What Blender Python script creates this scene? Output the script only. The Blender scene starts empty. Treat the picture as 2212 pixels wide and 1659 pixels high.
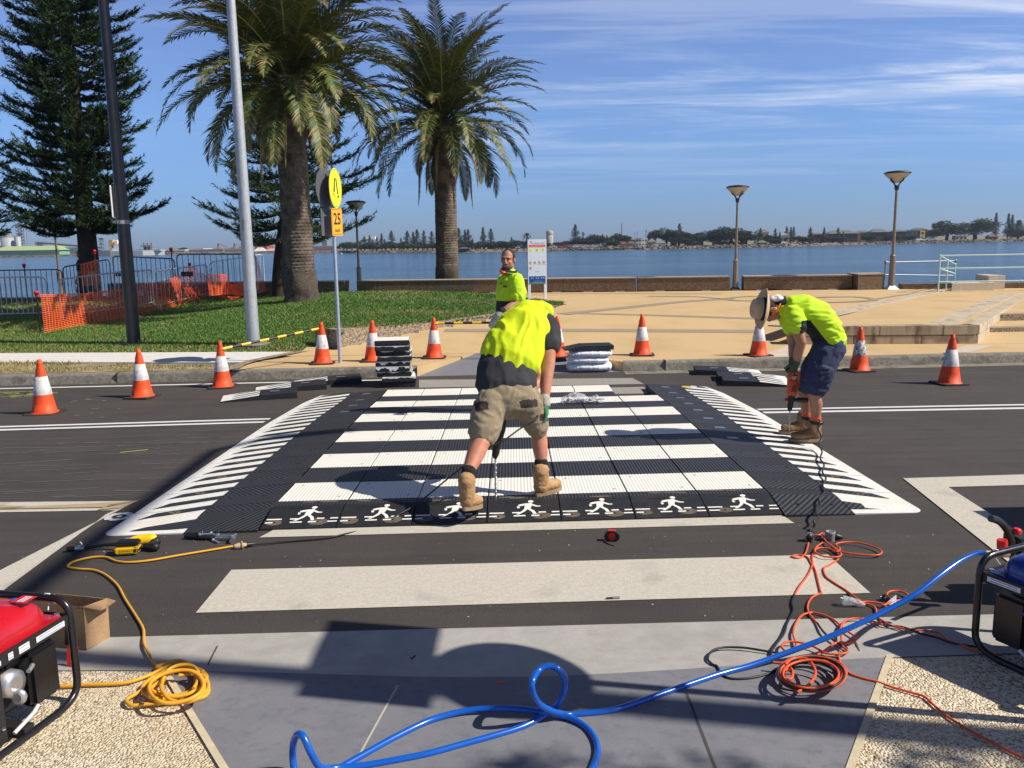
import bpy, bmesh, math, random
import numpy as np
from mathutils import Vector, Matrix, noise as mnoise
random.seed(7); np.random.seed(7)
PI = math.pi; R = math.radians
SC = bpy.context.scene; COL = SC.collection
# ---------------------------------------------------------------- camera
F = 1840.0; CX = 1106.0; CY = 829.5; PITCH = R(9.47); ROLL = R(-0.96); CH = 2.0
cam_d = bpy.data.cameras.new('camera'); cam = bpy.data.objects.new('camera', cam_d); COL.objects.link(cam)
SC.camera = cam
RM = Matrix.Rotation(PI/2-PITCH, 3, 'X') @ Matrix.Rotation(ROLL, 3, 'Z')
cam.location = (0, 0, CH); cam.rotation_euler = RM.to_euler()
cam_d.sensor_width = 36; cam_d.lens = F/2212*36; cam_d.clip_start = 0.05; cam_d.clip_end = 6000
# ---------------------------------------------------------------- light
SUN_EL = R(43.5); SUN_AZ = R(12)          # light comes from the right and a little from behind the camera
to_sun = Vector((math.cos(SUN_AZ)*math.cos(SUN_EL), -math.sin(SUN_AZ)*math.cos(SUN_EL), math.sin(SUN_EL)))
sun_d = bpy.data.lights.new('sun', 'SUN'); sun_d.energy = 5.0; sun_d.angle = R(0.53); sun_d.color = (1, .93, .82)
sun = bpy.data.objects.new('sun', sun_d); COL.objects.link(sun)
sun.rotation_euler = to_sun.to_track_quat('Z', 'Y').to_euler()
W = bpy.data.worlds.new("World"); SC.world = W; W.use_nodes = True
nt = W.node_tree; nt.nodes.clear()
def wn(t, **k):
    n = nt.nodes.new(t)
    for a, b in k.items(): setattr(n, a, b)
    return n
wo = wn('ShaderNodeOutputWorld'); bg = wn('ShaderNodeBackground'); sky = wn('ShaderNodeTexSky', sky_type='NISHITA')
sky.sun_disc = False; sky.sun_elevation = SUN_EL; sky.sun_rotation = math.atan2(to_sun.x, to_sun.y)
sky.altitude = 0; sky.air_density = 1.0; sky.dust_density = .35; sky.ozone_density = 3.5
tc = wn('ShaderNodeTexCoord'); sp = wn('ShaderNodeSeparateXYZ'); nt.links.new(tc.outputs['Generated'], sp.inputs[0])
# cirrus: project the view direction on a high plane and stretch the noise along the wind
def mth(op, a, b=None, c=None):
    n = wn('ShaderNodeMath', operation=op)
    for i, v in enumerate((a, b, c)):
        if v is None: continue
        if isinstance(v, (int, float)): n.inputs[i].default_value = v
        else: nt.links.new(v, n.inputs[i])
    return n.outputs[0]
zz = mth('MAXIMUM', mth('ADD', sp.outputs[2], 0.06), 0.02)
u = mth('DIVIDE', sp.outputs[0], zz); v = mth('DIVIDE', sp.outputs[1], zz)
cb = wn('ShaderNodeCombineXYZ'); nt.links.new(u, cb.inputs[0]); nt.links.new(v, cb.inputs[1])
def cloud(sx, sy, rot, sc, loc, lo, hi, dist=1.2, det=9):
    mp = wn('ShaderNodeMapping'); mp.inputs['Scale'].default_value = (sx, sy, 1); mp.inputs['Rotation'].default_value = (0, 0, rot)
    mp.inputs['Location'].default_value = loc
    nt.links.new(cb.outputs[0], mp.inputs[0])
    n = wn('ShaderNodeTexNoise'); n.inputs['Scale'].default_value = sc; n.inputs['Detail'].default_value = det
    n.inputs['Roughness'].default_value = .66; n.inputs['Distortion'].default_value = dist
    nt.links.new(mp.outputs[0], n.inputs['Vector'])
    r = wn('ShaderNodeMapRange', interpolation_type='SMOOTHSTEP'); r.inputs[1].default_value = lo; r.inputs[2].default_value = hi
    nt.links.new(n.outputs[0], r.inputs[0]); return r.outputs[0]
c1 = cloud(.22, 1.0, R(-14), 1.2, (3.1, 1.7, 0), .43, .62)
c2 = cloud(.3, .9, R(9), 1.3, (7.3, 2.2, 0), .36, .70)
c3 = cloud(.5, .5, 0, .35, (1.3, 0.2, 0), .34, .56, .3, 2)
side = wn('ShaderNodeMapRange', interpolation_type='SMOOTHSTEP'); side.inputs[1].default_value = -.35; side.inputs[2].default_value = .12
nt.links.new(sp.outputs[0], side.inputs[0])
side2 = mth('ADD', mth('MULTIPLY', side.outputs[0], .85), .15)
horiz = wn('ShaderNodeMapRange', interpolation_type='SMOOTHSTEP'); horiz.inputs[1].default_value = .02; horiz.inputs[2].default_value = .16
nt.links.new(sp.outputs[2], horiz.inputs[0])
cl = mth('MULTIPLY', mth('MAXIMUM', mth('MULTIPLY', c1, c2), mth('MULTIPLY', c1, .36)), mth('MULTIPLY', mth('ADD', mth('MULTIPLY', c3, .7), .3), side2))
cl = mth('MULTIPLY', mth('MULTIPLY', cl, horiz.outputs[0]), .95)
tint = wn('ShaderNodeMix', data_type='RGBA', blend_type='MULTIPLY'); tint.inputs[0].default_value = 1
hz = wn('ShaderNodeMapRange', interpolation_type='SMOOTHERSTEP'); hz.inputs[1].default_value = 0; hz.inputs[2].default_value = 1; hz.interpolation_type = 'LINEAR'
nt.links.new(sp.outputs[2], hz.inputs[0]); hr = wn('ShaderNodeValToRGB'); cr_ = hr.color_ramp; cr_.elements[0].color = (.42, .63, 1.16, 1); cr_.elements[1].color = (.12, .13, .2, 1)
for ps_, cc_ in ((.05, (.50, .72, 1.24, 1)), (.14, (.78, .94, 1.32, 1)), (.26, (1.02, 1.02, 1.34, 1)), (.40, (.80, .82, 1.22, 1)), (.55, (.24, .25, .38, 1))): e_ = cr_.elements.new(ps_); e_.color = cc_  # upper stops darken the unseen sky to weaken the fill light
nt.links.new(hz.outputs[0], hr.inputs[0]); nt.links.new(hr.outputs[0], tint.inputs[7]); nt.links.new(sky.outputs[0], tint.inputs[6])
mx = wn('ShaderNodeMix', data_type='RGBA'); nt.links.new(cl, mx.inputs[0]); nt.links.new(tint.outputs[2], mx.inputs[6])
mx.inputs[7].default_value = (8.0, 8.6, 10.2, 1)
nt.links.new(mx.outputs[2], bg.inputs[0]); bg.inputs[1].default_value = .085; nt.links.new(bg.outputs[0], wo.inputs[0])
SC.view_settings.view_transform = 'Standard'; SC.view_settings.look = 'None'; SC.view_settings.exposure = 0.25
SC.view_settings.gamma = 1; SC.view_settings.use_curve_mapping = False

# ---------------------------------------------------------------- survey helpers (photo pixel -> place on a real surface)
O = Vector((0, 0, CH))
def ray(x, y): return RM @ Vector(((x-CX)/F, -(y-CY)/F, -1))
def G(x, y, z=0.0):
    d = ray(x, y); t = (z-CH)/d.z; return O+d*t
def D(x, y, Y):
    d = ray(x, y); return O+d*(Y/d.y)
def zroad(X, Y):
    Yc = Y-.035*X
    if Yc < 10: return -.02*(Yc-6)
    return -.08-.048*(min(Yc, 11.75)-10)
def ss(a, b, x):
    t = max(0, min(1, (x-a)/(b-a))); return t*t*(3-2*t)
def zplaza(X, Y): return .34*ss(15.3, 20.0, Y-.035*X)
def zlawn(X, Y):
    if Y < 15.2: return 0.0
    A = ss(15.6, 22.5, Y)*(.22+.42*ss(-10, -4.5, X))
    B = .33*ss(-3.95, -3.45, X)*ss(15.0, 16.2, Y)*(1-ss(16.5, 21, Y))
    t = ss(24.5, 27.5, Y)
    return (A+B)*(1-t)+.36*t + .012*mnoise.noise((X*.9, Y*.9, 3))*ss(15.2, 16.5, Y)
def H(x, y, hf, dz=0.0):
    d = ray(x, y); lo = 2.0; t = lo
    prev = t
    while t < 60:
        p = O+d*(t/d.y)
        if p.z <= hf(p.x, p.y)+dz: break
        prev = t; t += .25
    a, b = prev, t
    for _ in range(24):
        m = (a+b)/2; p = O+d*(m/d.y)
        if p.z <= hf(p.x, p.y)+dz: b = m
        else: a = m
    return O+d*(b/d.y)
def HR(x, y, dz=0.0): return H(x, y, zroad, dz)
def scale_at(Y, z=0): return (Y*math.cos(PITCH)+(CH-z)*math.sin(PITCH))/F      # metres per photo pixel

# ---------------------------------------------------------------- materials
def mat(name, col, rough=.7, col2=None, nscale=8, bump=0, bscale=60, metal=0, spec=.5, kind='noise', coat=0, trans=0, ramp=(.35, .65), bdist=.01, stretch=None, coord='Object', emit=None, alpha=1, col3=None, n3=.5, r3=(.5, .7), det=5):
    m = bpy.data.materials.new(name); m.use_nodes = True; t = m.node_tree; b = t.nodes['Principled BSDF']
    b.inputs['Base Color'].default_value = (*col, 1); b.inputs['Roughness'].default_value = rough; b.inputs['Metallic'].default_value = metal
    b.inputs['Specular IOR Level'].default_value = spec; b.inputs['Coat Weight'].default_value = coat
    b.inputs['Alpha'].default_value = alpha
    if trans: b.inputs['Transmission Weight'].default_value = trans
    tcn = t.nodes.new('ShaderNodeTexCoord'); vec = tcn.outputs[coord]
    if stretch:
        mp = t.nodes.new('ShaderNodeMapping'); mp.inputs['Scale'].default_value = stretch; t.links.new(vec, mp.inputs[0]); vec = mp.outputs[0]
    if col2:
        if kind == 'voronoi':
            n = t.nodes.new('ShaderNodeTexVoronoi'); n.inputs['Scale'].default_value = nscale; t.links.new(vec, n.inputs['Vector'])
            sepc = t.nodes.new('ShaderNodeSeparateColor'); t.links.new(n.outputs['Color'], sepc.inputs[0]); fac = sepc.outputs[0]
        else:
            n = t.nodes.new('ShaderNodeTexNoise'); n.inputs['Scale'].default_value = nscale; n.inputs['Detail'].default_value = det; n.inputs['Roughness'].default_value = .65
            t.links.new(vec, n.inputs['Vector']); fac = n.outputs[0]
        r = t.nodes.new('ShaderNodeValToRGB'); r.color_ramp.elements[0].position = ramp[0]; r.color_ramp.elements[1].position = ramp[1]
        r.color_ramp.elements[0].color = (*col, 1); r.color_ramp.elements[1].color = (*col2, 1)
        t.links.new(fac, r.inputs[0]); last = r.outputs[0]
        if col3:
            n3n = t.nodes.new('ShaderNodeTexNoise'); n3n.inputs['Scale'].default_value = n3; n3n.inputs['Detail'].default_value = 6
            t.links.new(vec, n3n.inputs['Vector'])
            mr = t.nodes.new('ShaderNodeMapRange'); mr.inputs[1].default_value = r3[0]; mr.inputs[2].default_value = r3[1]; t.links.new(n3n.outputs[0], mr.inputs[0])
            mxn = t.nodes.new('ShaderNodeMix'); mxn.data_type = 'RGBA'; t.links.new(mr.outputs[0], mxn.inputs[0]); t.links.new(last, mxn.inputs[6])
            mxn.inputs[7].default_value = (*col3, 1); last = mxn.outputs[2]
        t.links.new(last, b.inputs['Base Color'])
    if bump:
        bn = t.nodes.new('ShaderNodeBump'); bn.inputs['Strength'].default_value = bump; bn.inputs['Distance'].default_value = bdist
        if kind == 'voronoi':
            n2 = t.nodes.new('ShaderNodeTexVoronoi'); n2.inputs['Scale'].default_value = bscale; t.links.new(vec, n2.inputs['Vector'])
            inv = t.nodes.new('ShaderNodeMath'); inv.operation = 'SUBTRACT'; inv.inputs[0].default_value = 1; t.links.new(n2.outputs['Distance'], inv.inputs[1]); t.links.new(inv.outputs[0], bn.inputs['Height'])
        else:
            n2 = t.nodes.new('ShaderNodeTexNoise'); n2.inputs['Scale'].default_value = bscale; n2.inputs['Detail'].default_value = 4; t.links.new(vec, n2.inputs['Vector']); t.links.new(n2.outputs[0], bn.inputs['Height'])
        t.links.new(bn.outputs[0], b.inputs['Normal'])
    if emit: b.inputs['Emission Color'].default_value = (*emit, 1); b.inputs['Emission Strength'].default_value = 1
    return m
M = {}
M['asphalt'] = mat('asphalt', (.030, .025, .022), .85, (.084, .071, .062), 170, .9, 260, bdist=.006, col3=(.044, .037, .032), n3=1.3, r3=(.45, .75))
M['paint'] = mat('road_paint_old', (.50, .46, .385), .7, (.60, .555, .475), 45, .5, 240, col3=(.36, .34, .30), n3=3.0, r3=(.60, .80))
M['paintw'] = mat('road_paint_white', (.66, .66, .64), .6, (.74, .74, .72), 30, .3, 200, col3=(.45, .44, .42), n3=6, r3=(.62, .8))
M['paintg'] = mat('road_paint_faded', (.24, .225, .20), .8, (.34, .32, .29), 60, .4, 240)
M['tan'] = mat('paint_tan_patch', (.42, .33, .20), .8, (.34, .27, .17), 60)
M['kerb'] = mat('kerb_concrete', (.15, .135, .105), .9, (.30, .275, .22), 22, .6, 180, kind='noise', col3=(.10, .09, .075), n3=4, r3=(.5, .75))
M['gutter'] = mat('gutter_concrete', (.34, .325, .30), .85, (.40, .385, .36), 10, .3, 300, col3=(.28, .27, .255), n3=2.2, r3=(.5, .8))
M['ramp'] = mat('blue_grey_concrete', (.165, .168, .188), .8, (.195, .197, .217), 5, .25, 260, col3=(.135, .138, .165), n3=22, r3=(.52, .8))
M['path'] = mat('pale_concrete', (.60, .58, .54), .85, (.68, .66, .62), 6, .2, 100)
M['plaza'] = mat('tan_exposed_concrete', (.50, .345, .165), .85, (.64, .455, .235), 70, .4, 260, col3=(.46, .32, .155), n3=.9, r3=(.45, .8))
M['band'] = mat('dark_pebble_band', (.22, .17, .12), .9, (.42, .34, .24), 60, .5, 200)
M['pebble'] = mat('pebble_concrete', (.30, .20, .10), .75, (.80, .70, .52), 95, 1.0, 95, kind='voronoi', bdist=.010, ramp=(.0, .6), col3=(.60, .47, .28), n3=2, r3=(.45, .9))
M['aggwall'] = mat('aggregate_wall', (.10, .075, .05), .9, (.46, .37, .26), 55, .9, 55, kind='voronoi', bdist=.010, ramp=(.05, .95))
M['seawall'] = mat('seawall_aggregate', (.09, .06, .038), .95, (.26, .18, .11), 45, .9, 60, kind='voronoi', bdist=.01, ramp=(.1, 1))
M['cap'] = mat('seawall_cap', (.36, .28, .19), .9, (.46, .37, .26), 30, .3, 90)
M['cream'] = mat('cream_edge_strip', (.50, .43, .28), .85, (.60, .52, .36), 20, .2, 90)
M['joint'] = mat('joint_sand', (.46, .43, .36), .9); M['jointd'] = mat('joint_dark', (.06, .055, .05), .9)
M['stone'] = mat('sandstone_coping', (.44, .36, .25), .85, (.56, .47, .34), 8, .35, 50, col3=(.28, .22, .14), n3=3.5, r3=(.52, .7))
M['stone2'] = mat('stained_sandstone', (.36, .28, .17), .85, (.50, .41, .27), 6, .35, 50, col3=(.14, .10, .06), n3=5, r3=(.50, .66), stretch=(1, 1, .35))
M['stonep'] = mat('pale_stone', (.50, .42, .32), .85, (.60, .51, .41), 8, .2, 60)
M['grassg'] = mat('lawn_soil', (.050, .10, .014), .95, (.08, .145, .022), 14, .8, 60, col3=(.20, .15, .07), n3=.55, r3=(.52, .66))
M['verge'] = mat('dry_verge', (.26, .18, .09), .95, (.20, .16, .07), 9, .8, 70, col3=(.34, .27, .17), n3=1.5, r3=(.45, .6))
M['bw'] = mat('water_dummy', (.1, .1, .1))
M['rubber'] = mat('black_rubber', (.012, .013, .016), .62, (.022, .023, .026), 30, .3, 120, spec=.4, col3=(.05, .045, .04), n3=2.4, r3=(.62, .85))
M['rubberw'] = mat('white_rubber', (.76, .75, .70), .55, (.82, .81, .76), 20, .15, 90, col3=(.68, .64, .54), n3=2.5, r3=(.6, .85))
M['hatchw'] = mat('white_hatch_rubber', (.70, .69, .65), .6, (.80, .79, .75), 25, .4, 90, col3=(.66, .56, .34), n3=1.2, r3=(.58, .78))
M['dust'] = mat('drill_dust', (.085, .068, .052), .95, (.16, .13, .10), 25)
M['cone'] = mat('orange_cone_plastic', (.84, .085, .012), .55, (.74, .07, .012), 10, .1, 40, spec=.4, col3=(.30, .045, .018), n3=9, r3=(.56, .78))
M['conew'] = mat('cone_sleeve_white', (.54, .51, .48), .5, (.68, .65, .62), 16, .1, 60, col3=(.30, .26, .24), n3=11, r3=(.55, .75))
M['conedirty'] = mat('cone_sleeve_dirty', (.62, .60, .58), .6, (.12, .10, .09), 30, .1, 60, ramp=(.45, .56))
M['coneb'] = mat('cone_base_rubber', (.03, .024, .02), .8, (.05, .04, .035), 20)
M['black'] = mat('black_plastic', (.012, .012, .013), .45, spec=.5)
M['yellow'] = mat('yellow_plastic', (.85, .52, .01), .4)
M['blacksteel'] = mat('black_painted_steel', (.010, .010, .012), .28, spec=.6, bump=.1, bscale=60)
M['polegrey'] = mat('galvanised_pole', (.36, .39, .41), .55, (.46, .49, .51), 25, .2, 60, metal=.35, stretch=(1, 1, .4))
M['poleblk'] = mat('black_light_pole', (.018, .017, .018), .38, (.028, .026, .026), 6, metal=.1)
M['steel'] = mat('galvanised_steel', (.58, .58, .58), .45, (.70, .70, .70), 30, metal=.25)
M['steeldk'] = mat('shaded_steel', (.05, .07, .11), .5, (.08, .10, .15), 20, metal=.3)  # shade on the back barriers is put into this colour; bag bolts share it
M['lamp'] = mat('lamp_post_bronze', (.20, .16, .115), .5, (.28, .23, .17), 12, metal=.3)
M['lampdk'] = mat('lamp_dark', (.018, .017, .016), .5)
M['lampglass'] = mat('lamp_bowl', (.42, .38, .28), .35, (.5, .46, .36), 6)
M['white'] = mat('white_paint', (.80, .80, .79), .45); M['whitem'] = mat('white_sign_board', (.66, .72, .78), .5)
M['netor'] = mat('orange_barrier_net', (.88, .13, .03), .5); 
M['hiviz'] = mat('hi_vis_yellow', (.58, .74, .002), .8, (.66, .80, .004), 5, .25, 40, bdist=.008)
M['hivizg'] = mat('hi_vis_green', (.46, .72, .008), .8, (.54, .79, .012), 5, .25, 40, bdist=.008)
M['navy'] = mat('navy_cotton', (.010, .012, .022), .85, (.016, .018, .03), 30, .3, 250)
M['navys'] = mat('navy_work_shorts', (.022, .030, .075), .85, (.036, .046, .105), 14, .5, 200)
M['char'] = mat('charcoal_tshirt', (.028, .028, .032), .9, (.042, .042, .046), 14, .4, 160)
M['khaki'] = mat('khaki_cotton', (.25, .195, .12), .9, (.34, .275, .175), 9, .5, 180)
M['brownp'] = mat('dark_brown_patch', (.030, .018, .016), .85, (.045, .03, .025), 20)
M['skin'] = mat('skin_sunburnt', (.46, .175, .105), .55, (.56, .24, .15), 12, .1, 120)
M['skin2'] = mat('skin_tanned', (.36, .165, .095), .55, (.46, .22, .13), 12, .1, 120)
M['hair'] = mat('short_dark_hair', (.020, .012, .009), .85, (.04, .025, .018), 60, .5, 300)
M['beard'] = mat('stubble', (.085, .045, .03), .85, (.16, .085, .055), 60, .3, 300)
M['boot'] = mat('tan_nubuck_boot', (.36, .205, .085), .75, (.48, .29, .135), 12, .4, 60)
M['bootb'] = mat('brown_work_boot', (.20, .115, .05), .7, (.30, .18, .085), 10, .4, 60)
M['sole'] = mat('boot_sole', (.05, .035, .025), .8); M['solet'] = mat('tan_boot_sole', (.30, .20, .11), .8)
M['sock'] = mat('black_sock', (.012, .012, .013), .95, bump=.5, bscale=200)
M['glove'] = mat('pale_work_glove', (.36, .34, .27), .85, (.48, .46, .38), 20, .4, 120)
M['gloveg'] = mat('green_glove_palm', (.01, .26, .10), .7); M['gloved'] = mat('dark_olive_glove', (.05, .065, .04), .85, (.08, .10, .065), 20, .4, 120)
M['hat'] = mat('straw_hat', (.50, .35, .20), .8, (.60, .44, .27), 40, .4, 200)
M['orange'] = mat('orange_plastic', (.72, .09, .01), .45); M['red'] = mat('red_enamel', (.50, .010, .016), .22, (.42, .008, .014), 4, coat=.5)
M['redp'] = mat('red_plastic', (.6, .015, .01), .4); M['blue'] = mat('blue_enamel', (.010, .035, .26), .25, (.008, .028, .20), 4, coat=.4)
M['hose'] = mat('blue_air_hose', (.004, .095, .46), .22, spec=.5, coat=.4); M['cordo'] = mat('orange_cord', (.74, .105, .03), .45, spec=.4)
M['cordy'] = mat('yellow_cord', (.72, .36, .025), .5); M['cordb'] = mat('black_cord', (.014, .014, .015), .5)
M['card'] = mat('corrugated_cardboard', (.33, .20, .10), .85, (.42, .27, .145), 6, .2, 50, col3=(.20, .115, .055), n3=7, r3=(.6, .75))
M['tape'] = mat('brown_packing_tape', (.06, .03, .015), .3); M['alu'] = mat('cast_aluminium', (.55, .55, .56), .35, metal=.8)
M['chrome'] = mat('chrome', (.7, .7, .72), .2, metal=.9); M['blackm'] = mat('matt_black_steel', (.014, .014, .015), .6)
M['label'] = mat('paper_label', (.70, .72, .76), .6); M['ink'] = mat('black_ink', (.015, .015, .018), .7); M['grey'] = mat('grey_plastic', (.22, .23, .24), .5)
M['bag'] = mat('white_sandbag', (.68, .69, .74), .75, (.78, .79, .83), 6, .6, 30, bdist=.02)
M['signy'] = mat('fluoro_yellow_sign', (.86, .90, .005), .4); M['signo'] = mat('orange_sign', (.90, .42, .02), .45); M['signback'] = mat('aluminium_sign_back', (.17, .17, .18), .45, metal=.4)
M['galv'] = mat('galvanised_tube', (.34, .42, .50), .45, (.42, .50, .58), 20, metal=.3)
M['rail'] = mat('pale_green_rail', (.48, .66, .60), .45); M['railgrey'] = mat('grey_handrail', (.30, .31, .34), .4, metal=.4)
M['soil'] = mat('soil', (.12, .085, .05), .95, (.18, .13, .08), 20, .6, 60)
M['signblue'] = mat('sign_blue', (.01, .06, .32), .5); M['signgreen'] = mat('sign_green', (.0, .20, .13), .5); M['signred'] = mat('sign_red', (.75, .03, .03), .5); M['signpink'] = mat('sign_red_band', (.72, .12, .12), .5)

def tag(o, label=None, cat=None, group=None, kind=None):
    if label: o['label'] = label
    if cat: o['category'] = cat
    if group: o['group'] = group
    if kind: o['kind'] = kind
    return o
def empty(name, loc, label=None, cat=None, group=None, rz=0):
    o = bpy.data.objects.new(name, None); COL.objects.link(o); o.location = loc; o.rotation_euler = (0, 0, rz); o.empty_display_size = .1
    return tag(o, label, cat, group)
def copy_tree(o, parent=None):
    c = o.copy(); COL.objects.link(c); c.parent = parent
    for ch in list(o.children): copy_tree(ch, c)
    return c

class MB:
    """collects shapes into one mesh"""
    def __init__(s): s.v = []; s.f = []; s.m = []; s.sm = []
    def add(s, vs, fs, mi=0, smooth=False):
        b = len(s.v); s.v += [tuple(x) for x in vs]
        for f in fs: s.f.append(tuple(i+b for i in f)); s.m.append(mi); s.sm.append(smooth)
    def box(s, c, d, rz=0, mi=0, rot=None, bev=0):
        c = Vector(c); hx, hy, hz = d[0]/2, d[1]/2, d[2]/2; mt = rot if rot else Matrix.Rotation(rz, 3, 'Z')
        if bev:
            bm = bmesh.new(); bmesh.ops.create_cube(bm, size=1)
            for q in bm.verts: q.co = Vector((q.co.x*d[0], q.co.y*d[1], q.co.z*d[2]))
            bmesh.ops.bevel(bm, geom=bm.edges[:], offset=bev, segments=2, affect='EDGES')
            bm.verts.index_update(); s.add([c+mt@q.co for q in bm.verts], [[q.index for q in f.verts] for f in bm.faces], mi, False); bm.free(); return
        vs = [c+mt@Vector((x*hx, y*hy, z*hz)) for z in (-1, 1) for y in (-1, 1) for x in (-1, 1)]
        s.add(vs, [(0, 2, 3, 1), (4, 5, 7, 6), (0, 1, 5, 4), (2, 6, 7, 3), (0, 4, 6, 2), (1, 3, 7, 5)], mi)
    def quad(s, a, b, c, d, mi=0): s.add([a, b, c, d], [(0, 1, 2, 3)], mi)
    def prism(s, poly, z0, z1, mi=0, top=None, side=None):
        """poly: 2d points; z0,z1 numbers or functions of (x,y)"""
        f0 = z0 if callable(z0) else (lambda x, y: z0); f1 = z1 if callable(z1) else (lambda x, y: z1)
        ar = sum(poly[i][0]*poly[(i+1) % len(poly)][1]-poly[(i+1) % len(poly)][0]*poly[i][1] for i in range(len(poly)))
        if ar < 0: poly = poly[::-1]
        n = len(poly); vs = [(p[0], p[1], f0(p[0], p[1])) for p in poly]+[(p[0], p[1], f1(p[0], p[1])) for p in poly]
        s.add(vs, [tuple(range(n, 2*n))], mi if top is None else top); s.add(vs, [tuple(range(n))[::-1]], mi)
        s.add(vs, [(i, (i+1) % n, (i+1) % n+n, i+n) for i in range(n)], mi if side is None else side)
    def sheet(s, poly, zf, step=0, mi=0, dz=0.0):
        """flat polygon following a height function; quads are gridded"""
        if step and len(poly) == 4:
            a, b, c, d = [Vector((p[0], p[1])) for p in poly]
            nu = max(1, int(max((b-a).length, (c-d).length)/step)); nv = max(1, int(max((d-a).length, (c-b).length)/step))
            vs = []
            for j in range(nv+1):
                for i in range(nu+1):
                    p = (a.lerp(b, i/nu)).lerp(d.lerp(c, i/nu), j/nv); vs.append((p.x, p.y, zf(p.x, p.y)+dz))
            s.add(vs, [(j*(nu+1)+i, j*(nu+1)+i+1, (j+1)*(nu+1)+i+1, (j+1)*(nu+1)+i) for j in range(nv) for i in range(nu)], mi)
        else:
            s.add([(p[0], p[1], zf(p[0], p[1])+dz) for p in poly], [tuple(range(len(poly)))], mi)
    def tube(s, pts, r, n=8, mi=0, cap=True, closed=False):
        pts = [Vector(p) for p in pts]; N = len(pts); rr = r if isinstance(r, (list, tuple)) else [r]*N
        vs = []; prev = None
        for i, p in enumerate(pts):
            if closed: t = pts[(i+1) % N]-pts[i-1]
            else: t = pts[min(i+1, N-1)]-pts[max(i-1, 0)]
            if t.length < 1e-9: t = Vector((0, 0, 1))
            t.normalize()
            if prev is None:
                a = Vector((0, 0, 1)) if abs(t.z) < .9 else Vector((1, 0, 0)); u_ = t.cross(a).normalized()
            else:
                u_ = prev-t*prev.dot(t)
                u_ = u_.normalized() if u_.length > 1e-6 else t.orthogonal().normalized()
            prev = u_; w_ = t.cross(u_)
            for k in range(n):
                an = 2*PI*k/n; vs.append(p+(u_*math.cos(an)+w_*math.sin(an))*rr[i])
        fs = []
        for i in range(N if closed else N-1):
            j = (i+1) % N
            for k in range(n): fs.append((i*n+k, i*n+(k+1) % n, j*n+(k+1) % n, j*n+k))
        s.add(vs, fs, mi, True)
        if cap and not closed:
            s.add(vs[:n], [tuple(range(n))[::-1]], mi); s.add(vs[-n:], [tuple(range(n))], mi)
    def lathe(s, prof, c=(0, 0, 0), n=24, mi=0, sx=1, sy=1, smooth=True, rot=None):
        c = Vector(c); vs = []; fs = []
        for (r_, z_) in prof:
            for k in range(n):
                p = Vector((r_*sx*math.cos(2*PI*k/n), r_*sy*math.sin(2*PI*k/n), z_))
                vs.append(c+(rot@p if rot else p))
        for i in range(len(prof)-1):
            for k in range(n): fs.append((i*n+k, i*n+(k+1) % n, (i+1)*n+(k+1) % n, (i+1)*n+k))
        s.add(vs, fs, mi, smooth)
        if prof[0][0] > 1e-4: s.add(vs[:n], [tuple(range(n))[::-1]], mi)
        if prof[-1][0] > 1e-4: s.add(vs[-n:], [tuple(range(n))], mi)
    def ell(s, c, r, rot=None, mi=0, nu=16, nv=10):
        pr = [(max(1e-5, math.sin(PI*i/nv)), -math.cos(PI*i/nv)) for i in range(nv+1)]
        c = Vector(c); vs = []; fs = []
        for (a, z_) in pr:
            for k in range(nu):
                p = Vector((a*math.cos(2*PI*k/nu)*r[0], a*math.sin(2*PI*k/nu)*r[1], z_*r[2])); vs.append(c+(rot@p if rot else p))
        for i in range(nv):
            for k in range(nu): fs.append((i*nu+k, i*nu+(k+1) % nu, (i+1)*nu+(k+1) % nu, (i+1)*nu+k))
        s.add(vs, fs, mi, True)
    def loft(s, pts, rad, side=None, n=18, mi=0):
        """closed organic tube with elliptical sections (r along side, r across) and rounded ends"""
        P_ = [Vector(p) for p in pts]; A = [r_ if isinstance(r_, (tuple, list)) else (r_, r_) for r_ in rad]
        t0 = (P_[0]-P_[1]).normalized(); t1 = (P_[-1]-P_[-2]).normalized()
        r0 = min(A[0]); r1 = min(A[-1])
        PP = [P_[0]+t0*r0*.85, P_[0]+t0*r0*.6]+P_+[P_[-1]+t1*r1*.6, P_[-1]+t1*r1*.85]
        AA = [(A[0][0]*.3, A[0][1]*.3), (A[0][0]*.75, A[0][1]*.75)]+A+[(A[-1][0]*.75, A[-1][1]*.75), (A[-1][0]*.3, A[-1][1]*.3)]
        N = len(PP); vs = []; prev = None
        for i, p in enumerate(PP):
            t = (PP[min(i+1, N-1)]-PP[max(i-1, 0)]).normalized()
            if side is not None: u_ = Vector(side[min(max(i-2, 0), len(P_)-1)] if isinstance(side, list) else side)
            else: u_ = prev if prev else t.orthogonal()
            u_ = (u_-t*u_.dot(t)).normalized(); prev = u_; w_ = t.cross(u_)
            for k in range(n):
                an = 2*PI*k/n; vs.append(p+u_*math.cos(an)*AA[i][0]+w_*math.sin(an)*AA[i][1])
        fs = [(i*n+k, i*n+(k+1) % n, (i+1)*n+(k+1) % n, (i+1)*n+k) for i in range(N-1) for k in range(n)]
        s.add(vs, fs, mi, True); s.add(vs[:n], [tuple(range(n))[::-1]], mi, True); s.add(vs[-n:], [tuple(range(n))], mi, True)
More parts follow.
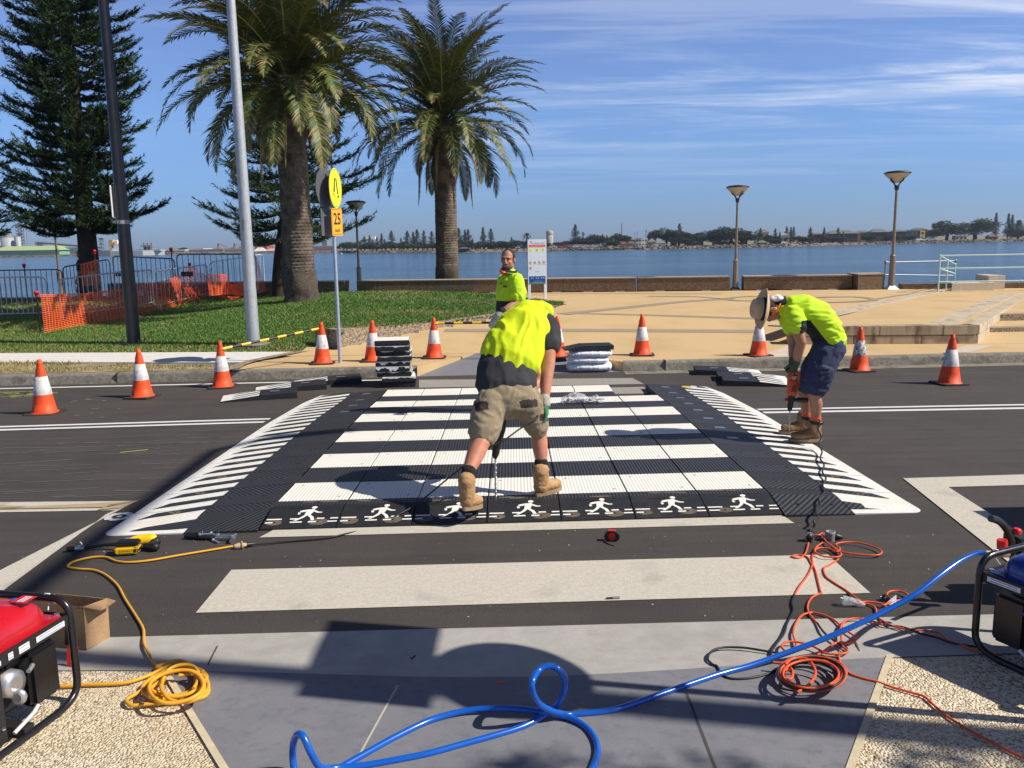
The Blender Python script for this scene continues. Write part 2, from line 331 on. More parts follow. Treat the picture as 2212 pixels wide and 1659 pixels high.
    def build(s, name, mats, parent=None, smooth=None, origin=None):
        me = bpy.data.meshes.new(name)
        if not isinstance(mats, (list, tuple)): mats = [mats]
        vs = s.v
        if origin is not None: o_ = Vector(origin); vs = [tuple(Vector(q)-o_) for q in vs]
        me.from_pydata(vs, [], s.f)
        for m_ in mats: me.materials.append(m_)
        me.polygons.foreach_set('material_index', s.m)
        me.polygons.foreach_set('use_smooth', [smooth if smooth is not None else q for q in s.sm])
        me.update()
        ob = bpy.data.objects.new(name, me); COL.objects.link(ob)
        if origin is not None: ob.location = origin
        if parent is not None: ob.parent = parent
        return ob
def npmesh(name, V, Fq, mats, parent=None, mi=None, smooth=False):
    """numpy mesh: V (n,3), Fq (m,k)"""
    me = bpy.data.meshes.new(name); k = Fq.shape[1]
    me.vertices.add(len(V)); me.vertices.foreach_set('co', np.asarray(V, dtype=np.float32).ravel())
    me.loops.add(Fq.size); me.loops.foreach_set('vertex_index', Fq.astype(np.int32).ravel())
    me.polygons.add(len(Fq)); me.polygons.foreach_set('loop_start', np.arange(0, Fq.size, k, dtype=np.int32))
    if not isinstance(mats, (list, tuple)): mats = [mats]
    for m_ in mats: me.materials.append(m_)
    if mi is not None: me.polygons.foreach_set('material_index', mi.astype(np.int32))
    me.update(calc_edges=True)
    if smooth: me.polygons.foreach_set('use_smooth', [True]*len(Fq))
    ob = bpy.data.objects.new(name, me); COL.objects.link(ob)
    if parent is not None: ob.parent = parent
    return ob
_fonts = {}
def text_mesh(mb, txt, origin, ux, uy, size, mi=0, align='CENTER', bold=0.0, lift=.002, squash=1.0):
    """lay lettering on a plane given by unit vectors ux (reading direction) and uy (up)"""
    cu = bpy.data.curves.new('t', 'FONT'); cu.body = txt; cu.size = size; cu.align_x = align; cu.align_y = 'CENTER'; cu.offset = bold; cu.resolution_u = 2
    ob = bpy.data.objects.new('t', cu); COL.objects.link(ob)
    dg = bpy.context.evaluated_depsgraph_get(); me = bpy.data.meshes.new_from_object(ob.evaluated_get(dg))
    ux = Vector(ux).normalized(); uy = Vector(uy).normalized(); n_ = ux.cross(uy); o_ = Vector(origin)+n_*lift
    mb.add([o_+ux*q.co.x*squash+uy*q.co.y for q in me.vertices], [tuple(p.vertices) for p in me.polygons], mi)
    bpy.data.objects.remove(ob); bpy.data.curves.remove(cu); bpy.data.meshes.remove(me)
def organic(name, mb, m_, parent=None, voxel=.01, smooth=3, wr=0.0, wscale=9, wst=(1, 1, 1), assign=None, local=True):
    """fuses overlapping closed shapes into one continuous surface"""
    me = bpy.data.meshes.new(name); me.from_pydata(mb.v, [], mb.f); me.update()
    ob = bpy.data.objects.new(name, me); COL.objects.link(ob)
    md = ob.modifiers.new('r', 'REMESH'); md.mode = 'VOXEL'; md.voxel_size = voxel
    if smooth: s_ = ob.modifiers.new('s', 'SMOOTH'); s_.factor = .5; s_.iterations = smooth
    dg = bpy.context.evaluated_depsgraph_get(); me2 = bpy.data.meshes.new_from_object(ob.evaluated_get(dg))
    bpy.data.objects.remove(ob); bpy.data.meshes.remove(me); me2.name = name
    me2.materials.clear()
    for q in (m_ if isinstance(m_, (list, tuple)) else [m_]): me2.materials.append(q)
    if wr:
        nn = [v_.normal.copy() for v_ in me2.vertices]
        for v_, n_ in zip(me2.vertices, nn):
            p = v_.co; q = Vector((p.x*wst[0], p.y*wst[1], p.z*wst[2]))*wscale
            a = mnoise.noise(q+Vector((1.5*mnoise.noise(q*.6), 0, 3))); a = 1-abs(a)*2.2
            v_.co = p+n_*wr*(a*.8+.4*mnoise.noise(q*2.3))
    me2.polygons.foreach_set('use_smooth', [True]*len(me2.polygons))
    if assign:
        me2.polygons.foreach_set('material_index', [assign(p.center, p.normal) for p in me2.polygons])
    me2.update()
    ob = bpy.data.objects.new(name, me2); COL.objects.link(ob)
    if parent is not None: ob.parent = parent; ob.matrix_parent_inverse = Matrix.Translation(-Vector(parent.location)) if local else Matrix.Identity(4)
    return ob
def adopt(ob, parent):
    """keep the world-space mesh where it stands and hang it on its thing"""
    ob.parent = parent; ob.matrix_parent_inverse = (Matrix.Translation(parent.location) @ parent.rotation_euler.to_matrix().to_4x4()).inverted(); return ob
def part(mb, name, mats, parent, **k): return adopt(mb.build(name, mats, None, **k), parent)
def smoothpath(pts, n=6):
    """Catmull-Rom through points"""
    P_ = [Vector(p) for p in pts]; out = []
    for i in range(len(P_)-1):
        p0 = P_[max(i-1, 0)]; p1 = P_[i]; p2 = P_[i+1]; p3 = P_[min(i+2, len(P_)-1)]
        for k in range(n):
            t = k/n; out.append(.5*((2*p1)+(p2-p0)*t+(2*p0-5*p1+4*p2-p3)*t*t+(3*p1-p0-3*p2+p3)*t**3))
    out.append(P_[-1]); return out
# ================================================================ THE SETTING
def rib_mat(name, c1, c2, scale, rot=0, strength=.8, rough=.6, base2=None):
    m = bpy.data.materials.new(name); m.use_nodes = True; t = m.node_tree; b = t.nodes['Principled BSDF']; b.inputs['Roughness'].default_value = rough
    tcn = t.nodes.new('ShaderNodeTexCoord'); mp = t.nodes.new('ShaderNodeMapping'); mp.inputs['Rotation'].default_value = (0, 0, rot)
    t.links.new(tcn.outputs['Object'], mp.inputs[0])
    w = t.nodes.new('ShaderNodeTexWave'); w.wave_type = 'BANDS'; w.bands_direction = 'X'; w.inputs['Scale'].default_value = scale; w.inputs['Distortion'].default_value = 0
    t.links.new(mp.outputs[0], w.inputs['Vector'])
    r = t.nodes.new('ShaderNodeValToRGB'); r.color_ramp.elements[0].position = .05; r.color_ramp.elements[1].position = .45
    r.color_ramp.elements[0].color = (*c2, 1); r.color_ramp.elements[1].color = (*c1, 1); t.links.new(w.outputs[0], r.inputs[0])
    n = t.nodes.new('ShaderNodeTexNoise'); n.inputs['Scale'].default_value = 3.2; n.inputs['Detail'].default_value = 7; t.links.new(tcn.outputs['Object'], n.inputs['Vector'])
    mr = t.nodes.new('ShaderNodeMapRange'); mr.inputs[1].default_value = .5; mr.inputs[2].default_value = .8; t.links.new(n.outputs[0], mr.inputs[0])
    mxn = t.nodes.new('ShaderNodeMix'); mxn.data_type = 'RGBA'; t.links.new(mr.outputs[0], mxn.inputs[0]); t.links.new(r.outputs[0], mxn.inputs[6])
    mxn.inputs[7].default_value = (*(base2 or c2), 1); t.links.new(mxn.outputs[2], b.inputs['Base Color'])
    bn = t.nodes.new('ShaderNodeBump'); bn.inputs['Strength'].default_value = strength; bn.inputs['Distance'].default_value = .006
    t.links.new(w.outputs[0], bn.inputs['Height']); t.links.new(bn.outputs[0], b.inputs['Normal'])
    return m
M['ribw'] = rib_mat('white_ribbed_rubber', (.82, .80, .73), (.70, .675, .60), 11.8, base2=(.74, .71, .62), strength=.35)
M['ribb'] = rib_mat('black_ribbed_rubber', (.012, .013, .017), (.045, .046, .05), 11.8, base2=(.028, .028, .031))
M['ribd'] = rib_mat('black_chevron_rubber', (.011, .012, .015), (.050, .052, .058), 9, R(38), base2=(.022, .022, .026))
M['ribd2'] = rib_mat('black_chevron_rubber_b', (.011, .012, .015), (.050, .052, .058), 9, R(-38), base2=(.022, .022, .026))

# --- road with camber, tyre marks live in the material
kp = [HR(x, y) for x, y in ((0, 833), (900, 812), (1560, 800), (2212, 783))]
kb = (kp[3].y-kp[0].y)/(kp[3].x-kp[0].x); ka = sum(p.y-kb*p.x for p in kp)/4
def YK(X): return ka+kb*X              # front foot of the far kerb
def YN(X): return 4.13+.02*X           # near edge of the asphalt
mb = MB(); nx = 120; ny = 36; vs = []
for j in range(ny+1):
    for i in range(nx+1):
        X = -45+90*i/nx; Y = YN(X)+(YK(X)-YN(X))*j/ny; vs.append((X, Y, zroad(X, Y)))
mb.add(vs, [(j*(nx+1)+i, j*(nx+1)+i+1, (j+1)*(nx+1)+i+1, (j+1)*(nx+1)+i) for j in range(ny) for i in range(nx)])
# asphalt: long tyre streaks along the road plus pale scuffs
m = M['asphalt']; t = m.node_tree; b = t.nodes['Principled BSDF']; old = b.inputs['Base Color'].links[0].from_socket
tcn = t.nodes.new('ShaderNodeTexCoord'); mp = t.nodes.new('ShaderNodeMapping'); mp.inputs['Rotation'].default_value = (0, 0, R(-2)); mp.inputs['Scale'].default_value = (.18, 3.2, 1)
t.links.new(tcn.outputs['Object'], mp.inputs[0]); n = t.nodes.new('ShaderNodeTexNoise'); n.inputs['Scale'].default_value = 2.2; n.inputs['Detail'].default_value = 6; t.links.new(mp.outputs[0], n.inputs['Vector'])
r = t.nodes.new('ShaderNodeValToRGB'); e = r.color_ramp.elements; e[0].position = .30; e[0].color = (.66, .66, .66, 1); e[1].position = .72; e[1].color = (1.45, 1.42, 1.40, 1)
x_ = e.new(.48); x_.color = (1, 1, 1, 1); t.links.new(n.outputs[0], r.inputs[0])
mxn = t.nodes.new('ShaderNodeMix'); mxn.data_type = 'RGBA'; mxn.blend_type = 'MULTIPLY'; mxn.inputs[0].default_value = .42; t.links.new(old, mxn.inputs[6]); t.links.new(r.outputs[0], mxn.inputs[7]); t.links.new(mxn.outputs[2], b.inputs['Base Color'])
tag(mb.build('road', M['asphalt'], smooth=True), kind='structure')
def stripe(name, pts, m_, dz=.004, n=14):
    """painted marking between two rows of points (left row, right row)"""
    mb = MB(); a, b_, c, d = [Vector((p[0], p[1])) for p in pts]; vs = []
    for i in range(n+1):
        for q0, q1 in ((a, b_), (d, c)):
            p = q0.lerp(q1, i/n); vs.append((p.x, p.y, zroad(p.x, p.y)+dz))
    mb.add(vs, [(2*i, 2*i+2, 2*i+3, 2*i+1) for i in range(n)]); return tag(mb.build(name, m_), kind='structure')
# double centre line, interrupted by the crossing
def line_y(x0, y0, x1, y1): p = HR(x0, y0); q = HR(x1, y1); s = (q.y-p.y)/(q.x-p.x); return lambda X: p.y+s*(X-p.x)
for (nm, a) in (('road_marking_centre', 0.0), ('road_marking_centre', .24)):
    fL = line_y(0, 931, 560, 914); fR = line_y(1740, 892, 2212, 884)
    stripe(nm, ((-45, fL(-45)+a), (-2.98, fL(-2.98)+a), (-2.98, fL(-2.98)+a+.11), (-45, fL(-45)+a+.11)), M['paintw'], n=60)
    stripe(nm, ((3.02, fR(3.02)+a), (45, fR(45)+a), (45, fR(45)+a+.11), (3.02, fR(3.02)+a+.11)), M['paintw'], n=60)
stripe('road_marking_edge', ((-45, YK(-45)-.36), (-1.75, YK(-1.75)-.36), (-1.75, YK(-1.75)-.27), (-45, YK(-45)-.27)), M['paintw'], n=50)
# worn zebra bars of the old crossing
def px_quad(name, q, m_, dz=.004): return stripe(name, [HR(x, y)[:2] for x, y in q], m_, dz)
px_quad('road_marking_bar', ((423, 1325), (1880, 1282), (1788, 1199), (500, 1232)), M['paint'])
px_quad('road_marking_bar', ((560, 1162), (1716, 1131), (1690, 1114), (590, 1146)), M['paint'])
px_quad('road_marking_bar', ((905, 838), (1391, 830), (1366, 817), (905, 821)), M['paintg'])
px_quad('road_marking_bar', ((1300, 852), (1420, 850), (1390, 836), (1300, 838)), M['paintg'])
# zig-zag approach lines
px_quad('road_marking_zigzag', ((-700, 1120), (250, 1103), (292, 1083), (-700, 1092)), M['paint'])
px_quad('road_marking_zigzag', ((0, 1283), (228, 1110), (250, 1094), (0, 1235))[0:1]+((230, 1112), (292, 1086), (0, 1234)), M['paint'], .007)
px_quad('road_marking_zigzag', ((-120, 1370), (0, 1283), (0, 1234), (-120, 1318)), M['paint'], .007)
px_quad('road_marking_zigzag', ((1950, 1034), (2006, 1054), (2700, 1035), (2700, 1010)), M['paint'])
px_quad('road_marking_zigzag', ((1950, 1034), (2208, 1240), (2260, 1190), (2046, 1052)), M['paint'], .007)
mb = MB(); c = HR(60, 1094)
for q in (((-100, 1104), (240, 1098), (300, 1084), (200, 1090)), ((-100, 1100), (30, 1102), (60, 1096), (-100, 1091)), ((210, 1104), (262, 1100), (300, 1084), (240, 1092))):
    mb.sheet([HR(x, y)[:2] for x, y in q], zroad, dz=.011)
tag(mb.build('road_marking_tan_patch', M['tan']), kind='structure')
def ring(name, c, r0, r1, m_, n=36, dz=.006, sx=1.0, jit=.0):
    mb = MB(); vs = []
    for k in range(n):
        a = 2*PI*k/n
        for r_ in (r0*(1+random.uniform(-jit, jit)), r1*(1+random.uniform(-jit, jit))):
            X = c.x+r_*math.cos(a)*sx; Y = c.y+r_*math.sin(a); vs.append((X, Y, zroad(X, Y)+dz))
    mb.add(vs, [(2*k, 2*((k+1) % n), 2*((k+1) % n)+1, 2*k+1) for k in range(n)]); return tag(mb.build(name, m_), kind='structure')
c = HR(258, 1117); ring('road_marking_survey_ring', c, .055, .105, M['paintw'], jit=.12); ring('road_marking_survey_dot', c, .001, .02, M['paintw'])
for q in ((682, 834), (1395, 835)):
    c = HR(682 if q[0] == 682 else 1208/1.0, 834 if q[0] == 682 else 817)
c = HR(683, 834); ring('road_marking_survey_dot', c, .001, .10, M['paintw'], sx=1.6, jit=.1)
c = HR(1205, 813); 
c = HR(1205, 805)
# yellow survey scribble and chalky scuffs
M['chalk'] = mat('yellow_marking_paint', (.42, .44, .12), .8); M['scuff'] = mat('pale_scuff', (.15, .145, .14), .9)
mb = MB()
for i in range(46):
    x = random.uniform(-60, 88); y = random.gauss(852, 4); p = HR(x, y); L_ = random.uniform(.05, .3)
    mb.sheet([(p.x, p.y), (p.x+L_, p.y+.01), (p.x+L_, p.y+.03), (p.x, p.y+.025)], zroad, dz=.005)
for i in range(10):
    x = random.uniform(150, 290); y = random.uniform(858, 905); p = HR(x, y); L_ = random.uniform(.03, .09)
    mb.sheet([(p.x, p.y), (p.x+L_, p.y+.02), (p.x+L_, p.y+.035), (p.x, p.y+.02)], zroad, dz=.005)
p = HR(258, 979); q = HR(318, 973); mb.sheet([p[:2], q[:2], (q.x, q.y+.03), (p.x, p.y+.03)], zroad, dz=.005)
tag(mb.build('road_marking_scribble', M['chalk']), kind='structure')
mb = MB()
for i in range(60):
    X = random.uniform(-5.5, -2.9); Y = random.uniform(6.6, 9.2); L_ = random.uniform(.1, .8); a = random.gauss(.03, .05)
    mb.sheet([(X, Y), (X+L_, Y+a*L_*3), (X+L_, Y+a*L_*3+.008), (X, Y+.014)], zroad, dz=.0045)
tag(mb.build('road_scuffs', M['scuff']), kind='structure')
mb = MB()                                     # paint flecks and grit near the work
for i in range(170):
    X = random.uniform(-3.5, 3.6); Y = random.uniform(4.2, 5.7) if random.random() < .6 else random.uniform(5.8, 12.5)
    s_ = random.uniform(.002, .006); a = random.random()*PI
    mb.sheet([(X+s_*math.cos(a+k*PI/2)*random.uniform(.5, 1.5), Y+s_*math.sin(a+k*PI/2)) for k in range(4)], zroad, dz=.007)
tag(mb.build('road_grit', M['paintw']), kind='structure', label='pale grit and paint flecks on the asphalt')

# --- near side: gutter slab, blue-grey ramp, pebble flanks
def gpoly(q, hf=zroad): return [H(x, y, hf)[:2] for x, y in q]
mb = MB()
def YG(X): return 3.745-.15*math.exp(-(X/1.3)**2)
vs = []; n = 90
for i in range(n+1):
    X = -14+28*i/n
    for k in range(4):
        Y = YN(X)+(YG(X)-YN(X))*k/3; vs.append((X, Y, zroad(X, Y)-.012*math.sin(PI*k/3)+.004))
mb.add(vs, [(4*i+k, 4*i+k+1, 4*i+k+5, 4*i+k+4) for i in range(n) for k in range(3)])
tag(mb.build('gutter', M['gutter'], smooth=True), kind='structure')
znear = lambda X, Y: zroad(X, Y)+.004
mb = MB(); vs = []
for i in range(n+1):
    X = -14+28*i/n
    for k in range(5):
        Y = YG(X)+(-1.5-YG(X))*k/4; vs.append((X, Y, zroad(X, Y)+.0))
mb.add(vs, [(5*i+k, 5*i+k+5, 5*i+k+6, 5*i+k+1) for i in range(n) for k in range(4)])
tag(mb.build('pavement', M['pebble'], smooth=True), kind='structure')
rl = [HR(400, 1510), HR(492, 1659)]; rr_ = [HR(1908, 1438), HR(1828, 1659)]
def edge_at(e, Y): s = (e[1].x-e[0].x)/(e[1].y-e[0].y); return e[0].x+s*(Y-e[0].y)
def ramp_sheet(name, m_, off0, off1, dz, Ytop=None):
    mb = MB(); vs = []; nn = 24; mm = 12
    for i in range(nn+1):
        f_ = i/nn
        for j in range(mm+1):
            g_ = j/mm; Y0 = 1.0
            Xa = edge_at(rl, YG(-1.4))*(1-f_)+edge_at(rr_, YG(1.7))*f_; Y = YG(Xa)+(Y0-YG(Xa))*g_
            Xl = edge_at(rl, Y); Xr = edge_at(rr_, Y)
            X = Xl+(Xr-Xl)*f_; vs.append((X, Y, zroad(X, Y)+dz))
    w = mm+1
    mb.add(vs, [(i*w+j, (i+1)*w+j, (i+1)*w+j+1, i*w+j+1)[::-1] for i in range(nn) for j in range(mm)])
    return tag(mb.build(name, m_, smooth=True), kind='structure')
ramp_sheet('kerb_ramp', M['ramp'], 0, 0, .005)
for e, s in ((rl, -1), (rr_, 1)):
    mb = MB(); vs = []
    for k in range(12):
        Y = 3.74+(1.0-3.74)*k/11; X = edge_at(e, Y)
        for d_ in (0, s*.035): vs.append((X+d_, Y, zroad(X, Y)+.010))
    mb.add(vs, [(2*i, 2*i+2, 2*i+3, 2*i+1) for i in range(11)]); tag(mb.build('edge_strip', M['cream']), kind='structure')
def joint(q, w=.012, m_='joint', dz=.0062, hf=zroad):
    a, b_ = H(*q[0], hf), H(*q[1], hf); d_ = Vector((b_.x-a.x, b_.y-a.y)).normalized(); nrm = Vector((-d_.y, d_.x))*w/2; mb = MB()
    mb.sheet([(a.x+nrm.x, a.y+nrm.y), (b_.x+nrm.x, b_.y+nrm.y), (b_.x-nrm.x, b_.y-nrm.y), (a.x-nrm.x, a.y-nrm.y)], hf, dz=dz); return tag(mb.build('slab_joint', M[m_]), kind='structure')
joint(((860, 1482), (740, 1700)), .009, 'joint'); joint(((1483, 1500), (1560, 1700)), .012, 'jointd'); joint(((470, 1394), (441, 1450)), .007, 'jointd', dz=-.002)
joint(((1846, 1380), (1862, 1420)), .008, 'jointd', dz=-.002)

# --- far kerb, plaza, verge, path, lawn
SR0 = -1.56; SR1 = 1.86                       # dropped kerb in front of the far ramp
RT0 = G(1030, 763); RT1 = G(1236, 763)
mb = MB()
for x0, x1 in ((-45, SR0), (SR1, 45)):
    n = int((x1-x0)/.9); vs = []
    prof = [(-.01, None, -.06), (-.01, None, 0), (.028, -.035, 0), (.05, -.008, 0), (.15, .002, 0), (.15, -.3, 0)]
    for i in range(n+1):
        X = x0+(x1-x0)*i/n; Y = YK(X)
        for (dy, zt, _) in prof:
            z_ = zroad(X, Y)+(_ if zt is None else 0) if zt is None else zt
            vs.append((X, Y+dy, z_))
    k = len(prof); mb.add(vs, [(i*k+j, (i+1)*k+j, (i+1)*k+j+1, i*k+j+1) for i in range(n) for j in range(k-1)])
    for e in (0, n): mb.add(vs[e*k:(e+1)*k], [tuple(range(k))])
tag(mb.build('kerb', M['kerb']), kind='structure')
mb = MB()                                      # shallow concrete invert along the kerb foot, right of the crossing
vs = []
for i in range(61):
    X = SR1+(45-SR1)*i/60
    for dy in (-.32, -.02): vs.append((X, YK(X)+dy, zroad(X, YK(X)+dy)+.005))
mb.add(vs, [(2*i, 2*i+2, 2*i+3, 2*i+1) for i in range(60)]); tag(mb.build('gutter_strip', M['kerb']), kind='structure')
mb = MB()
for xj in (275, 848, 1430, 2075):
    p = HR(xj, 820 if xj < 900 else 795); X = p.x; Y = YK(X)
    mb.box((X, Y+.075, -.075), (.012, .17, .17), mi=0)
tag(mb.build('kerb_joints', M['jointd']), kind='structure')
A_ = Vector((SR0, YK(SR0))); B_ = Vector((SR1, YK(SR1)))
mb = MB(); vs = []
for j in range(9):
    f_ = j/8
    for i in range(13):
        g_ = i/12; p = A_.lerp(B_, g_).lerp(Vector((RT0.x, RT0.y)).lerp(Vector((RT1.x, RT1.y)), g_), f_)
        vs.append((p.x, p.y, zroad(p.x, A_.y)*(1-f_)+.0+.004*f_))
mb.add(vs, [(j*13+i, j*13+i+1, (j+1)*13+i+1, (j+1)*13+i) for j in range(8) for i in range(12)])
tag(mb.build('far_kerb_ramp', M['ramp'], smooth=True), kind='structure')
mb = MB()
ex = G(500, 803).x; mb.prism([(ex, YK(ex)+.15), (SR0, YK(SR0)+.15), (SR0, YK(SR0)), (RT0.x, RT0.y), (G(646, 762).x, RT0.y), G(536, 784)[:2]], -.3, 0.0)
mb.prism([(SR1, YK(SR1)), (SR1, YK(SR1)+.15), (45, YK(45)+.15), (45, RT1.y+.04*43), (RT1.x, RT1.y)], -.3, 0.0)
tag(mb.build('footpath', M['plaza']), kind='structure')
# plaza behind, gently rising towards the sea wall
swl = lambda X: 28.9-.125*(X+6)*.9
wallpx = [(729, 752), (855, 726), (928, 712), (1069, 687), (1204, 663)]
wallf = [H(x, y, zplaza) for x, y in wallpx]; wallh = [.36, .22, .15, .09, .05]
poly_l = [Vector(p[:2]) for p in ([Vector((-45, YK(-45)+.15)), Vector((G(505, 800).x, YK(G(505, 800).x)+.15)), G(536, 784), G(646, 762), G(684, 750), wallf[0], wallf[1], wallf[2], wallf[3], wallf[4]])]
tip = H(1222, 657, zplaza); bk = [H(1150, 650, zplaza), H(1075, 641, zplaza), H(1010, 633, zplaza), H(960, 629.5, zplaza)]
poly_l += [Vector(tip[:2])]+[Vector(b_[:2]) for b_ in bk]+[Vector((bk[-1].x-.5, 28.6)), Vector((-45, 33))]
def inside(x, y, poly):
    c_ = False; n = len(poly); j = n-1
    for i in range(n):
        xi, yi = poly[i][0], poly[i][1]; xj, yj = poly[j][0], poly[j][1]
        if (yi > y) != (yj > y) and x < (xj-xi)*(y-yi)/(yj-yi)+xi: c_ = not c_
        j = i
    return c_
def zl(X, Y):
    k = ss(-3.4, 1.2, X); return (1-k)*zlawn(X, Y)+k*(zplaza(X, Y)+.045)
mb = MB(); vs = []; nxp = 150; nyp = 90
for j in range(nyp+1):
    for i in range(nxp+1):
        X = -6+51*i/nxp; y0 = (RT0.y-.0)+(.025)*max(0, X-RT1.x)*1.0; y0 = RT0.y if X < RT1.x else RT1.y+.04*(X-RT1.x)
        Y = y0+(swl(X)+.5-y0)*j/nyp; vs.append((X, Y, zplaza(X, Y)))
mb.add(vs, [(j*(nxp+1)+i, j*(nxp+1)+i+1, (j+1)*(nxp+1)+i+1, (j+1)*(nxp+1)+i) for j in range(nyp) for i in range(nxp) if not inside(sum(vs[j*(nxp+1)+i+k][0] for k in (0, 1, nxp+1, nxp+2))/4+.12, sum(vs[j*(nxp+1)+i+k][1] for k in (0, 1, nxp+1, nxp+2))/4+.15, poly_l)])
tag(mb.build('plaza', M['plaza'], smooth=True), kind='structure')
def band(name, pts, w, m_, hf=zplaza, dz=.006, closed=False):
    P_ = [H(x, y, hf) for x, y in pts]; P_ = smoothpath([p for p in P_], 8) if len(P_) > 2 else [P_[0].lerp(P_[1], k/12) for k in range(13)]
    vs = []
    for i, p in enumerate(P_):
        d_ = (P_[min(i+1, len(P_)-1)]-P_[max(i-1, 0)]); d_.z = 0; d_.normalize(); nrm = Vector((-d_.y, d_.x, 0))*w/2
        for q in (p+nrm, p-nrm): vs.append((q.x, q.y, hf(q.x, q.y)+dz))
    mb = MB(); mb.add(vs, [(2*i, 2*i+1, 2*i+3, 2*i+2) for i in range(len(P_)-1)]); return tag(mb.build(name, m_), kind='structure')
band('paving_band', ((960, 714), (1300, 714), (1640, 716)), .30, M['band'])
band('paving_band', ((1215, 679), (1330, 667), (1464, 653), (1578, 645)), .42, M['band'], dz=.008)
band('paving_band', ((1230, 677), (1500, 684), (1790, 694)), .20, M['band'])
band('paving_band', ((1700, 672), (1790, 673), (1880, 675)), .18, M['band'])
band('paving_band', ((1130, 636), (1300, 634), (1560, 635)), .20, M['band'])
band('paving_band', ((1560, 646), (1610, 641), (1690, 640), (1735, 644), (1690, 649), (1600, 650), (1560, 646)), .22, M['band'], dz=.010)
band('paving_band', ((1720, 648), (1770, 643), (1850, 642), (1890, 648), (1830, 653), (1750, 653), (1720, 648)), .22, M['band'], dz=.012)
band('paving_band', ((1880, 648), (1960, 636), (2060, 624)), .14, M['band'], dz=.008)
band('paving_band', ((1560, 646), (1500, 641), (1400, 640)), .2, M['band'], dz=.008)
kbk = lambda p: (p.x, max(p.y, YK(p.x)+.16))
mb = MB(); pts = [kbk(G(*q)) for q in ((1640, 773), (1712, 773), (1738, 746), (1700, 746))]; mb.sheet(pts, lambda x, y: .005); 
pts = [kbk(G(*q)) for q in ((2030, 762), (2095, 762), (2150, 746), (2090, 746))]; mb.sheet(pts, lambda x, y: .005)
tag(mb.build('paving_stone_strip', M['stonep']), kind='structure')
# lawn terrain
st = .1; vs = []; idx = {}; fs = []
X0, X1, Y0, Y1 = -24, 3.4, 13.2, 31
nxl = int((X1-X0)/st); nyl = int((Y1-Y0)/st)
def vid(i, j):
    if (i, j) not in idx:
        X = X0+i*st; Y = Y0+j*st; idx[(i, j)] = len(vs); vs.append((X, Y, zl(X, Y)-.008))
    return idx[(i, j)]
for j in range(nyl):
    for i in range(nxl):
        if inside(X0+(i+.5)*st, Y0+(j+.5)*st, poly_l): fs.append((vid(i, j), vid(i+1, j), vid(i+1, j+1), vid(i, j+1)))
mb = MB(); mb.add(vs, fs, 0, True)
mb.quad((-80, 13.2, 0), (-24, 13.2, 0), (-24, 31, .5), (-80, 34, .5))
tag(mb.build('lawn', M['grassg']), kind='structure')
vfy = lambda X: YK(X)+.15
mb = MB()
vp = [(-45, vfy(-45)), (-8.3, vfy(-8.3)), (-4.55, vfy(-4.55)), G(524, 789)[:2], G(440, 787)[:2], G(0, 785)[:2], (-45, G(0, 785).y-2.2)]
mb.sheet([vp[0], vp[1], vp[5], vp[6]], lambda x, y: .006); mb.sheet([vp[1], vp[2], vp[3], vp[4], vp[5]], lambda x, y: .006)
tag(mb.build('verge', M['verge']), kind='structure')
mb = MB(); a0, a1, a2, a3 = G(0, 785), G(520, 785), G(645, 762), G(0, 765)
mb.prism([(-45, a0.y-2.2), a0[:2], a1[:2], a2[:2], a3[:2], (-45, a3.y-2.2)], -.1, .022)
tag(mb.build('path', M['path']), kind='structure')
band('aggregate_edge', ((500, 803), (536, 785), (646, 763), (728, 754)), .20, M['aggwall'], hf=lambda x, y: 0.0, dz=.030)
# retaining wall round the lawn
mb = MB(); N = len(wallf); back = []
for i, p in enumerate(wallf):
    d_ = wallf[min(i+1, N-1)]-wallf[max(i-1, 0)]; d_.z = 0; d_.normalize(); back.append(p+Vector((-d_.y, d_.x, 0))*.34)
for i in range(N-1):
    p, q, r_, s_ = wallf[i], wallf[i+1], back[i+1], back[i]
    for kk in range(6):
        f0, f1 = kk/6, (kk+1)/6
        a = p.lerp(q, f0); b_ = p.lerp(q, f1); c = s_.lerp(r_, f1); d_ = s_.lerp(r_, f0)
        h0 = wallh[i]+(wallh[i+1]-wallh[i])*f0; h1 = wallh[i]+(wallh[i+1]-wallh[i])*f1
        za, zb = zplaza(a.x, a.y), zplaza(b_.x, b_.y)
        mb.quad((a.x, a.y, za-.1), (b_.x, b_.y, zb-.1), (b_.x, b_.y, zb+h1), (a.x, a.y, za+h0))
        mb.quad((a.x, a.y, za+h0), (b_.x, b_.y, zb+h1), (c.x, c.y, zb+h1), (d_.x, d_.y, za+h0), 1)
        mb.quad((c.x, c.y, zb+h1), (d_.x, d_.y, za+h0), (d_.x, d_.y, za-.1), (c.x, c.y, zb-.1))
p, s_ = wallf[0], G(682, 748); s_ = Vector((s_.x, s_.y, 0)); zt = zplaza(p.x, p.y)+wallh[0]
mb.quad((s_.x, s_.y, -.1), (p.x, p.y, -.1), (p.x, p.y, zt), (s_.x, s_.y, zt-.02)); bb = back[0]
mb.add([(s_.x, s_.y, zt-.02), (p.x, p.y, zt), (bb.x, bb.y, zt)], [(0, 1, 2)], 1)
mb.quad((bb.x, bb.y, -.1), (s_.x, s_.y, -.1), (s_.x, s_.y, zt-.02), (bb.x, bb.y, zt))
tag(mb.build('retaining_wall', [M['aggwall'], M['band']]), 'low speckled aggregate retaining wall tapering along the lawn edge', 'wall')
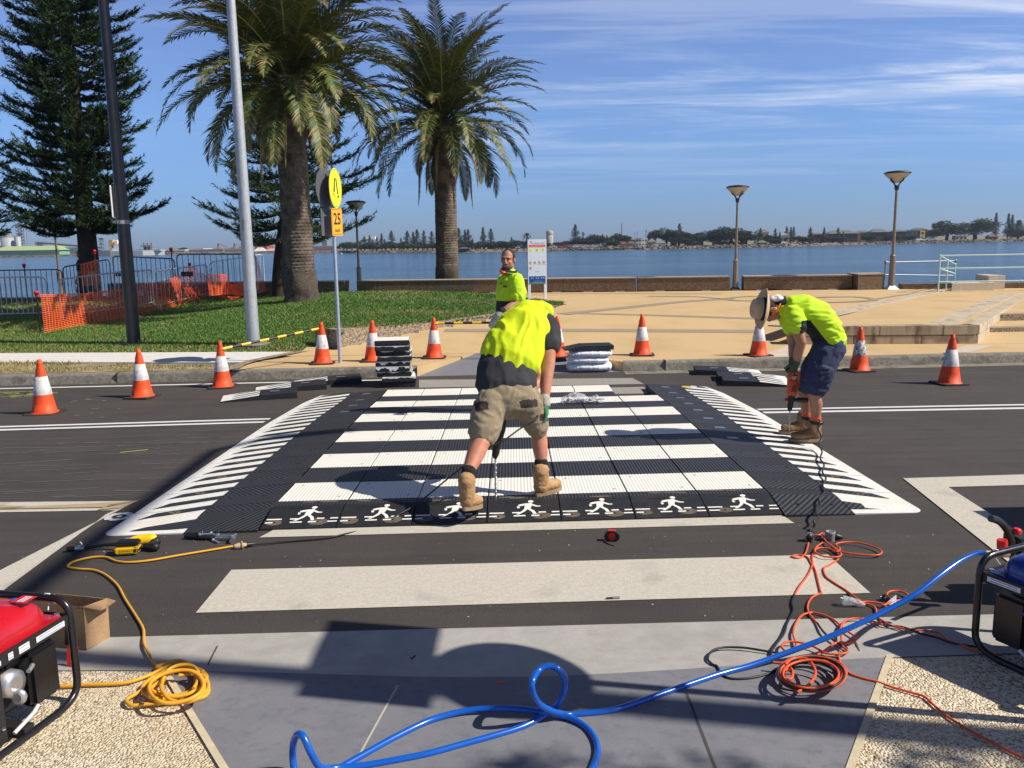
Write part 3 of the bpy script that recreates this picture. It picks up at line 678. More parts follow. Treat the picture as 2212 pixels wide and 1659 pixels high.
# grass blades over the lawn and verge, all one mass
def blades(name, regs, seed):
    rng = np.random.default_rng(seed); P_ = []; S_ = []
    for (n, fx, fy, size, test, zf) in regs:
        X = rng.uniform(*fx, n); Y = rng.uniform(*fy, n)
        for x, y in zip(X, Y):
            if test(x, y): P_.append((x, y, zf(x, y))); S_.append(size)
    P_ = np.array(P_); S_ = np.array(S_)*rng.uniform(.6, 1.5, len(P_)); n = len(P_)
    a = rng.uniform(0, 2*PI, n); w = .007+.005*rng.random(n); lx = rng.normal(0, .35, n)*S_; ly = rng.normal(0, .35, n)*S_
    d_ = np.stack([np.cos(a)*w, np.sin(a)*w, np.zeros(n)], 1)
    V = np.stack([P_-d_, P_+d_, P_+np.stack([lx, ly, S_], 1)], 1).reshape(-1, 3)
    Fq = np.arange(3*n).reshape(-1, 3); mi = (rng.random(n) < .25).astype(int)+(rng.random(n) < .10)
    dry = np.array([mnoise.noise((p[0]*.5, p[1]*.8, 1.0)) for p in P_]); nd = np.clip((17.6-P_[:, 1])/1.8, 0, 1)*.55+np.clip((-7-P_[:, 0])/6, 0, 1)*.25
    mi = np.where(rng.random(n) < nd+np.clip(dry-.1, 0, 1)*.9, 2, mi)
    return npmesh(name, V, Fq, [M['bladea'], M['bladeb'], M['bladec']], mi=np.clip(mi, 0, 2))
M['bladea'] = mat('grass_blade', (.068, .155, .016), .6); M['bladeb'] = mat('grass_blade_light', (.13, .24, .032), .6); M['bladec'] = mat('grass_blade_dry', (.36, .27, .11), .8)
vpoly = [Vector((-14, vfy(-14)+.05)), Vector((-4.7, vfy(-4.7)+.05)), Vector(G(524, 789)[:2]), Vector(G(0, 785)[:2]), Vector((-14, G(0, 785).y-.4))]
ppoly = [Vector((-20, a0.y-.6)), Vector(a0[:2]), Vector(a1[:2]), Vector(a2[:2]), Vector(a3[:2]), Vector((-20, a3.y-.6))]
okl = lambda x, y: inside(x, y, poly_l) and not inside(x, y, ppoly) and y > 15.0 and abs(x) < y*.68+1
g = blades('grass', [(230000, (-15, 2.6), (15.1, 22), .036, okl, zl), (80000, (-18, 2.0), (22, 28.3), .045, okl, zl),
     (5500, (-11, -4.5), (13.7, 15.6), .035, lambda x, y: inside(x, y, vpoly) and mnoise.noise((x*.9, y*2.5, 5)) > -.18, lambda x, y: .006),
     (5000, (-11, -4.5), (14.3, 15.5), .06, lambda x, y: inside(x, y, vpoly) and y > a0.y-.32 and mnoise.noise((x*1.2, y, 5)) > -.3, lambda x, y: .006)], 3)
tag(g, 'short green lawn grass with dry straw patches near the path', 'grass', kind='stuff')

# --- terrace with sandstone edge on the right
T = [H(1700, 744, lambda x, y: 0), H(1815, 743, lambda x, y: 0), G(2106, 742)]
t0 = Vector((T[1].x-.95, T[1].y+.02)); t1 = Vector((T[2].x, T[2].y)); ztp = .315
bl = H(2054, 626, zplaza); br = H(2212, 643, zplaza); 
tl = Vector((bl.x, bl.y)); 
d_ = Vector((br.x, br.y))-Vector(H(2115, 704, lambda x, y: ztp)[:2]); tr = t1+d_.normalized()*9.5
ztr = lambda x, y: ztp+.03*ss(16, 22, y)
mb = MB()
mb.prism([t0, t1, tr, tl], -.1, lambda x, y: ztr(x, y), mi=0)
tag(mb.build('terrace', M['plaza']), kind='structure')
def course(name, a, b_, z0, z1, n, m_, proud, gap=.006, thick=.3, joints=(0,)):
    mb = MB(); d_ = (b_-a); L_ = d_.length; d_.normalize(); nr = Vector((d_.y, -d_.x)); an = math.atan2(d_.y, d_.x)
    cuts = [0]+sorted(random.uniform(.9, 1.1)*L_*(k+1)/n for k in range(n-1))+[L_]
    for k in range(n):
        l0, l1 = cuts[k]+gap/2, cuts[k+1]-gap/2; c_ = a+d_*((l0+l1)/2)+nr*(proud-thick/2+random.uniform(-.004, .004))
        mb.box((c_.x, c_.y, (z0+z1)/2), (l1-l0, thick, z1-z0), rz=an, bev=.010)
    return mb
mb = MB(); mats_ = [M['stone'], M['stone2']]
c1_ = course('c', t0, t1, .17, .345, 4, None, .06); c2_ = course('c', t0, t1, -.05, .158, 3, None, .045)
c3_ = course('c', t1, tr, .17, .345, 9, None, .06); c4_ = course('c', t1, tr, -.05, .158, 9, None, .045)
for q, mi in ((c1_, 1), (c2_, 1), (c3_, 0), (c4_, 0)): mb.add(q.v, q.f, mi)
mb.prism([t0+Vector((0, .05)), t1+Vector((-.05, .05)), tr+Vector((-.15, 0)), tl], -.04, .155, mi=1) if False else None
tag(mb.build('stone_edging', mats_), 'stained sandstone block edging of two courses along the raised terrace', 'wall')
# coping flush with the paving on both terrace sides
def coping(a, b_, w, hf, n, name='stone_coping'):
    mb = MB(); d_ = b_-a; L_ = d_.length; d_.normalize(); nr = Vector((-d_.y, d_.x))*w
    for k in range(n):
        p = a+d_*(L_*k/n+.008); q = a+d_*(L_*(k+1)/n-.008)
        mb.prism([p, q, q+nr, p+nr], lambda x, y: hf(x, y)-.02, lambda x, y: hf(x, y)+.010)
    return tag(mb.build(name, M['stone']), kind='structure')
cl0 = Vector(H(1718, 728, ztr)[:2]); coping(Vector((t0.x+.05, t0.y+.3)), tl+Vector((.0, 0)), .40, lambda x, y: max(ztr(x, y), zplaza(x, y)), 14)
coping(t1+Vector((-.3, .22)), tr+Vector((-.3, 0)), .46, lambda x, y: ztr(x, y), 11)
# aggregate steps on the far right
def step(pxa, zb, h, dep):
    a = H(pxa[0], pxa[1], lambda x, y: zb); b_ = Vector((a.x+6, a.y+.15)); mb = MB()
    mb.prism([(a.x, a.y), b_, (b_.x, b_.y+.3), (a.x, a.y+.3)], zb-.05, zb+h, top=1); mb.prism([(a.x, a.y+.3), (b_.x, b_.y+.3), (b_.x, b_.y+dep), (a.x, a.y+dep)], zb-.05, zb+h-.004, mi=2)
    return mb
mb = step((2106+6, 725), 0, .15, 1.6); q = step((2138, 696), .15, .16, 4); mb.add(q.v, q.f, 0); mb.m[-len(q.m):] = q.m
tag(mb.build('steps', [M['aggwall'], M['band'], M['plaza']]), 'two wide aggregate steps beside the sandstone terrace corner', 'steps')
# --- sea wall blocks along the water
zt = .34
def seg(x0, x1, yb, yt, name_lbl, cap=True):
    a = H(x0, yb[0], lambda x, y: zt); b_ = H(x1, yb[1], lambda x, y: zt)
    return a, b_
def wall_block(X0, X1, h=.46, w=.55, lab=''):
    a = Vector((X0, swl(X0))); b_ = Vector((X1, swl(X1))); d_ = (b_-a).normalized(); nr = Vector((-d_.y, d_.x))*w; mb = MB()
    mb.prism([a, b_, b_+nr, a+nr], zt+.03, zt+h-.03); e_ = d_*.0; o_ = nr.normalized()*.015
    mb.prism([a-o_, b_-o_, b_+nr+o_, a+nr+o_], zt+h-.03, zt+h, mi=1)
    k = int((b_-a).length/1.0)
    for i in range(k):
        c_ = a+d_*(i+.5)*((b_-a).length/k); mb.box((c_.x+nr.x*.1, c_.y+nr.y*.1+.02, zt+.015), (.3, .10, .03), rz=math.atan2(d_.y, d_.x), mi=2)
    mb.prism([a+nr*.15, b_+nr*.15, b_+nr*.9, a+nr*.9], zt-.1, zt+.03, mi=3)
    return tag(mb.build('sea_wall', [M['seawall'], M['cap'], M['label'], M['jointd']]), lab, 'wall', 'low walls along the water')
def swpt(x, y, off=0.0):
    X = 5.0
    for _ in range(30): X = D(x, y, swl(X)+off).x
    return X
def Xat(x, y): return swpt(x, y)
xs = [(-14, Xat(745, 627), 'long low aggregate wall behind the palms, left of the lamp post notch'),
      (Xat(771, 627), Xat(1374, 627), 'low aggregate wall behind the information sign and standing worker'),
      (Xat(1377, 627), Xat(1577, 627), 'low aggregate wall block just left of the middle lamp post'),
      (Xat(1607, 624), Xat(1840, 624), 'low aggregate wall block just right of the middle lamp post'),
      ]
for a, b_, l in xs: wall_block(a, b_, lab=l)
mb = MB(); X0_, X1_ = Xat(1843, 624), Xat(1905, 622); y_ = swl(X0_)
mb.prism([(X0_, y_-.35), (X1_, y_-.25), (X1_+.1, y_+.5), (X0_, y_+.5)], zt-.05, zt+.47); mb.prism([(X0_-.01, y_-.37), (X1_+.01, y_-.27), (X1_+.12, y_+.52), (X0_-.01, y_+.52)], zt+.47, zt+.50, mi=1)
tag(mb.build('sea_wall', [M['seawall'], M['cap']]), 'short end block of the low wall beside the right lamp post', 'wall', 'low walls along the water')
mb = MB(); mb.prism([(X1_+.6, y_-.3), (X1_+6.3, y_-1.1), (X1_+6.3, y_-.7), (X1_+.6, y_+.1)], zt-.1, zt+.16)
mb.build('low_kerb_wall', [M['seawall']])['label'] = 'knee-low dark kerb under the silver railing'; bpy.data.objects['low_kerb_wall']['category'] = 'wall'
# quay face down to the water
mb = MB()
pts = [(-80, swl(-14)+8), (-14, swl(-14)+.56), (12, swl(12)+.56), (46, swl(46)+.56)]
for i in range(3):
    a, b_ = pts[i], pts[i+1]; mb.quad((a[0], a[1], .33), (b_[0], b_[1], .33), (b_[0], b_[1], -3), (a[0], a[1], -3))
tag(mb.build('quay_wall', M['seawall']), kind='structure')
# white stone seat block at the landing
mb = MB(); q = [H(2070, 631, zplaza), H(2140, 631, zplaza)]
a = Vector(q[0][:2]); 
P1 = H(2052, 628, zplaza); P2 = D(2128, 612, 27.0)
mb.prism([(P1.x, P1.y-.1), (P1.x+1.25, P1.y-.1), (P1.x+1.9, P1.y+1.3), (P1.x+1.2, P1.y+1.3)], zt-.1, zt+.22)
mb.prism([(P1.x+1.25, P1.y+.2), (P1.x+1.75, P1.y+.2), (P1.x+1.75, P1.y+1.29), (P1.x+1.45, P1.y+1.29)], zt-1, zt+.42)
tag(mb.build('stone_plinth', M['stonep']), 'pale stone plinth block at the landing beneath the pale green rail', 'plinth')

# --- water, wind ripples in the normals, their streaks also painted into the colour
wm = bpy.data.materials.new('harbour_water'); wm.use_nodes = True; t = wm.node_tree; b = t.nodes['Principled BSDF']
b.inputs['Base Color'].default_value = (.05, .10, .16, 1); b.inputs['Roughness'].default_value = .16; b.inputs['IOR'].default_value = 1.33
tcn = t.nodes.new('ShaderNodeTexCoord'); hs = []
for (sc, stx, sty, det) in ((1.6, .55, 1.0, 8), (.22, .5, 1.3, 5)):
    mp = t.nodes.new('ShaderNodeMapping'); mp.inputs['Scale'].default_value = (stx, sty, 1); mp.inputs['Rotation'].default_value = (0, 0, R(8)); t.links.new(tcn.outputs['Object'], mp.inputs[0])
    n = t.nodes.new('ShaderNodeTexNoise'); n.inputs['Scale'].default_value = sc; n.inputs['Detail'].default_value = det; n.inputs['Roughness'].default_value = .62; t.links.new(mp.outputs[0], n.inputs['Vector']); hs.append(n.outputs[0])
ad = t.nodes.new('ShaderNodeMath'); ad.operation = 'MULTIPLY_ADD'; ad.inputs[1].default_value = 3.0; t.links.new(hs[1], ad.inputs[0]); t.links.new(hs[0], ad.inputs[2])
bn = t.nodes.new('ShaderNodeBump'); bn.inputs['Strength'].default_value = 1.0; bn.inputs['Distance'].default_value = .45; t.links.new(ad.outputs[0], bn.inputs['Height']); t.links.new(bn.outputs[0], b.inputs['Normal'])
mp = t.nodes.new('ShaderNodeMapping'); mp.inputs['Scale'].default_value = (.012, .045, 1); t.links.new(tcn.outputs['Object'], mp.inputs[0])
n = t.nodes.new('ShaderNodeTexNoise'); n.inputs['Scale'].default_value = 1; n.inputs['Detail'].default_value = 5; t.links.new(mp.outputs[0], n.inputs['Vector'])
r = t.nodes.new('ShaderNodeValToRGB'); r.color_ramp.elements[0].position = .38; r.color_ramp.elements[1].position = .62; r.color_ramp.elements[0].color = (.036, .082, .150, 1); r.color_ramp.elements[1].color = (.065, .125, .19, 1)
t.links.new(n.outputs[0], r.inputs[0]); t.links.new(r.outputs[0], b.inputs['Base Color'])
mb = MB(); mb.quad((-1800, 26, -2), (1800, 26, -2), (3000, 3500, -2), (-3000, 3500, -2)); tag(mb.build('water', wm), kind='structure')
# ================================================================ THE RUBBER CROSSING PLATFORM
UL, UR = -1.812, 1.955; CW = (UR-UL)/7; V0 = 5.870; V1 = 6.357; RD = .535
def PT(u_, v_, h): Y = v_+.037*u_; return Vector((u_, Y, zroad(u_, Y)+h))
plat = empty('rubber_speed_platform', PT(0, 5.9, 0), 'raised black and white striped rubber pedestrian crossing bolted onto the road', 'speed platform')
HT = .078
def slab(u0, u1, v0, v1, hb, hf, top, side, gap=.004, holes=True, n=1):
    """panel with corner heights h(u,v)"""
    mb = MB(); u0 += gap; u1 -= gap; v0 += gap; v1 -= gap; bv = .006
    C = [(u0, v0), (u1, v0), (u1, v1), (u0, v1)]; I = [(u0+bv, v0+bv), (u1-bv, v0+bv), (u1-bv, v1-bv), (u0+bv, v1-bv)]
    lo = [PT(a, b_, hb) for a, b_ in C]; mid = [PT(a, b_, hf(a, b_)-.005) for a, b_ in C]; tp = [PT(a, b_, hf(a, b_)) for a, b_ in I]
    vs = lo+mid+tp
    mb.add(vs, [(8, 9, 10, 11)], top); mb.add(vs, [(4+i, 4+(i+1) % 4, 8+(i+1) % 4, 8+i) for i in range(4)], top); mb.add(vs, [(i, (i+1) % 4, 4+(i+1) % 4, 4+i) for i in range(4)], side)
    if holes:
        for (fu, fv) in ((.16, .84), (.84, .16)):
            cu = u0+(u1-u0)*fu; cv = v0+(v1-v0)*fv
            mb.add([PT(cu+.013*math.cos(a), cv+.013*math.sin(a), hf(cu, cv)+.0012) for a in [k*PI/4 for k in range(8)]], [tuple(range(8))], 2)
    return mb
M['holew'] = mat('bolt_recess', (.30, .29, .27), .9); M['holeb'] = mat('bolt_hole', (.004, .004, .004), .9)
flat = lambda u_, v_: HT
def man(mb, cu, cv, hf, mi, s=1.0):
    """white walking figure"""
    def P_(x, y): return PT(cu+x*s, cv+y*s, hf(cu+x*s, cv+y*s)+.0015)
    def poly(pts): mb.add([P_(*q) for q in pts], [tuple(range(len(pts)))], mi)
    poly([(.028+.026*math.cos(a), .245+.026*math.sin(a)) for a in [k*PI/8 for k in range(16)]])
    poly([(-.03, .205), (.035, .212), (.045, .19), (.02, .10), (-.035, .095)])
    poly([(-.03, .205), (-.035, .165), (-.082, .15), (-.095, .175), (-.075, .19)]); poly([(-.082, .15), (-.075, .115), (-.098, .108), (-.104, .15)])
    poly([(.045, .19), (.03, .165), (.075, .135), (.115, .135), (.118, .152), (.085, .157)])
    poly([(-.035, .095), (.0, .097), (-.03, .045), (-.085, -.012), (-.115, -.01), (-.06, .05)])
    poly([(-.012, .097), (.02, .10), (.06, .05), (.075, -.008), (.045, -.01), (.03, .04)])
row0 = lambda u_, v_: .016+.062*min(1, max(0, (v_-V0)/.36))
for c_ in range(7):
    u0 = UL+c_*CW; u1 = u0+CW
    mb = slab(u0, u1, V0, V1, 0.0, row0, 0, 0, holes=False)
    # split the top so that it folds at the crest: re-lay as two strips
    mb = MB(); g_ = .004; a, b_ = u0+g_, u1-g_; vf = V0+.36
    for (v_a, v_b, mi) in ((V0+g_, vf, 0), (vf, V1-g_, 3)):
        mb.quad(PT(a, v_a, row0(a, v_a)), PT(b_, v_a, row0(a, v_a)), PT(b_, v_b, row0(a, v_b)), PT(a, v_b, row0(a, v_b)), mi)
    for (p, q) in (((a, V0+g_), (b_, V0+g_)), ((b_, V0+g_), (b_, vf)), ((b_, vf), (b_, V1-g_)), ((a, vf), (a, V0+g_)), ((a, V1-g_), (a, vf))):
        mb.quad(PT(*p, 0), PT(*q, 0), PT(*q, row0(*q)), PT(*p, row0(*p)), 0)
    hf0 = lambda u_, v_: row0(u_, v_)
    for (cu, cv) in ((u0+.17*CW*.9, V0+.085), (u0+.73*CW, V0+.085)) if c_ < 6 else ((u0+.25*CW, V0+.085),):
        rr = random.uniform(.035, .05)
        mb.add([PT(cu+rr*1.3*(1+.25*random.random())*math.cos(a_), cv+rr*(1+.25*random.random())*math.sin(a_), row0(cu, cv+rr*math.sin(a_))+.0012) for a_ in [k*PI/9 for k in range(18)]], [tuple(range(18))], 4)
        mb.add([PT(cu+.012*math.cos(a_), cv+.010*math.sin(a_), row0(cu, cv+.01*math.sin(a_))+.003) for a_ in [k*PI/4 for k in range(8)]], [tuple(range(8))], 5)
    for k_ in range(random.randint(1, 3)):
        cu = random.uniform(u0+.1, u1-.1); cv = V0+random.uniform(.36, .46); rr = random.uniform(.03, .07)
        mb.add([PT(cu+rr*1.5*(.7+.6*random.random())*math.cos(a_), cv+min(.02, rr)*(.7+.6*random.random())*math.sin(a_), row0(cu, cv)+.002) for a_ in [k*PI/9 for k in range(18)]], [tuple(range(18))], 4)
    for (f0, f1, vv) in ((.03, .23, .135), (.34, .44, .135), (.70, .80, .135), (.88, .985, .135), (.03, .17, .085), (.36, .52, .085), (.60, .73, .085), (.86, .985, .085)):
        x0, x1 = u0+f0*CW, u0+f1*CW; y0 = V0+vv-.008; y1 = y0+.018
        mb.quad(PT(x0, y0, row0(x0, y0)+.002), PT(x1, y0, row0(x0, y0)+.002), PT(x1, y1, row0(x0, y1)+.002), PT(x0, y1, row0(x0, y1)+.002), 2)
    man(mb, u0+.56*CW, V0+.118, row0, 2, .80)
    cu = u0+.25*CW; mb.quad(PT(cu, V0+.30, row0(cu, V0+.30)+.0015), PT(cu+.14, V0+.30, row0(cu, V0+.30)+.0015), PT(cu+.14, V0+.312, row0(cu, V0+.312)+.0015), PT(cu, V0+.312, row0(cu, V0+.312)+.0015), 5)
    o = part(mb, 'edge_panel', [M['rubber'], M['rubber'], M['rubberw'], M['ribb'], M['dust'], M['holeb']], plat)
for r_ in range(1, 12):
    for c_ in range(7):
        if c_ == 6 and r_ >= 10: continue
        v0 = V1+(r_-1)*RD; jit = random.uniform(-.002, .002)
        mb = slab(UL+c_*CW, UL+(c_+1)*CW, v0, v0+RD, 0.0, lambda u_, v_: HT+jit, 0, 1)
        w_ = r_ % 2 == 1
        part(mb, 'white_panel' if w_ else 'black_panel', [M['ribw'] if w_ else M['ribb'], M['rubber'], M['holew'] if w_ else M['holeb']], plat)
# side ramps: inner black strip, outer hatched strip
def ramp_side(sgn, ui, um, uo, vstart, nrow, stickers):
    hf = lambda u_, v_: HT*(.10+.90*(uo-u_)/(uo-ui))*min(1, max(.22, .22+.78*(v_-(V0-.03))/.36))
    for k in range(nrow):
        v0 = vstart+k*RD; v1 = v0+RD; mb = MB(); g_ = .003
        vv0 = v0 if k else V0-.03
        q = [(ui, vv0+g_), (um, vv0+g_), (um, v1-g_), (ui, v1-g_)]
        def quad(q_, mi, dz=0.0): 
            vs = [PT(a, b_, hf(a, b_)+dz) for a, b_ in q_]; mb.add(vs, [(0, 1, 2, 3) if sgn > 0 else (3, 2, 1, 0)], mi)
        vm = (vv0+v1)/2 if k else V0+.33
        quad([(ui, vv0+g_), (um, vv0+g_), (um, vm), (ui, vm)], 1); quad([(ui, vm), (um, vm), (um, v1-g_), (ui, v1-g_)], 4)
        # outer strip
        if k == 0:
            uo_ = uo+sgn*.01; vf = vv0+g_
            n = 7; tip = [(uo_-sgn*.09+sgn*.09*math.sin(a), vf+.10-.09*math.cos(a)*1.0) for a in [PI/2*i/n for i in range(n+1)]]
            quad([(um, vm), (uo, vm), (uo, v1-g_), (um, v1-g_)], 0)
            poly = [(um, vf+.01)]+tip+[(uo, vm), (um, vm)]
            vs = [PT(a, b_, hf(a, b_)) for a, b_ in poly]; mb.add(vs, [tuple(range(len(poly))) if sgn > 0 else tuple(range(len(poly)))[::-1]], 0)
            lo = [PT(a, b_, -.0) for a, b_ in poly]; m_n = len(poly)
            mb.add(lo+vs, [(i, (i+1) % m_n, (i+1) % m_n+m_n, i+m_n) for i in range(m_n)], 3)
            # wide black chevron area that leaves white front bar
            quad([(um-sgn*.005, vv0+.085), (uo_-sgn*.16, vv0+.085), (uo_-sgn*.25, vv0+.150), (um-sgn*.005, vv0+.25)], 1, .0025)
        else:
            cut = sgn*.10 if k == nrow-1 else 0
            quad([(um, v0+g_), (uo, v0+g_), (uo-cut*1.3, v1-g_), (um, v1-g_)], 0)
            lo = [PT(uo, v0+g_, 0), PT(uo-cut*1.3, v1-g_, 0), PT(uo-cut*1.3, v1-g_, hf(uo-cut*1.3, v1)), PT(uo, v0+g_, hf(uo, v0))]; mb.add(lo, [(0, 1, 2, 3)], 3)
            lo = [PT(ui, v1-g_, 0), PT(uo-cut*1.3, v1-g_, 0), PT(uo-cut*1.3, v1-g_, hf(uo-cut*1.3, v1)), PT(ui, v1-g_, hf(ui, v1))]; mb.add(lo, [(0, 1, 2, 3)], 1)
        if k == 0:
            lo = [PT(ui, vv0+g_, 0), PT(um, vv0+g_, 0), PT(um, vv0+g_, hf(um, vv0)), PT(ui, vv0+g_, hf(ui, vv0))]; mb.add(lo, [(0, 1, 2, 3)], 2)
        sl = .16; wb = .115
        for j in range(2):
            if k == 0 and j == 0: continue
            vb = v0+RD*(.10+.5*j); u_o = uo-sgn*.105
            quad([(um-sgn*.004, vb+sl), (u_o, vb+.03), (u_o-sgn*.085, vb+.03+.085*(sl-.03)/abs(u_o-um)+wb), (um-sgn*.004, vb+sl+wb)], 1 if k < 5 else 2, .0025)
            cu, cv = um+sgn*.22, vb+sl*.55+.05
            if k < 6 and j == 1:
                mb.add([PT(cu+.07*random.uniform(.6, 1.2)*math.cos(a), cv+.035*random.uniform(.6, 1.2)*math.sin(a), hf(cu, cv)+.0045) for a in [i*PI/6 for i in range(12)]], [tuple(range(12))], 5)
                mb.add([PT(cu+.012*math.cos(a), cv+.012*math.sin(a), hf(cu, cv)+.0060) for a in [i*PI/4 for i in range(8)]], [tuple(range(8))], 6)
        if stickers(k):
            cu = (ui+um)/2; cv = v0+.62*RD; w2 = .055
            quad([(cu-w2, cv-w2*.8), (cu+w2, cv-w2*.8), (cu+w2, cv+w2*.8), (cu-w2, cv+w2*.8)] if sgn > 0 else [(cu+w2, cv-w2*.8), (cu-w2, cv-w2*.8), (cu-w2, cv+w2*.8), (cu+w2, cv+w2*.8)], 7, .002)
        for fu in (.3, .8):
            cu = ui+(um-ui)*fu; cv = v0+.2*RD+.1
            mb.add([PT(cu+.014*math.cos(a), cv+.014*math.sin(a), hf(cu, cv)+.0015) for a in [i*PI/4 for i in range(8)]], [tuple(range(8))], 6)
        part(mb, 'ramp_panel', [M['hatchw'], M['ribd'], M['rubber'], M['rubberw'], M['ribd2'], M['dust'], M['holeb'], M['stick']], plat)
M['stick'] = mat('film_label', (.10, .12, .15), .35, (.16, .18, .22), 60)
ramp_side(-1, UL-.004, -2.335, -2.90, V1-RD, 12, lambda k: k >= 8)
ramp_side(1, UR+.004, 2.475, 2.985, V1-RD, 12, lambda k: k >= 4)
# black side walls visible behind the last rows
mb = MB()
vend = V1+11*RD
mb.quad(PT(UL, vend, 0), PT(UL+6*CW, vend, 0), PT(UL+6*CW, vend, HT-.006), PT(UL, vend, HT-.006))
mb.quad(PT(UR+.002, V1+9*RD, 0), PT(UR+.002, vend, 0), PT(UR+.002, vend, HT-.006), PT(UR+.002, V1+9*RD, HT-.006))
part(mb, 'end_face', M['rubber'], plat)

# ================================================================ LOOSE PANELS, STACK, SANDBAGS
def loose_panel(P_, rz, white, splat, lab, grp, dx=.52, dy=.52, th=.078, thing=True, drips=True, front_patch=None):
    o = empty('rubber_slab', P_, lab, 'rubber panel', grp, rz)
    mb = MB(); mb.box((0, 0, th/2), (dx, dy, th), bev=.008)
    for k in range(3):
        mb.box((-dx*.16+k*dx*.16, -dy/2-.001, .016), (.03, .006, .022), mi=1); mb.box((dx/2+.001, -dy*.16+k*dy*.16, .016), (.006, .03, .022), mi=1)
    mb.build('block', [M['rubber'], M['holeb']], o)
    if white:
        mt = MB(); mt.quad((-dx/2+.006, -dy/2+.006, th+.002), (dx/2-.006, -dy/2+.006, th+.002), (dx/2-.006, dy/2-.006, th+.002), (-dx/2+.006, dy/2-.006, th+.002))
        for side in ('f', 'r'):
            n = 26; ph = random.uniform(0, 50); am = splat[0] if side == 'f' else splat[1]
            if am <= 0: continue
            vs = []
            for i in range(n+1):
                s_ = -.49+.98*i/n; d_ = max(.002, th*am*(.55+1.1*mnoise.noise((s_*5, ph, 0))+.5*mnoise.noise((s_*17, ph, 2)))); d_ = min(d_, th*.95)
                for z_ in (th-.0005, th-d_):
                    vs.append((s_*dx, -dy/2-.003, z_) if side == 'f' else (dx/2+.003, s_*dy, z_))
            mt.add(vs, [(2*i, 2*i+1, 2*i+3, 2*i+2) for i in range(n)])
        mt.build('white_coating', M['rubberw'], o)
    return o
sb = HR(850, 838); base = Vector((sb.x+.02, sb.y+.30, zroad(sb.x, sb.y+.3)))
offs = [(0.02, 0, 6, (0, .0), 0, 'bottom'), (.03, -.02, 9, (.25, .15), 1, ''), (-.03, .02, 4, (.2, .85), 1, ''), (-.05, 0, 5, (.75, .45), 1, ''), (-.045, .02, 4, (.75, .6), 1, ''),
        (-.02, 0, 6, (.12, .6), 1, ''), (-.035, .03, 3, (.30, .8), 1, ''), (-.045, -.03, 5, (.25, .12), 1, ''), (-.045, -.03, 5, (0, .55), 1, '')]
ords = ['plain black rubber panel at the very bottom of the tall stack', 'white-topped rubber panel sitting second from the bottom of the tall stack, shifted right', 'white-topped rubber panel third from the bottom of the tall stack', 'white-smeared rubber panel fourth from the bottom of the tall stack', 'white-smeared rubber panel in the middle of the tall stack, fifth up', 'white-topped rubber panel sixth from the bottom of the tall stack', 'white-topped rubber panel third from the top of the tall stack', 'rubber panel directly below the top one of the tall stack', 'topmost rubber panel of the tall stack with clean white upper face']
for i, (dx_, dy_, rz_, sp_, wh, _) in enumerate(offs):
    loose_panel(base+Vector((dx_, dy_, i*.0805)), R(rz_), wh, sp_, ords[i], 'rubber panels in the tall stack')
def loose_ramp(P_, rz, lab, grp, flip=1, L=1.05, W_=.50):
    """spare side-ramp unit: black block tapering into a hatched white toe"""
    o = empty('ramp_unit', P_, lab, 'ramp panel', grp, rz); f = flip; mb = MB(); th = .085
    x0, x1, x2 = f*L/2, f*.0, -f*L/2
    vs = [(x0, -W_/2, 0), (x0, W_/2, 0), (x0, W_/2, th), (x0, -W_/2, th), (x1, -W_/2, 0), (x1, W_/2, 0), (x1, W_/2, th*.82), (x1, -W_/2, th*.82)]
    mb.add(vs, [(0, 1, 2, 3), (3, 2, 6, 7), (0, 3, 7, 4), (1, 5, 6, 2), (0, 4, 5, 1)])
    mb.build('body', [M['rubber']], o)
    mb = MB(); vs = [(x1, -W_/2, 0), (x1, W_/2, 0), (x1, W_/2, th*.82), (x1, -W_/2, th*.82), (x2, -W_/2, 0), (x2, W_/2, 0), (x2, W_/2, .012), (x2, -W_/2, .012)]
    mb.add(vs, [(3, 2, 6, 7)], 0); mb.add(vs, [(0, 3, 7, 4), (1, 5, 6, 2), (4, 7, 6, 5)], 1)
    zt_ = lambda x: .012+(th*.82-.012)*(x-x2)/(x1-x2)+.003
    for j in range(3):
        y0 = -W_/2+.06+j*.16
        q = [(x1, y0+.06), (x2+f*.14, y0), (x2+f*.20, y0+.055), (x1, y0+.115)]
        mb.add([(a, b_, zt_(a)) for a, b_ in q], [(0, 1, 2, 3)], 1)
    mb.build('hatched_toe', [M['hatchw'], M['rubber']], o)
    mb = MB(); mb.box((f*L*.2, .0, th*.93+.004), (.13, .10, .002)); mb.build('film_label', M['stick'], o)
    return o
for (x, y, rz, lab, fl) in ((553, 864, 14, 'loose ramp unit with hatched white toe, nearest of the three left of the crossing', 1), (622, 845, 14, 'loose ramp unit overlapping the middle of the three left of the crossing', 1), (702, 831, 13, 'loose ramp unit farthest back of the three left of the crossing, by the cones', 1)):
    p = HR(x, y); loose_ramp(p+Vector((0, .2, .003)), R(rz), lab, 'spare ramp units on the road', fl)
for (x, y, rz, lab, fl) in ((1578, 810, -8, 'loose ramp unit lying by the kerb right of the crossing, farthest of its three', -1), (1632, 824, -10, 'loose ramp unit in the middle of the three right of the crossing', -1), (1646, 834, -10, 'loose ramp unit nearest the worker in the straw hat', -1)):
    p = HR(x, y); loose_ramp(p+Vector((0, .2, .003)), R(rz), lab, 'spare ramp units on the road', fl)
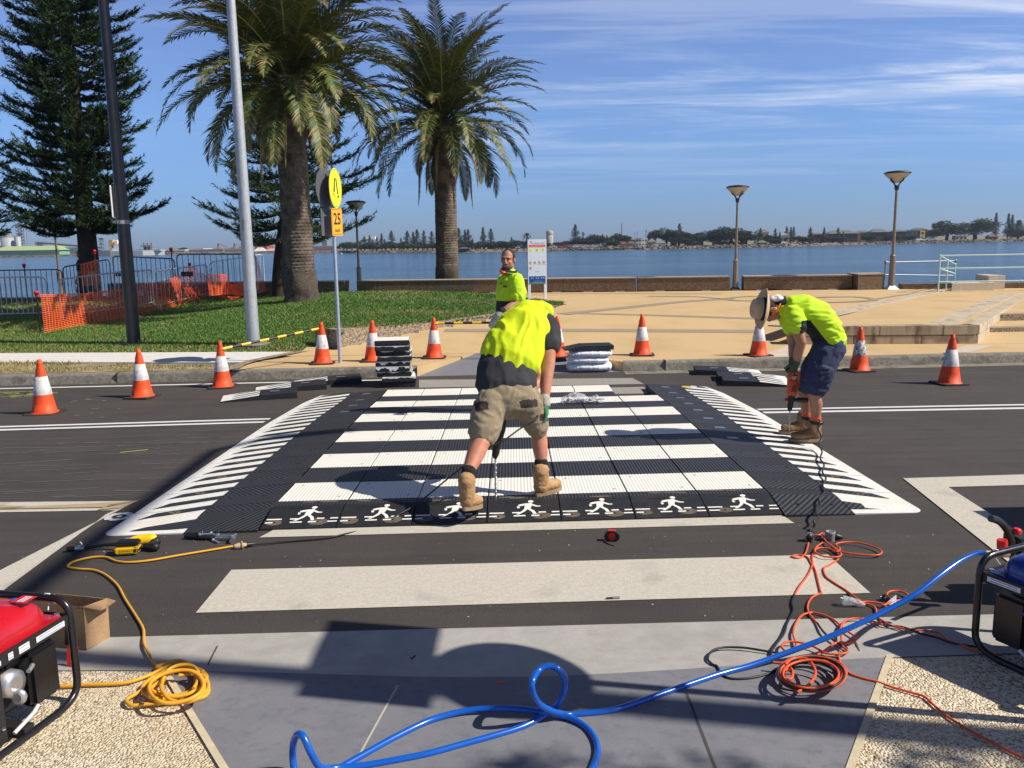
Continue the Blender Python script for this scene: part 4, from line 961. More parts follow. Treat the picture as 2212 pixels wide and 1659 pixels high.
# sandbags
bg0 = HR(1276, 806); bz = zroad(bg0.x, bg0.y)
for i, (w_, dx_, h_, lb) in enumerate(((.76, 0, .15, 'lumpy white sandbag at the bottom of the pile of three'), (.70, -.02, .12, 'lumpy white sandbag in the middle of the pile of three'), (.74, .02, .12, 'lumpy white sandbag on top of the pile under a black panel'))):
    z0 = bz+[0, .135, .245][i]; mb = MB()
    mb.loft([(-w_/2+.06, 0, h_/2), (-w_*.2, 0, h_*.55), (w_*.2, 0, h_*.5), (w_/2-.06, 0, h_*.52)], [(.22, h_*.46), (.26, h_*.53), (.26, h_*.53), (.22, h_*.45)], side=(0, 1, 0))
    o = organic('sandbag', mb, M['bag'], None, .012, 3, .012, 9); o.location = (bg0.x+dx_, bg0.y+.28, z0); tag(o, lb, 'sandbag', 'sandbags by the far kerb')
o = empty('rubber_wedge', (bg0.x-.02, bg0.y+.28, bz+.375), 'black rubber ramp wedge lying on the white sandbags', 'rubber wedge', rz=R(4))
mb = MB(); mb.prism([(-.12, -.22), (.40, -.22), (.40, .22), (-.12, .22)], 0, .07); mb.add([(-.12, -.22, 0), (-.12, .22, 0), (-.12, .22, .07), (-.12, -.22, .07), (-.42, -.22, 0), (-.42, .22, 0), (-.42, .22, .01), (-.42, -.22, .01)], [(3, 2, 6, 7), (0, 3, 7, 4), (1, 5, 6, 2), (4, 7, 6, 5), (0, 4, 5, 1)])
mb.build('slab', M['rubber'], o)
# bag of bolts
M['film'] = mat('clear_plastic_bag', (.75, .77, .80), .22, alpha=.38, spec=.8, bump=1, bscale=30, bdist=.02)
p = HR(1255, 872, HT); o = empty('bag_of_bolts', p, 'clear plastic bags of dark anchor bolts lying on the striped panels', 'bag')
mb = MB()
for i in range(46):
    a = random.random()*2*PI; q = Vector((random.gauss(0, .12), random.gauss(.05, .04), random.uniform(.008, .045))); d_ = Vector((math.cos(a), math.sin(a), random.uniform(-.2, .2)))*.035
    mb.tube([q-d_, q+d_], .006, 6)
mb.build('bolts', M['steeldk'], o)
mb = MB(); mb.loft([(-.20, .05, .04), (-.08, .05, .065), (.04, .04, .05), (.10, .05, .03), (.2, .04, .045), (.27, .04, .02)], [(.08, .04), (.11, .07), (.08, .05), (.04, .03), (.08, .05), (.04, .02)], side=(0, 1, 0))
b_ = organic('film', mb, M['film'], None, .012, 2, .018, 16); b_.parent = o

# ================================================================ CONES
def cone(P_, h, lab, dirty=False, sl=0, tilt=0):
    o = empty('traffic_cone', P_, lab, 'traffic cone', 'orange traffic cones around the works', random.uniform(0, 1.5)*0+R(random.uniform(-12, 12)))
    k = h/.71; rb = .150*k; rt = .030*k
    rad = lambda z_: rb+(rt-rb)*((z_-.03)/(.71-.03))**.98
    mb = MB(); n = 28
    mb.lathe([(rb+.022, .018), (rb+.018, .028), (rb, .034), (rad(.16), .16*k), (rad(.262), .262*k)], n=n); 
    cb_ = mb.build('cone_body', M['cone'], o); cb_.rotation_euler.z = random.uniform(0, 6.28); o.rotation_euler.x = R(random.uniform(-1, 1)); o.rotation_euler.y = R(random.uniform(-1.2, 1.2)); mb = MB()
    mb.lathe([(rad(.488), .488*k), (rad(.60), .60*k), (rt+.002, .655*k), (rt+.004, .66*k), (rt, .665*k), (rt-.003, .705*k), (rt*.72, .71*k), (rt*.7, .66*k)], n=n)
    mb.build('cone_tip', M['cone'], o)
    mb = MB(); mb.lathe([(rad(.258)+.0025, .258*k), (rad(.30)+.0045, .30*k), (rad(.49)+.0045, .49*k), (rad(.492)+.001, .492*k)], n=n); mb.build('reflective_sleeve', M['conedirty'] if dirty else M['conew'], cb_)
    mb = MB(); hb = .205*k; c_ = .04; pl = [(-hb+c_, -hb), (hb-c_, -hb), (hb, -hb+c_), (hb, hb-c_), (hb-c_, hb), (-hb+c_, hb), (-hb, hb-c_), (-hb, -hb+c_)]
    mb.prism(pl, .004, .022); mb.build('base', M['coneb'], o)
    return o
cones = [((97, 893), 0, .725, 'traffic cone at the far left on the road, nearest of the left row', 0), ((308, 858), 0, .715, 'traffic cone with a red nick on its sleeve, second from the left', 0),
 ((481, 836), 0, .71, 'traffic cone third from the left, tied to the left end of a striped bar', 0), ((697, 785), 1, .71, 'traffic cone beside the crossing sign post, tied to the right end of the bar', 0),
 ((806, 780), 1, .71, 'traffic cone half hidden behind the tall stack of panels', 0), ((938, 773), 1, .71, 'traffic cone on the footpath with a striped bar running off to its right', 0),
 ((1205, 770), 1, .71, 'traffic cone hidden behind the bending worker in the yellow vest', 0), ((1387, 767), 1, .72, 'clean traffic cone standing alone on the footpath right of the sandbags', 0),
 ((1638, 768), 1, .71, 'traffic cone directly behind the straw hat', 0), ((1856, 801), 0, .72, 'scuffed traffic cone with a badly worn dirty sleeve, right of the bending worker', 1), ((2050, 829), 0, .735, 'traffic cone farthest right on the road', 0)]
cpos = []
for (q, fp, h, lab, dt) in cones:
    p = G(*q) if fp else HR(*q); cpos.append(p); cone(p, h, lab, dt)
def striped_bar(a, b_, lab):
    o = empty('striped_bar', a, lab, 'striped bar', 'yellow and black bars linking cones'); d_ = b_-a; L_ = d_.length; n = max(4, int(L_/.16)); mbb = MB(); mby = MB()
    for i in range(n):
        p, q = a+d_*(i/n), a+d_*((i+1)/n); mbb.tube([p, q], .021 if i % 2 else .022, 10, mi=i % 2)
    bar_ = part(mbb, 'bar', [M['yellow'], M['black']], o)
    mb = MB(); mb.lathe([(.040, -.008), (.048, -.008), (.048, .008), (.040, .008)], a, 16)
    part(mb, 'end_ring', M['yellow'], bar_)
striped_bar(cpos[2]+Vector((.04, 0, .60)), cpos[3]+Vector((-.03, 0, .60)), 'long yellow and black striped bar between two cones on the left')
striped_bar(cpos[5]+Vector((.04, 0, .61)), cpos[6]+Vector((-.03, .02, .61)), 'yellow and black striped bar running behind the standing worker')
# ================================================================ STREET FURNITURE
def pole_between(name, lab, cat, base, top_px, r0, r1, m_, extra=None, group=None, ztop=9.5):
    o = empty(name, base, lab, cat, group)
    return o
# black light pole with a base plate (top leaves the frame)
pb = H(290, 743, zl); o = empty('light_pole', pb, 'tall black light pole standing on the dry grass, left of the grey one', 'light pole')
mb = MB(); mb.tube([(0, 0, .03), (0, 0, 1.9), (0, 0, 2.05), (0, 0, 9.8)], [.130, .128, .122, .075], 24); mb.tube([(0, 0, 9.6), (.25, 0, 10.1), (1.3, 0, 10.4)], .04, 10); part(mb, 'shaft', M['poleblk'], o) if False else mb.build('shaft', M['poleblk'], o)
mb = MB(); mb.box((0, 0, .015), (.42, .42, .03)); 
for a in range(4):
    q = Vector((.16*(1 if a % 2 else -1), .16*(1 if a//2 else -1), .05)); mb.tube([q, q+Vector((0, 0, .06))], .016, 6)
mb.build('base_plate', M['poleblk'], o)
mb = MB(); mb.box((-.16, .0, 2.87), (.012, .30, .62), rz=R(8)); mb.build('parking_sign', M['white'], o)
mb = MB(); mb.lathe([(.128, 2.42), (.128, 2.50)], n=24); mb.build('reflective_tape', M['grey'], o)
mb = MB(); text_mesh(mb, '10 7 38', (-.05, -.128, 2.46), (1, 0, 0), (0, 0, 1), .075, lift=.003); mb.build('pole_number', M['label'], o)
# grey galvanised pole
pb = H(548, 745, zl); o = empty('light_pole', pb, 'tall grey galvanised light pole on a concrete footing in the lawn', 'light pole')
mb = MB(); mb.tube([(0, 0, -.05), (0, 0, 9.5)], [.125, .062], 24); mb.build('shaft', M['polegrey'], o)
mb = MB(); mb.lathe([(.28, -.05), (.30, .02), (.24, .05), (.14, .055)], n=18, sx=1.15, smooth=False); mb.build('footing', M['kerb'], o)
mb = MB(); text_mesh(mb, 'CELSIUS', (-.012, -.118, 2.35), (0, 0, 1), (-1, 0, 0), .055, lift=.004); mb.build('sticker', M['ink'], o)
# pedestrian crossing sign
pb = G(735, 784); o = empty('crossing_sign', pb, 'round fluorescent yellow crossing sign over an orange 25 km/h plate on a grey post', 'road sign')
yaw = R(83)                                      # the front faces right and towards the road
mb = MB(); mb.tube([(0, 0, 0), (0, 0, 3.22)], .030, 14); mb.build('post', M['galv'], o)
Rz = Matrix.Rotation(yaw, 3, 'Z'); fx = Rz @ Vector((1, 0, 0)); fn = Rz @ Vector((0, -1, 0)); Rd = Matrix(((fx.x, 0, fn.x), (fx.y, 0, fn.y), (0, 1, 0)))
def disc(mb, c, r0, r1, n=48, mi=0, off=0.0):
    c = Vector(c)+fn*off; vs = []
    for k in range(n):
        a = 2*PI*k/n; vs.append(c+fx*r1*math.cos(a)+Vector((0, 0, r1*math.sin(a))))
    if r0 <= 0: mb.add(vs, [tuple(range(n))], mi)
    else:
        v2 = [c+fx*r0*math.cos(2*PI*k/n)+Vector((0, 0, r0*math.sin(2*PI*k/n))) for k in range(n)]; mb.add(vs+v2, [(k, (k+1) % n, (k+1) % n+n, k+n) for k in range(n)], mi)
cD = Vector((0, 0, 2.93))+fn*.05+fx*.06
mb = MB(); disc(mb, cD, 0, .325, off=0); vs = [cD+fx*.325*math.cos(2*PI*k/48)+Vector((0, 0, .325*math.sin(2*PI*k/48))) for k in range(48)]
v2 = [q-fn*.004 for q in vs]; mb.add(vs+v2, [(k, (k+1) % 48, (k+1) % 48+48, k+48) for k in range(48)], 0); mb.add(v2, [tuple(range(48))[::-1]], 2)
disc(mb, cD, .300, .308, mi=1, off=.002)
def fp(x, z, c=cD, off=.003): return c+fx*x+Vector((0, 0, z))+fn*off
def fpoly(pts, c=cD, mi=1, off=.003): mb.add([fp(x, z, c, off) for x, z in pts], [tuple(range(len(pts)))], mi)
fpoly([(-.055, .165), (-.012, .165), (-.060, -.075), (-.120, -.055)]); fpoly([(.012, .165), (.055, .165), (.120, -.095), (.068, -.095)])
fpoly([(-.125, -.075), (-.098, -.085), (-.060, -.150), (-.058, -.175), (-.085, -.135), (-.13, -.10)]); fpoly([(.075, -.125), (.105, -.115), (.15, -.10), (.155, -.135), (.095, -.165), (.085, -.160)])
mb.build('round_sign', [M['signy'], M['ink'], M['signback']], o)
yaw = R(75); Rz = Matrix.Rotation(yaw, 3, 'Z'); fx = Rz @ Vector((1, 0, 0)); fn = Rz @ Vector((0, -1, 0)); cP = Vector((0, 0, 2.375))+fn*.045+fx*.06
mb = MB(); w_, h_ = .20, .225
def rrect(w_, h_, r_=.03): return [(sx*(w_-r_)+r_*math.cos(a), sz*(h_-r_)+r_*math.sin(a)) for sx, sz, a0 in ((1, 1, 0), (-1, 1, PI/2), (-1, -1, PI), (1, -1, 1.5*PI)) for a in (a0, a0+PI/6, a0+PI/3, a0+PI/2)]
fpoly(rrect(w_, h_), cP, 0, 0); vs = [fp(x, z, cP, 0) for x, z in rrect(w_, h_)]; v2 = [q-fn*.004 for q in vs]; n = len(vs)
mb.add(vs+v2, [(k, (k+1) % n, (k+1) % n+n, k+n) for k in range(n)], 0); mb.add(v2, [tuple(range(n))[::-1]], 2)
a_ = rrect(.182, .208, .025); b_ = rrect(.175, .201, .022); mb.add([fp(x, z, cP, .002) for x, z in a_+b_], [(k, (k+1) % n, (k+1) % n+n, k+n) for k in range(n)], 1)
text_mesh(mb, '25', fp(0, .045, cP, 0), fx, (0, 0, 1), .27, 1, bold=.004, lift=.004); text_mesh(mb, 'km/h', fp(0, -.135, cP, 0), fx, (0, 0, 1), .095, 1, lift=.004)
mb.build('speed_plate', [M['signo'], M['ink'], M['signback']], o)
# the second pair of plates facing the other approach
yaw2 = R(118); Rz2 = Matrix.Rotation(yaw2, 3, 'Z'); gx = Rz2 @ Vector((1, 0, 0)); gn = Rz2 @ Vector((0, -1, 0))
mb = MB(); c2 = Vector((-.055, .02, 2.93))-gx*.02
gx = (Rz @ Vector((1, 0, 0))); gn = -(Rz @ Vector((0, -1, 0))); c2 = Vector((0, 0, 2.93))+gn*.09-fx*.05
vs = [c2+gx*.325*math.cos(2*PI*k/48)+Vector((0, 0, .325*math.sin(2*PI*k/48))) for k in range(48)]; v2 = [q+gn*.005 for q in vs]
mb.add(vs, [tuple(range(48))], 1); mb.add(v2, [tuple(range(48))[::-1]], 0); mb.add(vs+v2, [(k, (k+1) % 48, (k+1) % 48+48, k+48) for k in range(48)], 1)
mb.build('rear_round_sign', [M['signy'], M['signback']], o)
mb = MB(); c2 = Vector((0, 0, 2.375))+gn*.09-fx*.05; vs = [c2+gx*x+Vector((0, 0, z)) for x, z in rrect(.2, .225)]; v2 = [q+gn*.005 for q in vs]; n = len(vs)
mb.add(vs, [tuple(range(n))], 1); mb.add(v2, [tuple(range(n))[::-1]], 0); mb.add(vs+v2, [(k, (k+1) % n, (k+1) % n+n, k+n) for k in range(n)], 1)
mb.build('rear_speed_plate', [M['signo'], M['signback']], o)
# promenade lamps
def lamp(P_, hgt, lab):
    o = empty('promenade_lamp', P_, lab, 'street lamp', 'promenade lamp posts along the water'); k = hgt/3.55
    mb = MB(); mb.tube([(0, 0, 0), (0, 0, 1.02*k)], [.10*k, .088*k], 8); mb.tube([(0, 0, 1.02*k), (0, 0, 1.06*k)], [.088*k, .05*k], 8); mb.tube([(0, 0, 1.04*k), (0, 0, 3.02*k)], [.048*k, .038*k], 12); mb.build('post', M['lamp'], o)
    mb = MB(); mb.lathe([(.26*k, 0), (.24*k, .02), (.11*k, .12*k)], n=4, smooth=False, rot=Matrix.Rotation(PI/4, 3, 'Z')); mb.build('base_cover', M['lampdk'] if 'right end' not in lab else M['white'], o)
    mb = MB(); mb.tube([(0, 0, 2.98*k), (0, 0, 3.12*k)], [.055*k, .075*k], 12)
    for a in (0, PI/2, PI, 1.5*PI):
        c_, s_ = math.cos(a+.4), math.sin(a+.4); mb.tube([(c_*.05*k, s_*.05*k, 3.10*k), (c_*.13*k, s_*.13*k, 3.20*k), (c_*.24*k, s_*.24*k, 3.27*k), (c_*.25*k, s_*.25*k, 3.33*k)], .018*k, 8)
    mb.build('bracket', M['lampdk'], o)
    mb = MB(); mb.lathe([(.07*k, 3.20*k), (.12*k, 3.22*k), (.36*k, 3.44*k), (.37*k, 3.47*k)], n=32); bowl_ = mb.build('lamp_bowl', M['lampglass'], o)
    mb = MB(); mb.lathe([(.36*k, 3.462*k), (.385*k, 3.47*k), (.39*k, 3.49*k), (.30*k, 3.53*k), (.001, 3.56*k)], n=32); mb.build('lamp_cap', M['lampdk'], bowl_)
    return o
for (x, y, yt, lab) in ((1588, 622, 400, 'bronze lamp post in the gap of the sea wall, middle of the right half'), (1925, 621, 369, 'bronze lamp post at the right end of the sea wall by the railing'), (776, 608, 433, 'bronze lamp post just right of the crossing sign'), (129, 606, 455, 'bronze lamp post partly hidden behind the left conifer')):
    p = H(x, y, lambda X, Y: zt if x > 1000 else zt)
    if x < 1000: p = D(x, y, swl(p.x)+.2); p.z = .36
    of_ = .15 if x < 1900 else -.1; X_ = swpt(x, y, of_); p = Vector((X_, swl(X_)+of_, .34)); q = D(x, yt, p.y)
    lamp(p, (q.z-p.z), lab)
# information board
p = H(1161, 648, zl); o = empty('information_sign', p, 'white park notice board on two posts behind the workers', 'sign', rz=R(12))
pl, pr = H(1146, 641, zl), H(1174, 641, zl); s_ = scale_at(p.y); Wb = 41*s_; zb_ = (641-606)*s_*1.0; ht = (606-513)*s_*1.01
mb = MB(); 
for sx in (-1, 1): mb.box((sx*(Wb/2-.035), 0, (zb_+ht)/2-.1), (.075, .05, zb_+ht+.2))
mb.build('posts', M['white'], o)
mb = MB(); y0 = -.036; bx = lambda x0, x1, z0, z1, mi, dy=0: mb.quad((x0, y0-dy, z0), (x1, y0-dy, z0), (x1, y0-dy, z1), (x0, y0-dy, z1), mi)
mb.box((0, y0+.006, zb_+ht/2), (Wb, .010, ht), mi=0); y0 -= .001
L, Rr = -Wb/2, Wb/2; z = lambda f_: zb_+ht*f_; xx = lambda f_: L+Wb*f_
bx(xx(.06), xx(.94), z(.825), z(.88), 1, .001); bx(xx(.05), xx(.93), z(.03), z(.17), 2, .001); bx(xx(.05), xx(.93), z(.008), z(.042), 3, .002)
def sdisc(fx_, fz_, r_, mi, r0=0, dy=.002):
    cx_, cz_ = xx(fx_), z(fz_); n = 20; o1 = [(cx_+r_*math.cos(2*PI*k/n), y0-dy, cz_+r_*math.sin(2*PI*k/n)) for k in range(n)]
    if r0: i1 = [(cx_+r0*math.cos(2*PI*k/n), y0-dy, cz_+r0*math.sin(2*PI*k/n)) for k in range(n)]; mb.add(o1+i1, [(k, (k+1) % n, (k+1) % n+n, k+n) for k in range(n)], mi)
    else: mb.add(o1, [tuple(range(n))], mi)
ux, uz = (1, 0, 0), (0, 0, 1)
for f_ in (.18, .5, .83):
    sdisc(f_, .765, .043, 4); text_mesh(mb, {.18: '~', .5: '&', .83: '%'}[f_], (xx(f_), y0, z(.765)), ux, uz, .07, 5, lift=.004)
for i, (a, b_) in enumerate(((.13, .48), (.37, .48), (.61, .48), (.85, .48), (.13, .36))):
    sdisc(a, b_, .034, 1, .027); mb.quad((xx(a)-.022, y0-.003, z(b_)+.017), (xx(a)-.017, y0-.003, z(b_)+.022), (xx(a)+.022, y0-.003, z(b_)-.017), (xx(a)+.017, y0-.003, z(b_)-.022), 1)
    mb.quad((xx(a)-.014, y0-.0025, z(b_)-.01), (xx(a)+.014, y0-.0025, z(b_)-.01), (xx(a)+.010, y0-.0025, z(b_)+.01), (xx(a)-.012, y0-.0025, z(b_)+.006), 5)
    text_mesh(mb, ['No dogs', 'No bikes', 'No camping', 'No swimming', 'No fireworks'][i], (xx(a), y0, z(b_)-.050), ux, uz, .020, 5, lift=.002)
sdisc(.16, .95, .022, 1)
text_mesh(mb, 'Foreshore Park', (xx(.54), y0, z(.915)), ux, uz, .062, 6, lift=.002); text_mesh(mb, 'Please take care on the foreshore', (xx(.5), y0, z(.852)), ux, uz, .028, 0, lift=.003)
text_mesh(mb, 'Foreshore', (xx(.5), y0, z(.275)), ux, uz, .03, 5, lift=.002); 
for i, f_ in enumerate((.22, .5, .78)): text_mesh(mb, ['& II', '&~&', '&=&'][i], (xx(f_), y0, z(.128)), ux, uz, .055, 0, lift=.004)
text_mesh(mb, 'Report faults to council', (xx(.5), y0, z(.062)), ux, uz, .022, 0, lift=.004); text_mesh(mb, 'For emergency phone 000', (xx(.5), y0, z(.024)), ux, uz, .026, 0, lift=.005)
mb.build('notice_board', [M['whitem'], M['signpink'], M['signblue'], M['signgreen'], M['signy'], M['ink'], M['signgreen']], o)
# railings at the landing
def railing(name, posts, rails, m_, lab, r_=.024, knob=.034):
    o = empty(name, posts[0][0], lab, 'railing'); 
    for a, b_ in posts:
        mb = MB(); mb.tube([a, b_], r_, 10); mb.ell(b_, (knob,)*3, nu=10, nv=6); part(mb, 'post', m_, o)
    for pts in rails:
        mb = MB(); mb.tube(pts, r_*.85, 10); part(mb, 'handrail', m_, o)
def post(x, yt, yb, Y): b_ = D(x, yb, Y); t_ = D(x, yt, Y); t_.x = b_.x; return (b_, t_)
P0 = post(2026, 552, 630, 25.0); P1 = post(2043, 562, 627, 26.0); P2 = post(2060, 571, 626, 27.2)
rl_ = []
for f_ in (1.0, .64, .27): rl_.append([P0[0].lerp(P0[1], f_), P1[0].lerp(P1[1], f_), P2[0].lerp(P2[1], f_)]); a = P0[0].lerp(P0[1], f_ if f_ < 1 else .995); rl_.append([a, a+Vector((9, -.2, 0))])
railing('pale_railing', [P0, P1, P2], rl_, M['rail'], 'pale green tubular railing running off to the right by the landing')
Q0 = post(1911, 566, 604, 28.2); Q1 = post(2060, 563, 622, 29.2)
railing('grey_railing', [Q0, Q1], [[Q0[1]-Vector((0, 0, .01)), Q1[1]-Vector((0, 0, .01))], [Q0[0].lerp(Q0[1], .28), Q1[0].lerp(Q1[1], .45)]], M['railgrey'], 'silver handrail at the water edge behind the right lamp post', .026, .05)

# ================================================================ BARRIERS AND NETS
def barrier(TL, TR, BL_, BR_, m_, lab, legs=True, plate=None, nb=13):
    o = empty('crowd_barrier', BL_, lab, 'crowd barrier', 'steel crowd barriers round the fenced patch'); r_ = .021
    up = (TL-BL_); 
    def pt(f_, g_): return (BL_.lerp(BR_, f_)).lerp(TL.lerp(TR, f_), g_)
    cr = .055
    path = [pt(0, 0), pt(0, .3), pt(0, .88), pt(.012, .96), pt(cr, 1.0), pt(.5, 1), pt(1-cr, 1), pt(.988, .96), pt(1, .88), pt(1, 0)]
    mb = MB(); mb.tube(path, r_, 8); mb.tube([pt(0, .10), pt(1, .10)], r_*.8, 6); part(mb, 'frame', m_, o)
    mb = MB()
    for k in range(1, nb+1): f_ = k/(nb+1); mb.tube([pt(f_, .10), pt(f_, .99)], .0105, 5, cap=False)
    part(mb, 'bars', m_, o)
    d_ = (BR_-BL_); d_.z = 0; nr = Vector((-d_.y, d_.x, 0)).normalized()
    for f_ in (.03, .97):
        p = pt(f_, 0); mb = MB(); mb.tube([p-nr*.22-Vector((0, 0, .02)), p+Vector((0, 0, .06)), p+nr*.22-Vector((0, 0, .02))], .014, 6); part(mb, 'foot', m_, o)
    if plate:
        p = pt(*plate); mb = MB(); an = math.atan2(d_.y, d_.x); mb.box(p-nr*.02, (.36, .012, .15), rz=an); part(mb, 'name_plate', M['label'] if m_ is M['steel'] else M['blackm'], o)
def bar_px(tl, tr, bl, br, m_, lab, **k):
    a, b_ = H(*bl, zl), H(*br, zl); ta = D(*tl, a.y); tb = D(*tr, b_.y); ta.x = a.x; tb.x = b_.x; barrier(ta, tb, a, b_, m_, lab, **k)
bar_px((-95, 600), (107, 598), (-95, 690), (107, 684), M['steel'], 'galvanised crowd barrier at the far left edge of the fenced patch', nb=17)
bar_px((125, 604), (264, 587), (134, 690), (270, 672), M['steel'], 'galvanised crowd barrier crossing just left of the black pole', plate=None)
bar_px((268, 586), (325, 583), (290, 672), (333, 660), M['steel'], 'galvanised crowd barrier with a white plate, right beside the black pole', plate=(.35, .42), nb=7)
bar_px((329, 586), (440, 571), (342, 668), (452, 640), M['steel'], 'galvanised crowd barrier tangled in the orange net, between the two poles')
bar_px((443, 567), (560, 549), (458, 640), (572, 618), M['steel'], 'galvanised crowd barrier ending behind the grey pole')
def dbar(x0, x1, yt0, yt1, Y, lab, nb=13, **k):
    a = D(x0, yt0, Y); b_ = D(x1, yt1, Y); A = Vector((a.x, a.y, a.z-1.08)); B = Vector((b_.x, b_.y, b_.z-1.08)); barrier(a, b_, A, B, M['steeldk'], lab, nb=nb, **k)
dbar(-60, 133, 585, 582, 28.2, 'dark crowd barrier along the water at the far left edge', nb=16)
dbar(135, 236, 577, 560, 27.0, 'dark crowd barrier in front of the walking man', nb=12)
dbar(243, 376, 553, 559, 26.8, 'dark crowd barrier with a black plate, behind the black pole', nb=12, plate=(.12, .5))
dbar(381, 552, 549, 549, 26.0, 'long dark crowd barrier standing highest on the rise, left of the grey pole', nb=13, plate=(.12, .45))
# star pickets with orange caps
for (x, yt, yb, Y, l) in ((88, 629, 718, None, 'star picket with a red cap at the front left corner of the orange net'), (415, 568, 642, None, 'star picket with a red cap where the orange net peaks'), (59, 570, 640, 27.5, 'star picket with a red cap near the far left dark barrier'), (213, 540, 640, 26.5, 'star picket with a red cap beside the conifer trunk'), (376, 535, 620, 26.0, 'star picket with a red cap rising above the water, left of the grey pole')):
    p = H(x, yb, zl) if Y is None else D(x, yb, Y); q = D(x, yt, p.y); q.x = p.x
    o = empty('star_picket', p, l, 'fence post', 'star pickets with red caps'); mb = MB(); mb.tube([p-Vector((0, 0, .1)), q-Vector((0, 0, .08))], .018, 5); part(mb, 'stake', M['blackm'], o)
    mb = MB(); mb.lathe([(.042, -.12), (.045, -.05), (.055, -.045), (.052, 0), (.02, .008)], q, 12); part(mb, 'safety_cap', M['redp'], o)
def net(cols, lab, dens=.055, m_='netor', parent=None):
    """orange barrier mesh: list of (top point, bottom point); real strands"""
    mb = MB(); tops = smoothpath([c[0] for c in cols], 5); bots = smoothpath([c[1] for c in cols], 5); Ls = [0]
    for i in range(1, len(bots)): Ls.append(Ls[-1]+(tops[i]-tops[i-1]).length*.5+(bots[i]-bots[i-1]).length*.5)
    def at(s_, g_):
        i = 0
        while i < len(Ls)-2 and Ls[i+1] < s_: i += 1
        f_ = (s_-Ls[i])/max(1e-6, Ls[i+1]-Ls[i]); p = bots[i].lerp(bots[i+1], f_).lerp(tops[i].lerp(tops[i+1], f_), g_)
        w_ = .03*mnoise.noise((s_*1.7, g_*2, 4)); return p+Vector((0, w_, w_*.5))
    L_ = Ls[-1]; nh = int(1.0/dens)+1; nv = int(L_/.105)
    for r_ in range(nh+1):
        g_ = r_/nh; n = int(L_/.12); vs = []
        for i in range(n+1):
            p = at(L_*i/n, g_); hw = .0075 if 0 < r_ < nh else .012; vs += [p-Vector((0, 0, hw)), p+Vector((0, 0, hw))]
        mb.add(vs, [(2*i, 2*i+2, 2*i+3, 2*i+1) for i in range(n)])
    for k in range(nv+1):
        s_ = L_*k/nv
        for r_ in range(nh):
            g0, g1 = r_/nh, (r_+1)/nh; w0 = .017; a = at(max(0, s_-w0), g0); b_ = at(min(L_, s_+w0), g0); c_ = at(min(L_, s_+w0*.45), (g0+g1)/2); e_ = at(max(0, s_-w0*.45), (g0+g1)/2)
            f0 = at(max(0, s_-w0), g1); f1 = at(min(L_, s_+w0), g1)
            mb.add([a, b_, c_, f1, f0, e_], [(0, 1, 2, 5), (5, 2, 3, 4)])
    return tag(mb.build('barrier_net', M[m_]), lab, 'safety net', 'orange mesh netting round the fenced patch')
def nc(xt, yt, xb, yb, Y=None):
    b_ = H(xb, yb, zl) if Y is None else D(xb, yb, Y); b_.z += .02; t_ = D(xt, yt, b_.y); return (t_, b_)
net([nc(88, 636, 96, 721), nc(170, 635, 185, 702), nc(250, 626, 262, 692), nc(300, 617, 310, 680), nc(355, 608, 352, 668)], 'orange mesh net sagging across the front of the fenced patch')
net([nc(352, 608, 354, 668), nc(380, 598, 388, 660), nc(415, 577, 424, 648), nc(432, 590, 440, 645), nc(445, 596, 455, 642), nc(490, 640, 500, 648), nc(536, 630, 545, 636)], 'orange mesh net gathered round the peaked picket and lying towards the grey pole')
net([nc(448, 594, 452, 640, 25), nc(490, 594, 490, 636, 25.4), nc(500, 615, 515, 640, 25.2), nc(545, 600, 548, 634, 24.8)], 'orange mesh net loop hanging low behind the grey pole')
net([nc(552, 548, 556, 634, 24.6), nc(556, 560, 575, 628, 24.4)], 'narrow orange net end stretched tight just right of the grey pole', dens=.045)
net([nc(174, 572, 176, 618, 25.6), nc(212, 561, 214, 616, 25.6)], 'orange net panel wrapped in front of the walking man', dens=.07)

# ================================================================ TREES
M['palmtrunk'] = mat('palm_trunk', (.10, .075, .055), .95, (.20, .16, .115), 9, .6, 40, col3=(.045, .033, .025), n3=3, r3=(.42, .7))
M['palmroot'] = mat('palm_root_mass', (.055, .042, .03), .95, (.11, .085, .06), 14, .9, 25)
M['frond'] = mat('palm_leaf', (.045, .072, .012), .5, (.115, .135, .030), 3, spec=.4); M['frondd'] = mat('palm_leaf_drying', (.30, .21, .10), .7, (.17, .14, .05), 4)
M['frondx'] = mat('dead_palm_leaf', (.16, .105, .055), .85, (.26, .18, .10), 5); M['rachis'] = mat('palm_midrib', (.26, .28, .07), .6)
M['pine'] = mat('conifer_foliage', (.010, .026, .010), .75, (.028, .052, .014), 1.1, spec=.2); M['pineb'] = mat('conifer_foliage_pale', (.050, .090, .020), .75); M['bark'] = mat('conifer_bark', (.030, .023, .018), .95, (.055, .042, .03), 8, .7, 30, stretch=(1, 1, .3))  # pineb is a paler green given to random branchlets
